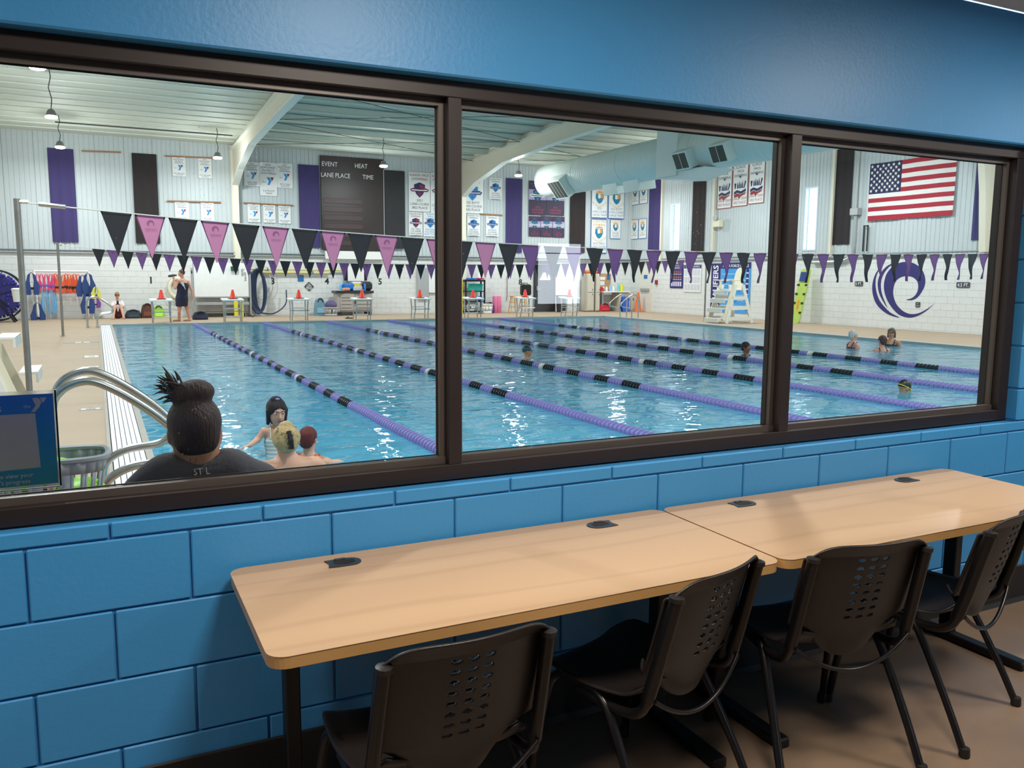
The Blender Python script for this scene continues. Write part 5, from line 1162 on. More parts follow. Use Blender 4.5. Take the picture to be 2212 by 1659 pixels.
bag(286, .55, .28, (44, 56, 66), 'dark grey duffel with pale stripe, right beside the sitting boy'); bag(317, .44, .48, (92, 52, 40), 'brown backpack with a red top by the far wall'); bag(341, .42, .40, (150, 206, 60), 'lime green bag behind the first starting platform'); bag(431, .52, .26, (40, 44, 66), 'small navy duffel at the foot of the whiteboard', Y=28.6)
bag(690, .44, .62, (112, 150, 170), 'pale blue grey backpack by the far wall left of the laundry basket'); bag(1056, .46, .42, (82, 40, 110), 'purple drawstring bag by the far wall beside the pink rollers'); bag(1304, .62, .34, (176, 38, 48), 'red duffel bag under the counter by the locker cabinet', Y=30.2)
basket((at(714, 640, Y=29.75)[0], 29.75, 0), .56, .40, .34, mat('pale grey basket', (186, 186, 186), .5), 'pale grey laundry basket of towels left of the storage cabinet', name='laundry_basket')
tag(MB().ball((0, 0, 0), (.24, .15, .19), 14, 9).obj('towel_heap', mat('towel purple white', (96, 88, 128), .9, var=.7, scale=9), loc=(at(714, 640, Y=29.75)[0], 29.75, .42), smooth=180), 'heap of dark and striped towels in the pale basket', 'towels')
# rolling whiteboard
Y = 30.1; xl, xr = at(419, 620, Y=Y)[0], at(537, 620, Y=Y)[0]; z0, z1 = zz(480, 641, Y), zz(480, 568, Y)
t = thing('rolling_whiteboard', ((xl+xr)/2, Y, 0), 'large whiteboard on a wheeled metal stand behind the drinking woman', 'whiteboard'); hw = (xr-xl)/2
MB().bbox(-hw, hw, -.03, 0, z0, z1, .01).obj('board', mat('whiteboard enamel', (238, 240, 238), .25), t); MB().box(-hw-.02, -hw, -.04, .01, z0, z1).box(hw, hw+.02, -.04, .01, z0, z1).box(-hw-.02, hw+.02, -.04, .01, z0-.03, z0).obj('board_frame', aluw, t)
for s in (-1, 1): MB().bbox(s*(hw+.06)-.03, s*(hw+.06)+.03, -.02, .03, .08, z0+1.05, .004).obj('stand_post', aluw, t); MB().bbox(s*(hw+.06)-.03, s*(hw+.06)+.03, -.38, .3, .06, .11, .004).obj('stand_foot', aluw, t); MB().lathe([(.0, -.02), (.06, -.02), (.06, .02), (0, .02)], (s*(hw+.06), 0, z0+.9), 10, 'x').obj('pivot_knob', grom, t)
[MB().lathe([(.0, -.015), (.035, -.015), (.035, .015), (0, .015)], (s*(hw+.06), yy, .035), 10, 'x').obj('caster', black_r, t) for s in (-1, 1) for yy in (-.33, .25)]
MB().bbox(-hw, hw, -.02, .02, z0-.30, z0-.20, .004).obj('tray_rail', aluw, t)
MB().text('lane', hw*.8, z1-.35, .12, d=.034, rot=-PI/2).text('sprint', hw*.9, z1-.5, .10, d=.034, rot=-PI/2, maxw=.5).obj('marker_writing', ink, t)
MB().bbox(hw*.35, hw*.62, -.12, -.03, z1-.28, z1-.12, .01).obj('marker_caddy', mat('dark green caddy', (30, 80, 62), .5), t)
t = thing('deep_sink', ((xl+xr)/2+.1, 30.55, 0), 'grey steel service tub below the whiteboard', 'sink'); MB().bbox(-hw*.95, hw*.9, -.2, .2, .18, .95, .02).obj('tub_body', mat('dull steel tub', (164, 160, 156), .4, metal=.4, var=.15), t); MB().tube([(-hw*.9, -.24, .16), (hw*.9, -.24, .16)], .025, 8).obj('front_rail', steel, t); [MB().bbox(s*hw*.8-.03, s*hw*.8+.03, -.15, .15, 0, .18).obj('leg', aluw, t) for s in (-1, 1)]
ylw = mat('yellow plastic', (226, 214, 60), .5)
for k, px in enumerate((509, 521)): tag(MB().bbox(-.07, .07, -.04, .04, 0, .62, .02).obj('yellow_post', ylw, loc=(at(px, 640, Y=29.8)[0], 29.8, 0)), ['yellow plastic post left, behind the second starting platform', 'yellow plastic post right, behind the second starting platform'][k], 'post', 'yellow posts')
# life ring behind the woman
q = at(384, 622, Y=YW); t = thing('life_ring', (q[0], YW-.08, q[2]), 'cream life ring on the far wall behind the drinking woman', 'life ring'); MB().tube([(.30*math.cos(a), -.02, .36*math.sin(a)) for a in [2*PI*k/24 for k in range(25)]], .075, 8).obj('ring', cream_p, t, smooth=60); MB().tube([(.40*math.cos(a), -.08, .48*math.sin(a)-.03) for a in [2*PI*k/24 for k in range(25)]], .012, 6).obj('grab_line', rope, t)
# hose coil
q = at(549, 640, Y=30.5); t = thing('vacuum_hose', (q[0]+.22, 30.62, 0), 'thick coil of dark blue hoses hung right of the whiteboard', 'hose'); hb = mat('navy hose', (48, 62, 92), .45)
for k in range(6): a_ = .16+.03*k; MB().tube([((a_)*math.cos(a)-.02*k, -.08-.035*k, .95+(.74+.02*k)*math.sin(a)) for a in [2*PI*j/20 for j in range(21)]], .038, 8).obj('hose_loop', hb, t, smooth=60)
MB().tube([(-.1, -.15, .3), (-.35, -.2, .9), (-.5, -.2, 1.0)], .03, 8).tube([tuple(p) for p in curve_pts([(0, -.1, .12), (.5, -.12, .10), (.95, -.1, .45), (1.0, -.06, 1.0)], 6)], .025, 8).obj('loose_hose', hb, t, smooth=60)
q = at(577, 610, Y=YW); t = thing('white_hose', (q[0]-.1, YW-.05, q[2]+.75), 'thin white hose loop hanging from the yellow pipes', 'hose'); MB().tube([tuple(p) for p in curve_pts([(-.3, 0, 0), (.1, -.03, -.3), (.25, -.03, -.8), (.0, -.03, -1.2), (-.55, -.03, -1.38)], 6)], .013, 6).tube([tuple(p) for p in curve_pts([(-.2, 0, .0), (.3, -.05, -.35), (.4, -.05, -.9), (.1, -.05, -1.3), (-.5, -.05, -1.38)], 6)], .012, 6).obj('hose', rope, t, smooth=60)
# yellow poles on the wall
ylp = mat('faded yellow pole', (214, 204, 130), .5)
for k, (a, b, lab) in enumerate((((534, 581), (745, 584), 'long pale yellow reaching pole on the far wall, upper'), ((562, 588), (712, 590), 'pale yellow reaching pole on the far wall, lower'))):
    A = at(*a, Y=YW-.12); Bp = at(*b, Y=YW-.12); t = thing('reaching_pole', tuple(A), lab, 'pole', 'reaching poles on the wall'); MB().tube([(0, 0, 0), tuple(Bp-A)], .035, 8).obj('pole_tube', ylp, t, smooth=40); [MB().bbox((Bp-A)[0]*f-.02, (Bp-A)[0]*f+.02, -.04, .10, -.06, .05).obj('wall_hook', borderb, t) for f in (.2, .75)]
t, w, h = wallthing('blue_notice', (643, 594, 656, 608), 'blue printed notice sheet on the far wall between lanes three and four', 'notice'); panel(t, w, h, borderb, 'sheet', .006); MB().text('NOTICE', 0, h*.8, h*.14, d=.008, maxw=w*.8).obj('lettering', pale, t)
q = at(667.5, 619, Y=YB); s = abs(at(678, 619, Y=YB)[0]-q[0]); t = thing('diamond_sign', (q[0], YB, q[2]), 'dark diamond sign reading no long breath holding', 'sign'); MB().prism([(0, -s), (s, 0), (0, s), (-s, 0)], 0, .01).obj('plate', dgs, t); k = MB()
for j, wd_ in enumerate(('NO', 'LONG', 'BREATH', 'HOLDING')): k.text(wd_, 0, s*(.5-.32*j), s*.24, d=.012, bold=.02, maxw=s*(.8 if j in (0,) else 1.15))
k.obj('lettering', wink, t)
# monitor board with white towel (the mascot print is left out)
t, w, h = wallthing('wall_screen', (742, 577, 791, 606), 'black wall screen draped with a plain white towel above the storage cabinet', 'screen', off=.05); panel(t, w, h, black_m, 'screen_body', .08); MB().bbox(-w*.36, w*.36, -.11, -.085, -.03, h+.02, .01).obj('towel', mat('white towel', (236, 234, 230), .9), t); MB().box(-w*.3, w*.3, -.06, 0.04, -.6, 0).obj('mount_plate', aluw, t)
# grey bench cabinet with things on it
Y = 30.3; xl, xr = at(722, 640, Y=Y)[0], at(801, 640, Y=Y)[0]; zt = zz(760, 628, Y); hw = (xr-xl)/2; cx = (xl+xr)/2
t = thing('storage_cabinet', (cx, Y, 0), 'grey resin storage cabinet with a dark wavy top', 'cabinet'); res = mat('taupe resin', (176, 168, 160), .6)
MB().bbox(-hw+.03, hw-.03, -.30, .28, .14, zt-.06, .02).obj('body', res, t)
for s in (-1, 1): d_ = MB().bbox((-hw+.16 if s < 0 else .01), (-.01 if s < 0 else hw-.06), -.325, -.30, .2, zt-.12, .01).obj('door', res, t); MB().bbox(-.03*s-.015+(-.03 if s < 0 else .03), -.03*s+.015+(-.03 if s < 0 else .03), -.35, -.325, .45, .62).obj('handle', grom, d_); [MB().box((-hw+.2 if s < 0 else .1), (-.15 if s < 0 else hw-.12), -.331, -.325, zt*f-.008, zt*f+.008).obj('groove', grom, d_) for f in (.3, .45, .6, .72)]
def topf(u, v): return ((u-.5)*2*hw*1.04, -.36-.04*math.cos(u*3*PI)+(.70+.0)*v, zt)
o = MB().grid(topf, 24, 2).obj('wavy_top', grom, t); md = o.modifiers.new('s', 'SOLIDIFY'); md.thickness = .09; md.offset = 1 if 0 else -1
for s in (-1, 1): MB().bbox(s*(hw-.14)-.08, s*(hw-.14)+.08, -.3, .25, 0, .14, .01).obj('foot', grom, t)
def on_cab(px, name, mb, m, lab, cat, dy=0.0, grp=None, z=None, Yc=30.3):
    return tag(mb.obj(name, m, loc=(at(px, 620, Y=Yc+dy)[0], Yc+dy, zt+.002 if z is None else z), smooth=40), lab, cat, grp)
on_cab(735.5, 'water_bottle', MB().lathe([(.045, 0), (.05, .02), (.05, .2), (.03, .23), (.03, .26)], (0, 0, 0), 12), mat('aqua bottle', (90, 176, 230), .3), 'aqua drinking bottle at the left end of the cabinet top', 'bottle', -.15)
on_cab(753, 'cooler_bag', MB().bbox(-.26, .26, -.15, .15, 0, .30, .08), mat('blue cooler fabric', (36, 110, 190), .7), 'bright blue cooler bag on the cabinet top', 'bag')
on_cab(747, 'folded_towel', MB().bbox(-.16, .16, -.10, .10, 0, .12, .04), mat('pink beige towel', (196, 140, 120), .9), 'pinkish folded towel in front of the blue cooler bag', 'towel', -.28)
on_cab(771, 'clear_tub', MB().bbox(-.19, .19, -.14, .14, 0, .17, .02), mat('clear grey tub', (196, 204, 210), .3), 'clear plastic tub in the middle of the cabinet top', 'tub', -.02)
on_cab(771, 'book_stack', MB().bbox(-.14, .16, -.12, .12, 0, .04, .004).bbox(-.16, .10, -.11, .12, .04, .10, .004), mat('yellow paperback', (220, 200, 70), .6), 'yellow book in the clear tub', 'book', -.02, z=zt+.175)
on_cab(770, 'paper_pile', MB().bbox(-.18, .16, -.10, .10, 0, .07, .01), mat('white paper pile', (236, 232, 236), .8), 'loose pile of white papers heaped on the tub', 'papers', -.02, z=zt+.28)
on_cab(793, 'backpack', MB().bbox(-.20, .20, -.14, .14, 0, .36, .09), mat('black backpack fabric', (44, 42, 46), .8), 'black backpack at the right end of the cabinet top', 'bag', .05)
on_cab(788, 'tall_bottle', MB().lathe([(.04, 0), (.045, .02), (.045, .24), (.025, .28), (.025, .31)], (0, 0, 0), 12), mat('blue bottle', (50, 120, 210), .3), 'tall blue bottle before the black backpack', 'bottle', -.22)
on_cab(736, 'white_plate', MB().lathe([(.14, 0), (.16, .012)], (0, 0, 0), 16), white_p, 'flat white plate under the aqua bottle edge', 'plate', -.30)
# second whiteboard, mostly behind the mullion
t, w, h = wallthing('small_whiteboard', (925, 576, 1000, 632), 'second whiteboard with grey edge partly hidden by the mullion', 'whiteboard', off=.05); panel(t, w, h, mat('whiteboard enamel', (238, 240, 238), .25), 'board', .03); MB().box(-w/2-.5, -w/2, -.012, 0, -.3, h*.95).obj('grey_panel', aluw, t)
# black equipment shelf
Y = 30.3; xl, xr = at(1001, 640, Y=Y)[0], at(1044, 640, Y=Y)[0]; zt2 = zz(1022, 604, Y); hw = (xr-xl)/2; cx = (xl+xr)/2
t = thing('equipment_shelf', (cx, Y, 0), 'black plastic shelf unit full of swim gear behind the platform', 'shelf')
SZ = [.10, .52, .95, 1.38, zt2]
for z_ in SZ: MB().bbox(-hw, hw, -.22, .22, z_-.04, z_, .006).obj('shelf_board', black_m, t)
for sx_ in (-1, 1):
    for sy_ in (-1, 1): MB().bbox(sx_*(hw-.03)-.03, sx_*(hw-.03)+.03, sy_*.19-.03, sy_*.19+.03, 0, zt2, .004).obj('post', black_m, t)
fin = mat('teal fin rubber', (22, 150, 134), .5)
for k in range(9): tag(MB().prism([(-.03, 0), (.03, 0), (.055, .30), (-.055, .30)], 0, .03, lambda u, v, h: (u+.05*v, -h, v)).obj('swim_fin', fin, loc=(cx-hw+.18+k*(2*hw-.34)/8, Y-.14, SZ[2]+.001)), 'teal swim fin, %s from the left in the row on the shelf' % ['first', 'second', 'third', 'fourth', 'fifth', 'sixth', 'seventh', 'eighth', 'ninth'][k], 'swim fin', 'teal fins on the shelf')
for k, (c, w_, z_, dx_) in enumerate((((60, 70, 160), .6, 0, -.05), ((40, 120, 210), .4, .06, -.1), ((196, 50, 90), .36, .06, .28))): tag(MB().bbox(-w_/2, w_/2, -.13, .13, 0, .055, .02).obj('kickboard', mat('kickboard %d' % k, c, .6), loc=(cx+dx_, Y, SZ[3]+.001+z_)), ['violet kickboard lying at the bottom of the upper shelf pile', 'blue kickboard on the upper shelf pile, left', 'pink red kickboard on the upper shelf pile, right'][k], 'kickboard', 'kickboards on the shelf')
tag(MB().bbox(-.16, .16, -.1, .1, 0, .2, .05).obj('goggle_bin', mat('bright blue bin', (40, 110, 220), .5), loc=(cx+.25, Y, SZ[1]+.001)), 'bright blue bin on the second shelf', 'bin')
tag(MB().lathe([(.07, 0), (.075, .02), (.07, .22), (.035, .29), (.03, .30), (.035, .36), (.0, .37)], (0, 0, 0), 12).obj('spray_bottle', white_p, loc=(at(1035, 600, Y=Y)[0], Y, zt2+.001), smooth=40), 'white spray bottle with a red cap on top of the black shelf', 'bottle')
basket((cx-.2, Y-.0, .10), .55, .36, .26, white_p, 'white plastic basket at the bottom left of the black shelf'); basket((cx+.42, Y-.50, .0), .45, .34, .40, white_p, 'white plastic basket standing at the right front of the black shelf')
tag(MB().bbox(-.07, .07, -.03, .03, 0, 1.42, .01).obj('yellow_board', ylw, loc=(at(996, 640, Y=30.2)[0], 30.2, 0)), 'tall yellow board leaning beside the black shelf', 'board')
pnk = mat('pink foam roller', (226, 120, 162), .7)
for k, px in enumerate((1069.5, 1077.5)): tag(MB().lathe([(.10, 0), (.105, .01), (.105, .71), (.10, .72)], (0, 0, 0), 16).obj('foam_roller', pnk, loc=(at(px, 640, Y=30.3)[0], 30.3, 0), smooth=40), ['tall pink foam roller, left of the two by the far wall', 'tall pink foam roller, right of the two by the far wall'][k], 'foam roller', 'pink foam rollers')
q = at(1095, 595, Y=YW); tag(MB().tube([(0, -.04, 0), (0, -.04, -.9), (-.03, -.04, -1.05), (0, -.04, -1.1)], .014, 6).obj('hanging_cord', mat('maroon cord', (120, 60, 70), .7), loc=(q[0], YW, q[2])), 'thin maroon cord hanging down the far wall', 'cord')
# stools, speaker case
oakm = mat('pale oak', (206, 164, 104), .55)
for k, px in enumerate((1109, 1133)):
    t = thing('wooden_stool', (at(px, 640, Y=30.0)[0], 30.0+.1*k, 0), ['pale wooden stool, left behind the platform by the dark door', 'pale wooden stool, right behind the platform by the dark door'][k], 'stool', 'wooden stools'); MB().lathe([(.16, .70), (.18, .71), (.18, .74), (.17, .75)], (0, 0, 0), 16).obj('seat', oakm, t)
    for a in range(4): c, s = math.cos(a*PI/2+.7), math.sin(a*PI/2+.7); MB().tube([(.11*c, .11*s, .70), (.24*c, .24*s, 0)], .022, 8).obj('leg', oakm, t, smooth=40)
    for z_ in (.25, .45): MB().tube([(.24*(1-z_*.75)*math.cos(.7+j*PI/2), .24*(1-z_*.75)*math.sin(.7+j*PI/2), z_) for j in range(5)], .013, 6).obj('rung', oakm, t)
q = at(1135, 640, Y=30.1); t = thing('speaker_case', (q[0], 30.08, .752), 'black hard case with a handle on the right wooden stool', 'case'); MB().bbox(-.24, .24, -.13, .13, 0, .48, .06).obj('case_body', black_m, t); MB().tube([(-.1, 0, .48), (-.1, 0, .53), (.1, 0, .53), (.1, 0, .48)], .015, 6).obj('handle', grom, t)
tag(MB().bbox(-.05, .05, -.05, 0, -.06, .06, .01).obj('wall_socket', aluw, loc=(at(1130, 613, Y=YW)[0], YW, at(1130, 613, Y=YW)[2])), 'small grey wall box beside the painted number eight', 'outlet')
# dark door
l, r, z0, z1 = fwrect(1155, 569, 1196, 674); t = empty_struct('door_1', ((l+r)/2, YW, 0)); w = r-l
MB().bbox(-w/2, w/2, -.05, 0, 0, 2.2, .004).obj('door_leaf', mat('charcoal door', (62, 62, 66), .4, var=.1), t); MB().box(-w/2-.06, -w/2, -.07, 0, 0, 2.26).box(w/2, w/2+.06, -.07, 0, 0, 2.26).box(-w/2, w/2, -.07, 0, 2.2, 2.26).obj('door_frame', grom, t); MB().bbox(-w/2+.05, -w/2+.12, -.10, -.05, .95, 1.15, .01).tube([(-w/2+.09, -.10, 1.02), (-w/2+.24, -.10, 1.02)], .014, 6).obj('door_handle', steel, t)
MB().prism([(-.28, 1.42), (.28, 1.42), (.28, 1.52), (.16, 1.75), (-.08, 1.75), (-.2, 1.52)], .05, .056).obj('door_sign', wink, t); MB().text('DANGER', .03, 1.62, .07, d=.06, maxw=.26).text('CHEMICAL', .03, 1.54, .07, d=.06, maxw=.36).text('STORAGE', .03, 1.47, .06, d=.06, maxw=.34).obj('lettering', red, t)
t = thing('waste_bin', (at(1214, 640, Y=30.2)[0], 30.2, 0), 'dark grey waste bin right of the charcoal door', 'bin'); MB().lathe([(.22, 0), (.27, .72), (.28, .74), (.27, .74), (.26, .70)], (0, 0, 0), 16).obj('bin_body', mat('dark bin', (50, 50, 56), .5), t, smooth=40); MB().lathe([(.285, .70), (.295, .72), (.285, .75)], (0, 0, 0), 16).obj('rim', black_r, t)
# tall locker cabinets
for k, (a, b_) in enumerate(((1265, 1281), (1284, 1293.5))):
    Y = 30.2; xl, xr = at(a, 640, Y=Y)[0], at(b_, 640, Y=Y)[0]; zt3 = zz(1280, 591, Y); t = thing('locker_cabinet', ((xl+xr)/2, Y+.1, 0), ['tall beige resin locker cabinet, left and wider of two', 'tall beige resin locker cabinet, right and narrower of two'][k], 'cabinet', 'beige locker cabinets'); hw = (xr-xl)/2; lc = mat('beige resin', (206, 200, 184), .6)
    MB().bbox(-hw, hw, -.2, .3, .03, zt3, .01).obj('body', lc, t)
    for a0, a1 in ((.07, zt3*.5-.02), (zt3*.5+.02, zt3-.05)): d_ = MB().bbox(-hw+.03, hw-.03, -.23, -.20, a0, a1, .01).obj('door', lc, t); MB().bbox(hw*.4, hw*.4+.12*hw, -.26, -.23, (a0+a1)/2+.3*(1 if a0 < .5 else -1), (a0+a1)/2+.3*(1 if a0 < .5 else -1)+.05).obj('handle', grom, d_)
q = at(1282, 588, Y=30.3); tag(MB().bbox(-.35, .3, -.14, .14, 0, .14, .05).obj('orange_heap', orange, loc=(at(1276, 640, Y=30.3)[0], 30.3, zt3+.001)), 'orange fabric heap on top of the wider locker cabinet', 'fabric'); tag(MB().bbox(-.13, .13, -.12, .12, 0, .2, .05).obj('red_cap_box', red, loc=(at(1289.5, 640, Y=30.3)[0], 30.3, zt3+.001)), 'dark red bundle on top of the narrower locker cabinet', 'bundle')
# cork board, counter
t, w, h = wallthing('cork_board', (1294, 591, 1319, 627), 'cork notice board with white sheets above the counter', 'notice board'); panel(t, w, h, mat('cork', (190, 150, 112), .9, var=.15, scale=30), 'board', .02); MB().box(-w*.45, -w*.05, -.026, -.02, h*.3, h*.55).box(-w*.45, 0, -.026, -.02, h*.62, h*.8).box(-w*.4, -.02, -.026, -.02, h*.05, h*.22).obj('paper_sheets', wink, t); MB().box(w*.15, w*.42, -.026, -.02, h*.62, h*.95).obj('blue_sheet', borderb, t)
Y = 30.35; xl, xr = at(1294, 640, Y=Y)[0], min(at(1352, 640, Y=Y)[0], XW-.06); zc = zz(1325, 629, Y); t = thing('counter', ((xl+xr)/2, Y, 0), 'white counter with cupboards in the far right corner', 'counter'); hw = (xr-xl)/2
MB().bbox(-hw, hw, -.4, .35, zc-.05, zc, .006).obj('worktop', white_p, t); MB().bbox(-hw+.9, hw-.03, -.3, .33, .0, zc-.05, .006).obj('cupboard', lc, t); MB().bbox(-hw, -hw+.05, -.3, .33, 0, zc-.05).obj('side_leg', aluw, t)
for j in range(2): dd = MB().bbox(-hw+.95+j*.62, -hw+1.5+j*.62, -.33, -.30, .08, zc-.1, .008).obj('door', lc, t); MB().bbox(-hw+1.42+j*.0-(0 if j == 0 else -.22), -hw+1.45-(0 if j == 0 else -.22), -.35, -.33, .5, .62).obj('handle', grom, dd)
for k, (px, c, r, h_, nm, lb) in enumerate(((1299, (200, 40, 44), .12, .20, 'red_tin', 'red box'), (1310, (230, 226, 214), .06, .22, 'cream_jar', 'cream jar'), (1318, (150, 190, 226), .05, .30, 'blue_bottle', 'pale blue bottle'), (1325, (226, 228, 232), .06, .24, 'white_bottle', 'white bottle'), (1335.5, (120, 196, 206), .05, .34, 'teal_bottle', 'teal bottle'), (1342.5, (206, 214, 70), .09, .36, 'lime_canister', 'lime and black canister'))):
    tag(MB().lathe([(r, 0), (r, h_*.7), (r*.5, h_*.86), (r*.5, h_)], (0, 0, 0), 12).obj(nm, mat('item %d' % k, c, .4), loc=(at(px, 625, Y=30.3)[0], 30.3, zc+.001), smooth=40), lb+' standing on the white corner counter', 'container')
bs2 = mat('blue floor sign', (36, 90, 190), .5); t = thing('floor_sign', (at(1350, 655, Y=29.6)[0], 29.6, 0), 'blue folding floor sign beside the far ladder rails', 'sign'); MB().beam((0, -.12, 0), (0, 0, .7), .36, .02, (0, -1, 0)).obj('front_leaf', bs2, t); MB().beam((0, .16, 0), (0, .02, .7), .36, .02, (0, -1, 0)).obj('rear_leaf', bs2, t)
q = at(1400, 673, Z=0); t = thing('tall_cone', (min(q[0], XW-.45), q[1], 0), 'tall orange traffic cone by the white exit door', 'cone'); MB().lathe([(.17, .03), (.155, .05), (.045, .88), (.0, .89)], (0, 0, 0), 16).obj('body', orange, t, smooth=40); MB().prism(rrect(-.26, .26, -.26, .26, .05), 0, .03, lambda u, v, h: (u, v, h)).obj('base', orange, t)
# rescue spine board leaning on the right wall
a = at(1703, 692, Z=0); yy = at(1714, 650, X=XW-.45)[1]; t = thing('spine_board', (XW-.55, yy-.22, 0), 'yellow green rescue spine board leaning on the right wall', 'spine board', rz=-PI/2)
sbm = mat('yellow green plastic', (184, 210, 96), .5); f = lambda u, v, h: (u+v*.10, -h+(.0+.25*v/1.85)*1.0, v); H3 = 1.90
MB().prism(rrect(-.22, .22, .0, H3, .08), 0, .05, f).obj('board', sbm, t)
for s in (-1, 1):
    for v in (.35, .68, 1.0, 1.32): MB().prism([(s*.18-.05, v), (s*.18+.05, v), (s*.18+.05, v+.06), (s*.18-.05, v+.06)], .05, .075, f).obj('strap', black_r, t)
MB().prism([(-.05, .42), (.05, .42), (.05, .86), (-.05, .86)], .05, .056, f).obj('label_plate', mat('amber label', (240, 180, 40), .5), t); MB().prism([(-.15, 1.48), (.17, 1.48), (.17, 1.80), (-.15, 1.80)], .05, .10, f).obj('head_block', mat('dark blue foam', (30, 60, 130), .6), t); MB().text('RESCUE', 0, .64, .06, f, .058, rot=PI/2, maxw=.36).obj('lettering', mat('rescue red', (200, 70, 40), .5), t)
# bench outside the window for the seated woman
t = thing('bench', (0.45, 0.52, 0), 'low aluminium bench on the pool side of the window', 'bench'); MB().bbox(-1.0, 1.0, -.16, .16, .34, .38, .006).obj('seat_plank', aluw, t); [MB().bbox(s*.8-.03, s*.8+.03, -.14, .14, 0, .34, .004).obj('leg', aluw, t) for s in (-1, 1)]
# ================================================================== PEOPLE
def surface_nets(f, org, h):
    nx, ny, nz = f.shape; s = f < 0
    A = [(0,0,0),(1,0,0),(0,1,0),(1,1,0),(0,0,1),(1,0,1),(0,1,1),(1,1,1)]
    c = np.zeros((nx-1, ny-1, nz-1), int)
    for a in A: c += s[a[0]:nx-1+a[0], a[1]:ny-1+a[1], a[2]:nz-1+a[2]]
    act = (c > 0) & (c < 8); idx = -np.ones(act.shape, int); I = np.argwhere(act); idx[act] = np.arange(len(I))
    P = np.zeros((len(I), 3)); W = np.zeros(len(I))
    for i, j in [(0,1),(0,2),(0,4),(1,3),(1,5),(2,3),(2,6),(3,7),(4,5),(4,6),(5,7),(6,7)]:
        a, b = np.array(A[i]), np.array(A[j]); fa = f[I[:,0]+a[0], I[:,1]+a[1], I[:,2]+a[2]]; fb = f[I[:,0]+b[0], I[:,1]+b[1], I[:,2]+b[2]]
        m = (fa < 0) != (fb < 0); t = np.where(m, fa/np.where(m, fa-fb, 1), 0)
        P[m] += (a+(b-a)*t[:, None])[m]; W[m] += 1
    V = (I+P/W[:, None])*h+org; F = []
    for ax in range(3):
        o1, o2 = [(1, 2), (2, 0), (0, 1)][ax]; sl = [slice(0, n) for n in f.shape]; sa = list(sl); sb = list(sl); sa[ax] = slice(0, f.shape[ax]-1); sb[ax] = slice(1, f.shape[ax])
        a, b = s[tuple(sa)], s[tuple(sb)]; E = np.argwhere(a != b)
        E = E[(E[:, o1] > 0) & (E[:, o2] > 0) & (E[:, o1] < f.shape[o1]-1) & (E[:, o2] < f.shape[o2]-1)]
        if not len(E): continue
        flip = a[tuple(E.T)]; q = []
        for d1, d2 in ((0, 0), (-1, 0), (-1, -1), (0, -1)): e = E.copy(); e[:, o1] += d1; e[:, o2] += d2; q.append(idx[tuple(e.T)])
        Q = np.stack(q, 1); Q[~flip] = Q[~flip][:, ::-1]; F.append(Q)
    F = np.concatenate(F); F = F[(F >= 0).all(1)]
    return V, F
def sd_cap(p, a, b, ra, rb):
    a, b = np.array(a, float), np.array(b, float); ba = b-a; L2 = ba@ba+1e-12; t = np.clip(((p-a)@ba)/L2, 0, 1)
    return np.linalg.norm(p-a-t[:, None]*ba, axis=1)-(ra+(rb-ra)*t)
def sd_ell(p, c, r, M=None):
    q = p-np.array(c, float)
    if M is not None: q = q@np.array(M)
    r = np.array(r, float); k0 = np.linalg.norm(q/r, axis=1); k1 = np.linalg.norm(q/(r*r), axis=1)+1e-9; return k0*(k0-1)/k1
def sdf_eval(prims, p):
    f = np.full(len(p), 9.0)
    for pr in prims:
        kind, k = pr[0], pr[-1]
        d = sd_cap(p, *pr[1:5]) if kind.endswith('cap') else sd_ell(p, pr[1], pr[2], pr[3])
        if kind[0] == '-': f = -np.minimum(-f, d) if k <= 0 else (lambda a, b: np.maximum(a, -b)+np.maximum(k-np.abs(a+b), 0)**2/(4*k))(f, d)
        else: h = np.maximum(k-np.abs(f-d), 0)/k; f = np.minimum(f, d)-h*h*k/4
    return f
def prim_bounds(prims):
    lo, hi = np.full(3, 1e9), np.full(3, -1e9)
    for pr in prims:
        if pr[0][0] == '-': continue
        if pr[0] == 'cap': pts = [(np.array(pr[1]), pr[3]), (np.array(pr[2]), pr[4])]
        else: pts = [(np.array(pr[1]), max(pr[2]))]
        for c, r in pts: lo = np.minimum(lo, c-r); hi = np.maximum(hi, c+r)
    return lo-.03, hi+.03
def sdf_obj(name, prims, m, parent, h=0.012, cut=None, smooth=True, origin=(0, 0, 0)):
    lo, hi = prim_bounds(prims); n = np.ceil((hi-lo)/h).astype(int)+2
    g = np.stack(np.meshgrid(*[lo[i]+h*np.arange(n[i]) for i in range(3)], indexing='ij'), -1).reshape(-1, 3)
    f = sdf_eval(prims, g)
    if cut is not None: f = np.maximum(f, cut(g))
    V, F = surface_nets(f.reshape(n), lo, h)
    o_ = np.array(origin, float); me = bpy.data.meshes.new(name); me.from_pydata([tuple(v) for v in (V-o_)], [], [tuple(int(i) for i in q) for q in F]); me.materials.append(m)
    me.polygons.foreach_set('use_smooth', [True]*len(me.polygons)); o = bpy.data.objects.new(name, me); COL.objects.link(o); o.parent = parent; return o
def basis(fwd, up=(0, 0, 1)):
    f = np.array(fwd, float); f /= np.linalg.norm(f); u = np.array(up, float); r = np.cross(f, u); r /= np.linalg.norm(r); u = np.cross(r, f); return r, f, u
def H(c, B3, x, y, z, s=1.0): return np.array(c)+s*(x*B3[0]+y*B3[1]+z*B3[2])
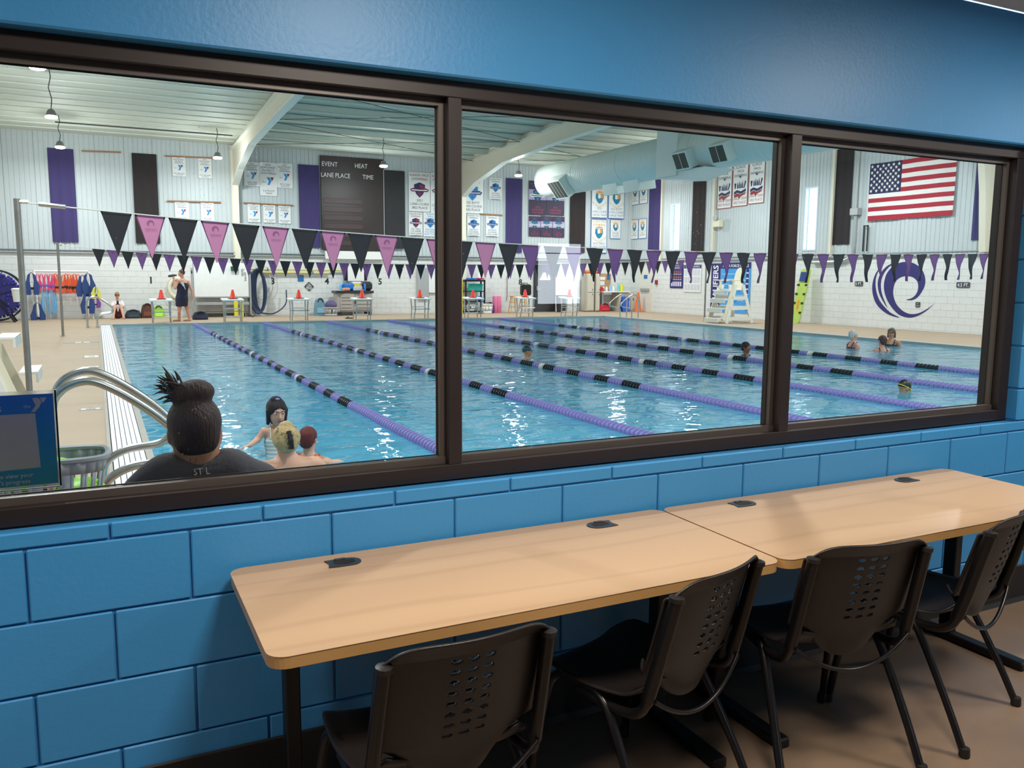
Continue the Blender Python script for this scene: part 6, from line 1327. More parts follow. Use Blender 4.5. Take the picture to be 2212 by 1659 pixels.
def head_prims(c, B3, s=1.0):
    M = np.stack(B3, 1); P = lambda x, y, z: H(c, B3, x, y, z, s)
    L = [('ell', P(0, -.012, .030), (.076*s, .094*s, .085*s), M, .02), ('ell', P(0, .022, -.035), (.060*s, .068*s, .072*s), M, .03*s), ('ell', P(0, .052, -.088), (.030*s, .028*s, .022*s), M, .02*s),
         ('cap', P(0, .082, .012), P(0, .104, -.028), .0085*s, .0125*s, .012*s), ('ell', P(-.012, .094, -.032), (.009*s, .009*s, .008*s), M, .006*s), ('ell', P(.012, .094, -.032), (.009*s, .009*s, .008*s), M, .006*s),
         ('-ell', P(-.031, .098, .008), (.020*s, .016*s, .013*s), M, .012*s), ('-ell', P(.031, .098, .008), (.020*s, .016*s, .013*s), M, .012*s),
         ('cap', P(-.018, .083, -.061), P(.018, .083, -.061), .0075*s, .0075*s, .008*s), ('cap', P(-.04, .088, .031), P(.04, .088, .031), .007*s, .007*s, .012*s)]
    for q in (-1, 1): L += [('ell', P(.078*q, -.008, -.006), (.010*s, .018*s, .030*s), M, .008*s), ('cap', P(.081*q, -.012, .014), P(.082*q, -.016, -.004), .006*s, .006*s, .004*s)]
    return L
def face_parts(t, c, B3, s, iris=(60, 44, 36), brow=(60, 44, 36), org=(0, 0, 0)):
    M = Matrix(((B3[0][0], B3[1][0], B3[2][0], 0), (B3[0][1], B3[1][1], B3[2][1], 0), (B3[0][2], B3[1][2], B3[2][2], 0), (0, 0, 0, 1)))
    ew, ei, lp = mat('eye white', (232, 228, 224), .3), mat('iris '+str(iris), iris, .3), mat('lip rose', (178, 96, 92), .5)
    for q in (-1, 1):
        p = H(c, B3, .031*q, .079, .009, s)-np.array(org); e = MB().ball(tuple(p), (.0125*s, .0115*s, .009*s), 12, 8, M).obj('eye', ew, t, smooth=180)
        p = H(c, B3, .031*q, .0885, .008, s)-np.array(org); MB().ball(tuple(p), (.0062*s, .004*s, .0065*s), 10, 6, M).obj('iris', ei, e, smooth=180)
        a, b, d_ = [tuple(H(c, B3, *v, s)-np.array(org)) for v in ((.014*q, .093, .028), (.031*q, .094, .034), (.048*q, .083, .028))]; MB().tube([a, b, d_], .0028*s, 6).obj('eyebrow', mat('brow '+str(brow), brow, .8), t)
    a = [tuple(H(c, B3, x, y, z, s)-np.array(org)) for x, y, z in ((-.023, .083, -.0605), (-.010, .0915, -.058), (0, .093, -.0595), (.010, .0915, -.058), (.023, .083, -.0605))]; b = [tuple(H(c, B3, x, y, z, s)-np.array(org)) for x, y, z in ((-.022, .082, -.0625), (0, .0915, -.068), (.022, .082, -.0625))]
    MB().tube(a, .0034*s, 6).tube(b, .004*s, 6).obj('lips', lp, t, smooth=180)
def hair_prims(c, B3, s, back=.0, thick=.011, front=.088):
    M = np.stack(B3, 1); P = lambda x, y, z: H(c, B3, x, y, z, s)
    return [('ell', P(0, -.016, .036), ((.076+thick)*s, (.094+thick)*s, (.085+thick)*s), M, .02), ('-ell', P(0, .085, -.035), (.075*s, .078*s, .088*s), M, .015*s), ('-ell', P(0, -.0, -.14), (.12*s, .16*s, .11*s+back*0), M, .01*s)]
def hand_prims(wrist, d, palmn, s=1.0, curl=.35, right=1):
    """palm and five fingers; d = direction of the fingers, palmn = palm normal"""
    d = np.array(d, float); d /= np.linalg.norm(d); n = np.array(palmn, float); n -= d*(n@d); n /= np.linalg.norm(n); sd = np.cross(d, n)*right; w = np.array(wrist, float)
    pc = w+d*.045*s; M = np.stack([sd, d, n], 1); L = [('ell', pc, (.040*s, .052*s, .015*s), M, .02*s)]
    for i, (o, ln) in enumerate(((-.030, .062), (-.010, .072), (.010, .068), (.029, .053))):
        a = w+d*.082*s+sd*o*s; b = a+(d*math.cos(curl)+n*math.sin(curl))*ln*.5*s; c = b+(d*math.cos(curl*2.2)+n*math.sin(curl*2.2))*ln*.5*s
        L += [('cap', a-d*.03*s, b, .0085*s, .0078*s, .006*s), ('cap', b, c, .0078*s, .0065*s, .003*s)]
    a = w+d*.022*s-sd*.034*s; b = a+(d*.6-sd*.75+n*.25)*.036*s; c = b+(d*.9-sd*.25+n*.3)*.03*s
    return L+[('cap', w+d*.02*s-sd*.01*s, a, .014*s, .012*s, .012*s), ('cap', a, b, .011*s, .009*s, .006*s), ('cap', b, c, .009*s, .0075*s, .004*s)]
def limb(a, b, c, ra, rb, rc, k=.03): return [('cap', a, b, ra, rb, k), ('cap', b, c, rb, rc, k)]
SK = {'fair': mat('fair skin', (216, 164, 138), .5, var=.05, spec=.4), 'tan': mat('tan skin', (190, 138, 104), .5, var=.06, spec=.4), 'brown': mat('brown skin', (128, 84, 62), .5, var=.06, spec=.4), 'rosy': mat('rosy skin', (216, 158, 136), .5, var=.07, spec=.4)}
def HR(n, c):
    m = mat('hair '+n, c, .55, var=.5, scale=16, bump=1.0, bscale=55, spec=.35)
    N, L = nodes_of(m)
    if 'strand' not in m:
        m['strand'] = 1; tc = [q for q in N if q.bl_idname == 'ShaderNodeTexCoord'][0]; mp = N.new('ShaderNodeMapping'); mp.inputs['Scale'].default_value = (2.6, 2.6, .22); L.new(tc.outputs['Object'], mp.inputs[0])
        for q in N:
            if q.bl_idname == 'ShaderNodeTexNoise': L.new(mp.outputs[0], q.inputs['Vector'])
    return m
def torso(nk, sh, ch, hp, w, s=1.0, dy=0.0):
    """neck base, shoulder width, chest and hip centres"""
    nk, ch, hp = map(lambda q: np.array(q, float), (nk, ch, hp)); return [('ell', ch, (w*.86, .115*s, .17*s), None, .05), ('cap', ch+np.array((0, 0, -.10*s)), hp, .105*s, .12*s, .07), ('ell', hp, (.155*s, .12*s, .12*s), None, .06)]

# -- 1 woman seated outside the pane with a high bun
PX, PY = 0.487, 0.40
t = thing('person', (PX, PY+.05, .38), 'seated woman seen from behind, dark hair in a messy bun, charcoal T-shirt', 'person'); O = np.array((PX, PY+.05, .38))
Bf = basis((-.02, 1, -.06)); hc = (PX-.018, PY+.02, 1.068)
pr = head_prims(hc, Bf, .98)+[('cap', (PX-.012, PY-.004, .93), (PX-.012, PY+.005, 1.02), .074, .068, .03), ('cap', (PX-.165, PY+.0, .885), (PX+.165, PY+.0, .885), .060, .060, .05), ('ell', (PX, PY+.03, .74), (.175, .115, .19), None, .06), ('ell', (PX, PY+.05, .48), (.19, .15, .15), None, .08)]
for q in (-1, 1):
    pr += limb((PX+.185*q, PY+.01, .85), (PX+.25*q, PY+.06, .60), (PX+.20*q, PY+.27, .52), .052, .040, .030)+hand_prims((PX+.20*q, PY+.27, .52), (-.4*q, .9, -.1), (0, 0, -1), 1, .3, -q)
    pr += limb((PX+.09*q, PY+.06, .46), (PX+.13*q, PY+.50, .48), (PX+.12*q, PY+.50, .08), .085, .062, .040, .05)+[('cap', (PX+.12*q, PY+.46, .05), (PX+.13*q, PY+.64, .03), .036, .026, .02)]
sdf_obj('body', pr, SK['tan'], t, .0105, origin=O)
tee = mat('charcoal T-shirt', (84, 80, 86), .85, var=.1, scale=12, bump=.3, bscale=60)
pr = [('cap', (PX-.16, PY+.0, .888), (PX+.17, PY+.0, .882), .074, .074, .06), ('cap', (PX-.10, PY-.004, .928), (PX+.08, PY-.004, .928), .083, .083, .05), ('ell', (PX, PY+.025, .73), (.205, .135, .22), None, .07), ('ell', (PX, PY+.05, .50), (.215, .17, .16), None, .08)]
for q in (-1, 1): pr += [('cap', (PX+.195*q, PY+.01, .845), (PX+.245*q, PY+.05, .66), .068, .062, .05)]
pr += [('-cap', (PX-.012, PY-.0, 1.055), (PX-.012, PY+.03, 1.15), .086, .080, .012)]
sdf_obj('t_shirt', pr, tee, t, .011, cut=lambda g: np.maximum(.40-g[:, 2], 0)*9-.001*0 if False else (.405-g[:, 2]), origin=O)
F = lambda u, v, h: (PX+.012+u-O[0], PY-.1335+(.865-v)*-.06*0-O[1], .845+v-O[2])
MB().text('ST L', 0, 0, .019, lambda u, v, h: (u-.012, -.150-h+v*.7, .962+v-O[2]), 0.0, sx=1.0).obj('shirt_print', mat('pale shirt print', (196, 186, 180), .7), t)
pants = mat('black leggings', (34, 34, 40), .8)
pr = [('ell', (PX, PY+.06, .45), (.20, .16, .10), None, .06)]
for q in (-1, 1): pr += limb((PX+.09*q, PY+.06, .46), (PX+.13*q, PY+.50, .48), (PX+.12*q, PY+.50, .16), .094, .070, .048, .05)
sdf_obj('leggings', pr, pants, t, .014, origin=O)
hd_ = HR('dark brown', (66, 46, 42))
hp_ = hair_prims(hc, Bf, .96, thick=.012)+[('ell', H(hc, Bf, 0, -.052, -.024), (.066, .048, .052), np.stack(Bf, 1), .03), ('ell', H(hc, Bf, .004, -.04, .135), (.060, .048, .042), np.stack(Bf, 1), .015), ('ell', H(hc, Bf, -.035, -.035, .128), (.040, .042, .038), np.stack(Bf, 1), .01), ('cap', H(hc, Bf, .028, -.05, .108), H(hc, Bf, -.03, -.06, .15), .022, .018, .01)]
hp_ = [q for q in hp_ if not (q[0] == '-ell' and q[2][0] > .1)]
hp_ += [('-ell', H(hc, Bf, q_*.088, .0, -.028), (.024, .05, .040), np.stack(Bf, 1), .012) for q_ in (-1, 1)]
ho = sdf_obj('hair', hp_, hd_, t, .005, origin=O)
sp_ = MB()
for k in range(34):
    a = R_.uniform(1.75, 3.5) ; b = R_.uniform(-.5, .5); r0 = H(hc, Bf, -.055, -.04, .13); d_ = np.array((math.cos(a), b*.6, math.sin(a)*1.0)); ln = R_.uniform(.03, .062)
    r0 = r0+d_*.02+np.array((R_.uniform(-.012, .03), R_.uniform(-.02, .02), R_.uniform(-.01, .03)))
    sp_.tube([tuple(r0-O), tuple(r0+d_*ln*.6+np.array((0, 0, .004))-O), tuple(r0+d_*ln+np.array((R_.uniform(-.006, .006), 0, R_.uniform(-.008, .008)))-O)], [.0045, .003, .0006], 5)
for k in range(9):
    x = R_.uniform(-.06, .06); r0 = H(hc, Bf, x, -.085+abs(x)*.3, -.075); sp_.tube([tuple(r0-O), tuple(r0+np.array((R_.uniform(-.02, .02), -.006, -.02))-O), tuple(r0+np.array((R_.uniform(-.03, .03), -.004, -.045))-O)], [.0009, .0006, .0003], 4)
sp_.obj('loose_hair', hd_, t)
MB().tube([tuple(H(hc, Bf, .012, -.072, .098)-O), tuple(H(hc, Bf, .03, -.066, .104)-O)], .006, 6).obj('hair_tie', mat('copper hair tie', (150, 84, 66), .5), t)

# -- 2 girl standing in the water with a striped suit
gx, gy = at(596, 985, Z=-.05)[0], at(600, 985, Z=-.05)[1]
t = thing('person', (gx, gy, -.8), 'small girl with wet dark hair in a striped swimsuit facing the window', 'person'); O = np.array((gx, gy, -.8)); s = 1.02
Bf = basis((.12, -1, -.12)); hc = at(597, 890, Y=gy); hc = np.array((hc[0], gy-.01, hc[2])); nk = hc+np.array((0, .015, -.105)); shz = hc[2]-.155
pr = head_prims(hc, Bf, s)+[('cap', (nk[0], gy, shz+.01), hc+np.array((0, .01, -.05)), .034, .036, .02), ('cap', (gx-.085, gy, shz-.01), (gx+.085, gy, shz-.01), .036, .036, .03), ('ell', (gx, gy, shz-.10), (.098, .072, .12), None, .04), ('ell', (gx, gy-.005, shz-.26), (.090, .078, .12), None, .05), ('ell', (gx, gy, shz-.38), (.10, .08, .09), None, .04)]
hL, hR = at(425, 893, Y=gy-.12), at(690, 960, Y=gy-.10)
elb = at(520, 948, Y=gy-.03); el2 = at(660, 935, Y=gy-.03)
hl = at(548, 962, Y=gy-.08)
pr += limb((gx-.10, gy, shz-.01), tuple(at(556, 950, Y=gy)), tuple(at(540, 962, Y=gy-.1)), .031, .025, .019, .02)+hand_prims(tuple(at(540, 962, Y=gy-.1)), (-.9, -.1, -.15), (0, 0, -1), .62, .15, 1)
pr += limb((gx+.10, gy, shz-.01), tuple(at(644, 942, Y=gy-.02)), tuple(at(668, 953, Y=gy-.06)), .031, .025, .019, .02)+hand_prims(tuple(at(668, 953, Y=gy-.06)), (.9, -.15, -.12), (0, 0, -1), .62, .15, -1)
for q in (-1, 1): pr += limb((gx+.05*q, gy, shz-.40), (gx+.06*q, gy-.02, shz-.62), (gx+.06*q, gy, -.76), .058, .040, .026, .03)
sdf_obj('body', pr, SK['fair'], t, .0065, origin=O)
face_parts(t, hc, Bf, s, org=O)
st_ = mat('striped swimsuit', (210, 220, 190), .7); N, L = nodes_of(st_); b_ = N['Principled BSDF']; tc = N.new('ShaderNodeTexCoord'); wv = N.new('ShaderNodeTexWave'); wv.wave_type = 'BANDS'; wv.bands_direction = 'Z'; wv.inputs['Scale'].default_value = 9.0; wv.inputs['Distortion'].default_value = .4; cr = N.new('ShaderNodeValToRGB'); cr.color_ramp.interpolation = 'CONSTANT'
E_ = cr.color_ramp.elements; E_[0].color = (*s2l((236, 232, 220)), 1); E_[1].position = .35; E_[1].color = (*s2l((120, 196, 170)), 1)
for p_, c_ in ((.5, (236, 232, 220)), (.65, (206, 110, 90)), (.8, (236, 232, 220)), (.9, (150, 190, 210))): e_ = E_.new(p_); e_.color = (*s2l(c_), 1)
L.new(tc.outputs['Object'], wv.inputs[0]); L.new(wv.outputs['Fac'], cr.inputs[0]); L.new(cr.outputs[0], b_.inputs['Base Color'])
pr = [('ell', (gx, gy, shz-.115), (.103, .078, .12), None, .04), ('ell', (gx, gy-.005, shz-.26), (.096, .084, .125), None, .05), ('ell', (gx, gy, shz-.38), (.105, .086, .09), None, .04)]
sdf_obj('swimsuit', pr, st_, t, .008, cut=lambda g: g[:, 2]-(shz-.075)-.06*np.abs(g[:, 0]-gx)*2, origin=O)
for q in (-1, 1): MB().tube([tuple(np.array((gx+.055*q, gy-.062, shz-.07))-O), tuple(np.array((gx+.052*q, gy-.045, shz+.01))-O), tuple(np.array((gx+.040*q, gy+.0, shz+.045))-O)], .006, 6).obj('shoulder_strap', mat('strap beads', (226, 214, 190), .6), t)
hw2 = HR('wet black brown', (40, 32, 32)); M_ = np.stack(Bf, 1)
hp_ = [('ell', H(hc, Bf, 0, -.014, .036, s), (.086*s, .104*s, .095*s), M_, .02), ('-ell', H(hc, Bf, 0, .095, -.03, s), (.062*s, .07*s, .085*s), M_, .01)]
for q in (-1, 1): hp_ += [('cap', H(hc, Bf, .072*q, .01, .02, s), H(hc, Bf, .075*q, .0, -.095, s), .026*s, .016*s, .02)]
hp_ += [('cap', H(hc, Bf, 0, -.07, .0, s), H(hc, Bf, 0, -.07, -.1, s), .05*s, .035*s, .03), ('ell', H(hc, Bf, .01, .0, .125, s), (.045*s, .04*s, .022*s), M_, .02)]
sdf_obj('hair', hp_, hw2, t, .006, origin=O)
MB().ball(tuple(H(hc, Bf, .005, .035, .128, s)-O), (.022, .012, .010), 10, 6).obj('hair_clip', mat('lilac clip', (150, 130, 220), .4), t)

# -- 3 blonde woman with her back to the window
def swimmer_back(cx_, cy_, hz, skin, hairm, suit, label, s=1.0, strap=True, bun=None, low=-1.0):
    t = thing('person', (cx_, cy_, low), label, 'person'); O = np.array((cx_, cy_, low)); Bf = basis((-.1, 1, -.25)); hc = np.array((cx_-.02, cy_+.02, hz)); sz = hz-.192*s
    pr = head_prims(hc, Bf, s)+[('cap', (cx_, cy_-.01, sz+.01), hc+np.array((0, -.01, -.05)), .062*s, .058*s, .03), ('cap', (cx_-.20*s, cy_, sz-.015), (cx_+.20*s, cy_, sz-.015), .066*s, .066*s, .08), ('ell', (cx_, cy_+.0, sz-.13), (.225*s, .115*s, .17*s), None, .06), ('cap', (cx_, cy_, sz-.2), (cx_, cy_+.02, sz-.5), .15*s, .15*s, .06)]
    for q in (-1, 1): pr += limb((cx_+.235*q*s, cy_, sz-.04), (cx_+.29*q*s, cy_+.06, sz-.28), (cx_+.22*q*s, cy_+.30, sz-.36), .056*s, .044*s, .03*s)+hand_prims((cx_+.22*q*s, cy_+.30, sz-.36), (-.3*q, 1, 0), (0, 0, -1), s, .2, -q); pr += limb((cx_+.09*q, cy_+.02, sz-.55), (cx_+.1*q, cy_+.05, sz-.95), (cx_+.1*q, cy_, max(low+.04, sz-1.3)), .09, .06, .045, .05)
    sdf_obj('body', pr, skin, t, .011, origin=O)
    sp2 = [('ell', (cx_, cy_+.002, sz-.13), (.230*s, .120*s, .17*s), None, .06), ('cap', (cx_, cy_, sz-.2), (cx_, cy_+.02, sz-.5), .156*s, .156*s, .06)]
    sdf_obj('swimsuit', sp2, suit, t, .012, cut=lambda g: g[:, 2]-(sz-.25), origin=O)
    for q in (-1, 1): MB().tube([tuple(np.array(p)-O) for p in ((cx_+.115*q*s, cy_+.03, sz+.040), (cx_+.12*q*s, cy_-.055, sz+.015), (cx_+.145*q*s, cy_-.095, sz-.07), (cx_+.155*q*s, cy_-.11, sz-.16), (cx_+.15*q*s, cy_-.12, sz-.26))], [.014, .014, .016, .02, .026], 8, sy=.5).obj('shoulder_strap', suit, t, smooth=60)
    return t, O, hc, Bf, sz
navys = mat('navy swimsuit', (34, 36, 62), .6)
q = at(617, 952, Y=3.85); bw, O, hc, Bf, sz = swimmer_back(q[0]+.02, 3.85, q[2], SK['fair'], None, navys, 'blonde woman seen from behind in a navy swimsuit, hair in a black claw clip', .98, low=-1.3)
bl = HR('blonde', (196, 170, 122)); M_ = np.stack(Bf, 1)
sdf_obj('hair', [('ell', H(hc, Bf, 0, -.014, .028), (.100, .112, .092), M_, .02), ('ell', H(hc, Bf, .045, -.04, .02), (.06, .07, .06), M_, .02), ('ell', H(hc, Bf, -.045, -.045, -.01), (.055, .065, .06), M_, .02), ('ell', H(hc, Bf, 0, -.06, -.03), (.080, .055, .07), M_, .03), ('-ell', H(hc, Bf, 0, .10, -.04), (.08, .07, .09), M_, .01), ('ell', H(hc, Bf, .01, -.03, .115), (.05, .05, .03), M_, .02)], bl, bw, .007, origin=O)
ck = MB(); [ck.tube([tuple(H(hc, Bf, .0+.002*k, -.126, .052-.018*k)-O), tuple(H(hc, Bf, .024*(1 if k % 2 else -1), -.134, .040-.018*k)-O)], .005, 5) for k in range(7)]; ck.tube([tuple(H(hc, Bf, -.002, -.120, .060)-O), tuple(H(hc, Bf, .006, -.127, -.01)-O), tuple(H(hc, Bf, .01, -.118, -.075)-O)], .019, 6).obj('claw_clip', mat('black clip', (26, 24, 28), .3), bw)
wisp = MB()
for k in range(40): a = R_.uniform(-.07, .07); z_ = R_.uniform(-.02, .11); p0 = H(hc, Bf, a, -.112+abs(a)*.45+max(0, z_-.05)*.9, z_); wisp.tube([tuple(p0-O), tuple(p0+np.array((R_.uniform(-.02, .02), -.016, .004))-O), tuple(p0+np.array((R_.uniform(-.04, .04), -.012, -.02))-O)], [.009, .008, .002], 5)
wisp.obj('loose_hair', bl, bw)
MB().ball(tuple(H(hc, Bf, 0, .0, .145)-O), (.02, .012, .008), 8, 5).obj('hair_tie', mat('black clip', (26, 24, 28), .3), bw)

# -- generic head-and-shoulders swimmers
def swimmer(px, py, label, skin, face, s=1.0, hair=None, cap=None, suit=None, gog=None, lift=.12, shoulders=True, long=False, band=None, xyz=None, arm=None, tilt=0.0):
    q = at(px, py, Z=ZW) if xyz is None else np.array(xyz); x, y = q[0], q[1]; t = thing('person', (x, y, ZW-.6), label, 'person'); O = np.array((x, y, ZW-.6)); Bf = basis((face[0], face[1], tilt)); hc = np.array((x, y, ZW+lift)); M_ = np.stack(Bf, 1); sz = hc[2]-.20*s; r = np.array((Bf[0][0], Bf[0][1], 0)); r /= np.linalg.norm(r)
    pr = head_prims(hc, Bf, s)+[('cap', np.array((x, y, sz+.01)), hc-np.array((0, 0, .05*s)), .055*s, .052*s, .03), ('cap', np.array((x, y, sz-.02))-r*.15*s, np.array((x, y, sz-.02))+r*.15*s, .055*s, .055*s, .06), ('ell', (x, y, sz-.14), (.15*s, .12*s, .17*s), None, .06), ('cap', (x, y, sz-.2), (x, y, sz-.42), .12*s, .12*s, .05)]
    for k in (-1, 1): a = np.array((x, y, sz-.04))+r*.18*s*k; b = a+r*.06*k+np.array((0, 0, -.2*s)); c = b+Bf[1]*.2*s; pr += limb(a, b, c, .048*s, .038*s, .028*s)+hand_prims(c, Bf[1], (0, 0, -1), s*.85, .2, k)
    if arm is not None: a = np.array((x, y, sz-.03))+r*.17*s*arm[0]; pr += limb(a, a+np.array(arm[1])*.5, a+np.array(arm[1]), .045*s, .036*s, .028*s)+hand_prims(a+np.array(arm[1]), arm[1], (0, 0, -1), s*.85, .1, 1)
    sdf_obj('body', pr, skin, t, .011, origin=O); face_parts(t, hc, Bf, s, org=O)
    if suit: sdf_obj('swimsuit', [('ell', (x, y, sz-.14), (.158*s, .128*s, .17*s), None, .06), ('cap', (x, y, sz-.2), (x, y, sz-.42), .128*s, .128*s, .05)], suit, t, .014, cut=lambda g: g[:, 2]-(sz-.06), origin=O); [MB().tube([tuple(np.array((x, y, sz+.045))+r*.09*k*s+Bf[1]*.03-O), tuple(np.array((x, y, sz-.03))+r*.10*k*s+Bf[1]*.09*s-O), tuple(np.array((x, y, sz-.10))+r*.08*k*s+Bf[1]*.12*s-O)], .012, 6).tube([tuple(np.array((x, y, sz+.045))+r*.09*k*s-Bf[1]*.03-O), tuple(np.array((x, y, sz-.03))+r*.10*k*s-Bf[1]*.08*s-O), tuple(np.array((x, y, sz-.12))+r*.07*k*s-Bf[1]*.11*s-O)], .012, 6).obj('shoulder_strap', suit, t) for k in (-1, 1)]
    if hair:
        hp = hair_prims(hc, Bf, s)+([('cap', H(hc, Bf, 0, -.07, 0, s), H(hc, Bf, 0, -.06, -.13, s), .06*s, .045*s, .03), ('cap', H(hc, Bf, .075, -.02, .0, s), H(hc, Bf, .08, -.02, -.10, s), .024*s, .02*s, .02), ('cap', H(hc, Bf, -.075, -.02, .0, s), H(hc, Bf, -.08, -.02, -.10, s), .024*s, .02*s, .02)] if long else [('ell', H(hc, Bf, 0, -.055, -.03, s), (.07*s, .05*s, .06*s), M_, .03)])
        hp = [q_ for q_ in hp if not (q_[0] == '-ell' and q_[2][0] > .11*s)]; sdf_obj('hair', hp, hair, t, .009, origin=O)
    if cap: sdf_obj('swim_cap', [('ell', H(hc, Bf, 0, -.014, .034, s), (.080*s, .099*s, .090*s), M_, .02)], cap, t, .008, cut=lambda g: -((g-H(hc, Bf, 0, 0, .008, s))@(Bf[2]+Bf[1]*-.25)), origin=O)
    if gog: MB().tube([tuple(H(hc, Bf, .083*math.cos(a), .1*math.sin(a)-.012, .012, s)-O) for a in [2*PI*k/20 for k in range(21)]], .006, 6).ball(tuple(H(hc, Bf, .031, .092, .010, s)-O), (.02, .014, .014), 8, 6).ball(tuple(H(hc, Bf, -.031, .092, .010, s)-O), (.02, .014, .014), 8, 6).obj('goggles', gog, t)
    if band: MB().tube([tuple(H(hc, Bf, .090*math.cos(a), -.0, .032+.092*math.sin(a), s)-O) for a in [PI*k/12 for k in range(13)]], .009, 6).obj('headband', band, t)
    return t
tealsuit = mat('teal rash guard', (24, 120, 104), .6); plum = mat('plum swimsuit', (92, 36, 60), .6); blks = mat('black swimsuit', (30, 28, 34), .6)
swimmer(666, 1000, 'red-haired child in the water beside the blonde woman', SK['fair'], (.6, .8), .88, hair=HR('wet auburn', (104, 44, 40)), xyz=(at(667, 975, Y=4.75)[0], 4.75, 0), lift=.20, suit=mat('orange swimsuit', (230, 110, 50), .6), arm=(1, (.22, -.02, -.03)), tilt=-.1)
swimmer(1139, 775, 'swimmer in a dark cap and goggles in a teal shirt by the rope', SK['tan'], (.9, -.25), .95, cap=mat('dark teal cap', (38, 52, 58), .35), gog=mat('teal goggles', (40, 120, 130), .3), suit=tealsuit, lift=.15)
swimmer(1611, 768, 'short-haired child in the water left of the second mullion', SK['brown'], (.3, -.9), .95, hair=HR('black cropped', (34, 28, 28)), suit=blks, lift=.17)
swimmer(1842, 752, 'white-haired woman in a plum swimsuit facing right', SK['rosy'], (.95, -.3), 1.0, hair=HR('white', (206, 204, 200)), suit=plum, lift=.30)
swimmer(1904, 757, 'dark-haired woman seen from behind between two others', SK['rosy'], (.2, 1), 1.0, hair=HR('dark auburn', (86, 54, 44)), suit=blks, lift=.22)
swimmer(1924, 747, 'brown-haired woman with glasses and a turquoise headband', SK['tan'], (-.9, -.45), 1.0, hair=HR('mid brown', (110, 76, 48)), gog=mat('dark glasses frame', (40, 36, 36), .3), band=mat('turquoise band', (40, 170, 200), .5), suit=blks, long=True, lift=.31)
swimmer(1953, 846, 'swimmer in a black cap and yellow goggles, face in the water', SK['tan'], (.95, -.2), 1.0, cap=mat('black cap', (26, 28, 30), .35), gog=mat('yellow goggles', (220, 214, 40), .4), suit=blks, lift=.055, tilt=-.45)
# backstroke swimmer just under the surface of lane two
q = at(612, 772, Z=ZW); x, y = q[0], q[1]; t = thing('person', (x, y, ZW-.3), 'swimmer gliding just under the surface in lane two', 'person'); O = np.array((x, y, ZW-.3)); Bf = basis((.0, .3, -1), (0, 1, 0)); hc = np.array((x, y+.75, ZW-.12))
pr = head_prims(hc, Bf, 1)+[('cap', (x-.16, y+.50, ZW-.17), (x+.16, y+.50, ZW-.17), .06, .06, .06), ('ell', (x, y+.33, ZW-.18), (.17, .24, .10), None, .06), ('ell', (x, y, ZW-.18), (.16, .18, .10), None, .06), ('cap', (x, y+.5, ZW-.16), (x, y+.68, ZW-.13), .055, .05, .03)]
for k in (-1, 1): pr += limb((x+.09*k, y-.05, ZW-.18), (x+.1*k, y-.5, ZW-.16), (x+.09*k, y-.95, ZW-.12), .08, .055, .036, .05)+limb((x+.19*k, y+.5, ZW-.17), (x+.24*k, y+.78, ZW-.16), (x+.10*k, y+1.05, ZW-.12), .048, .038, .028)+hand_prims((x+.10*k, y+1.05, ZW-.12), (0, 1, .1), (0, 0, -1), 1, .1, k)+[('cap', (x+.09*k, y-.95, ZW-.12), (x+.1*k, y-1.15, ZW-.1), .034, .022, .02)]
sdf_obj('body', pr, SK['tan'], t, .014, origin=O); sdf_obj('swim_shorts', [('ell', (x, y, ZW-.18), (.17, .19, .11), None, .06)], mat('bright blue shorts', (30, 120, 210), .6), t, .014, origin=O); face_parts(t, hc, Bf, 1, org=O)

# -- woman drinking on the far deck
q = at(392, 694, Z=0); x, y = q[0], q[1]; t = thing('person', (x, y, 0), 'standing woman wrapped in a dark towel drinking from a bottle', 'person'); O = np.array((x, y, 0)); Bf = basis((-1, -.25, .12)); hc = np.array((x+.06, y, 1.60))
pr = head_prims(hc, Bf, 1)+[('cap', (x+.09, y, 1.40), (x+.07, y, 1.54), .055, .052, .03), ('cap', (x-.07, y-.12, 1.36), (x+.24, y+.08, 1.34), .058, .058, .06), ('ell', (x+.08, y, 1.2), (.17, .13, .19), None, .06), ('cap', (x+.08, y, 1.1), (x+.06, y, .9), .135, .15, .06)]
pr += limb((x-.08, y-.13, 1.34), (x-.17, y-.22, 1.12), (x-.20, y-.16, 1.42), .05, .042, .03)+hand_prims((x-.20, y-.16, 1.42), (-.1, .1, 1), (.5, 1, 0), .95, .9, 1)+limb((x+.27, y+.06, 1.32), (x+.36, y+.02, 1.05), (x+.38, y-.03, .82), .052, .042, .03)+hand_prims((x+.38, y-.03, .82), (0, -.1, -1), (-1, 0, 0), .95, .35, -1)
pr += limb((x-.0, y-.02, .86), (x-.05, y-.02, .48), (x-.07, y, .07), .10, .062, .042, .05)+limb((x+.14, y+.02, .86), (x+.19, y+.02, .48), (x+.26, y, .07), .10, .062, .042, .05)+[('cap', (x-.05, y, .04), (x-.26, y-.05, .028), .038, .026, .02), ('cap', (x+.28, y, .04), (x+.07, y-.05, .028), .038, .026, .02)]
sdf_obj('body', pr, SK['rosy'], t, .012, origin=O); face_parts(t, hc, Bf, 1, org=O)
tw = mat('dark navy towel', (38, 36, 60), .9, var=.2)
sdf_obj('towel', [('ell', (x+.08, y, 1.18), (.19, .15, .17), None, .06), ('cap', (x+.08, y, 1.1), (x+.04, y, .75), .165, .185, .06), ('cap', (x+.04, y, .75), (x+.03, y, .58), .19, .195, .05)], tw, t, .013, cut=lambda g: np.maximum(g[:, 2]-1.30, .50-g[:, 2]), origin=O)
MB().prism([(-.02, 1.31), (.08, 1.33), (.14, 1.05)], .155, .165, lambda u, v, h: (u+.02, -h, v)).obj('towel_fold', WHT, t)
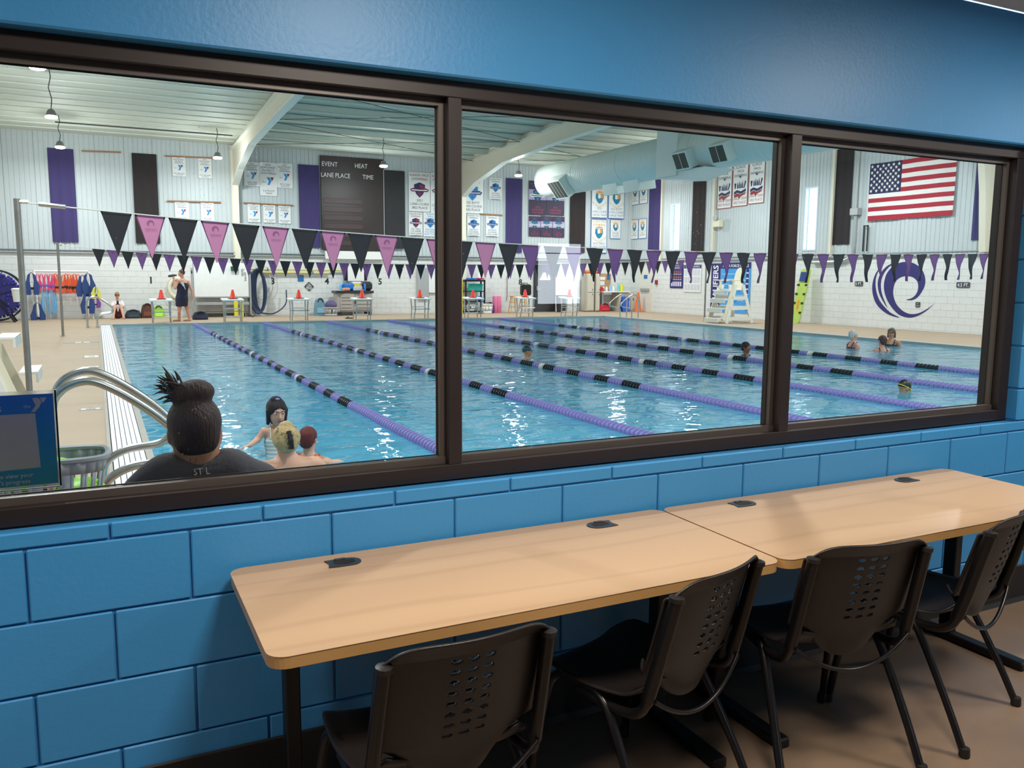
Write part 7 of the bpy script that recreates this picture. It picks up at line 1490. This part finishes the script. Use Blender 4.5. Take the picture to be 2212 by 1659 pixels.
sdf_obj('hair', hair_prims(hc, Bf, 1)[:2]+[('ell', H(hc, Bf, 0, -.03, .13), (.04, .04, .045), np.stack(Bf, 1), .02)], HR('brown', (96, 66, 52)), t, .009, origin=O)
o = MB().lathe([(.035, 0), (.042, .02), (.042, .2), (.025, .24), (.025, .27)], (0, 0, 0), 12).obj('drink_bottle', mat('dark steel bottle', (84, 84, 92), .35, metal=.5), loc=(x-.36, y-.14, 1.50), smooth=40); o.rotation_euler = (0, math.radians(80), .1); tag(o, 'dark metal bottle held to the standing woman\'s mouth', 'bottle')

# -- boy sitting against the far wall
q = at(253, 640, Y=30.35); x, y = q[0], 30.35; t = thing('person', (x, y, 0), 'boy in a white T-shirt sitting on the floor looking at a phone', 'person'); O = np.array((x, y, 0)); Bf = basis((0, -1, -.55)); hc = np.array((x, y-.05, .80)); s = .93
pr = head_prims(hc, Bf, s)+[('cap', (x, y, .60), hc-np.array((0, -.01, .06)), .042, .042, .02), ('cap', (x-.13, y, .57), (x+.13, y, .57), .045, .045, .05), ('ell', (x, y, .42), (.13, .10, .18), None, .05), ('ell', (x, y-.03, .13), (.15, .13, .12), None, .05)]
for k in (-1, 1): pr += limb((x+.08*k, y-.05, .12), (x+.10*k, y-.36, .42), (x+.16*k, y-.55, .06), .065, .048, .032, .04)+[('cap', (x+.16*k, y-.55, .04), (x+.19*k, y-.70, .025), .03, .02, .02)]+limb((x+.15*k, y, .55), (x+.17*k, y-.17, .40), (x+.04*k, y-.30, .50), .036, .03, .022)+hand_prims((x+.04*k, y-.30, .50), (-.4*k, -.4, .5), (0, .5, .5), .75, .7, -k)
sdf_obj('body', pr, SK['fair'], t, .011, origin=O); face_parts(t, hc, Bf, s, org=O)
pr = [('cap', (x-.13, y, .575), (x+.13, y, .575), .058, .058, .05), ('ell', (x, y, .42), (.155, .125, .2), None, .05), ('ell', (x, y-.0, .25), (.16, .13, .12), None, .05)]
for k in (-1, 1): pr += [('cap', (x+.15*k, y, .555), (x+.18*k, y-.10, .46), .052, .05, .04)]
sdf_obj('t_shirt', pr+[('-cap', (x, y, .62), (x, y, .8), .055, .055, .01)], mat('white T-shirt', (226, 222, 222), .85), t, .012, cut=lambda g: .2-g[:, 2], origin=O)
pr = [('ell', (x, y-.03, .13), (.165, .145, .13), None, .05)]
for k in (-1, 1): pr += [('cap', (x+.08*k, y-.05, .12), (x+.095*k, y-.28, .34), .08, .066, .04)]
sdf_obj('shorts', pr, mat('maroon shorts', (96, 40, 44), .8), t, .013, origin=O); sdf_obj('hair', hair_prims(hc, Bf, s)[:2]+[('ell', H(hc, Bf, 0, .02, .10, s), (.07, .08, .04), np.stack(Bf, 1), .03)], HR('sandy', (150, 116, 78)), t, .009, origin=O)
tag(MB().bbox(-.035, .035, -.008, 0, 0, .13, .004).obj('phone', black_m, loc=(x, y-.36, .50)), 'small dark phone in the sitting boy\'s hands', 'phone')
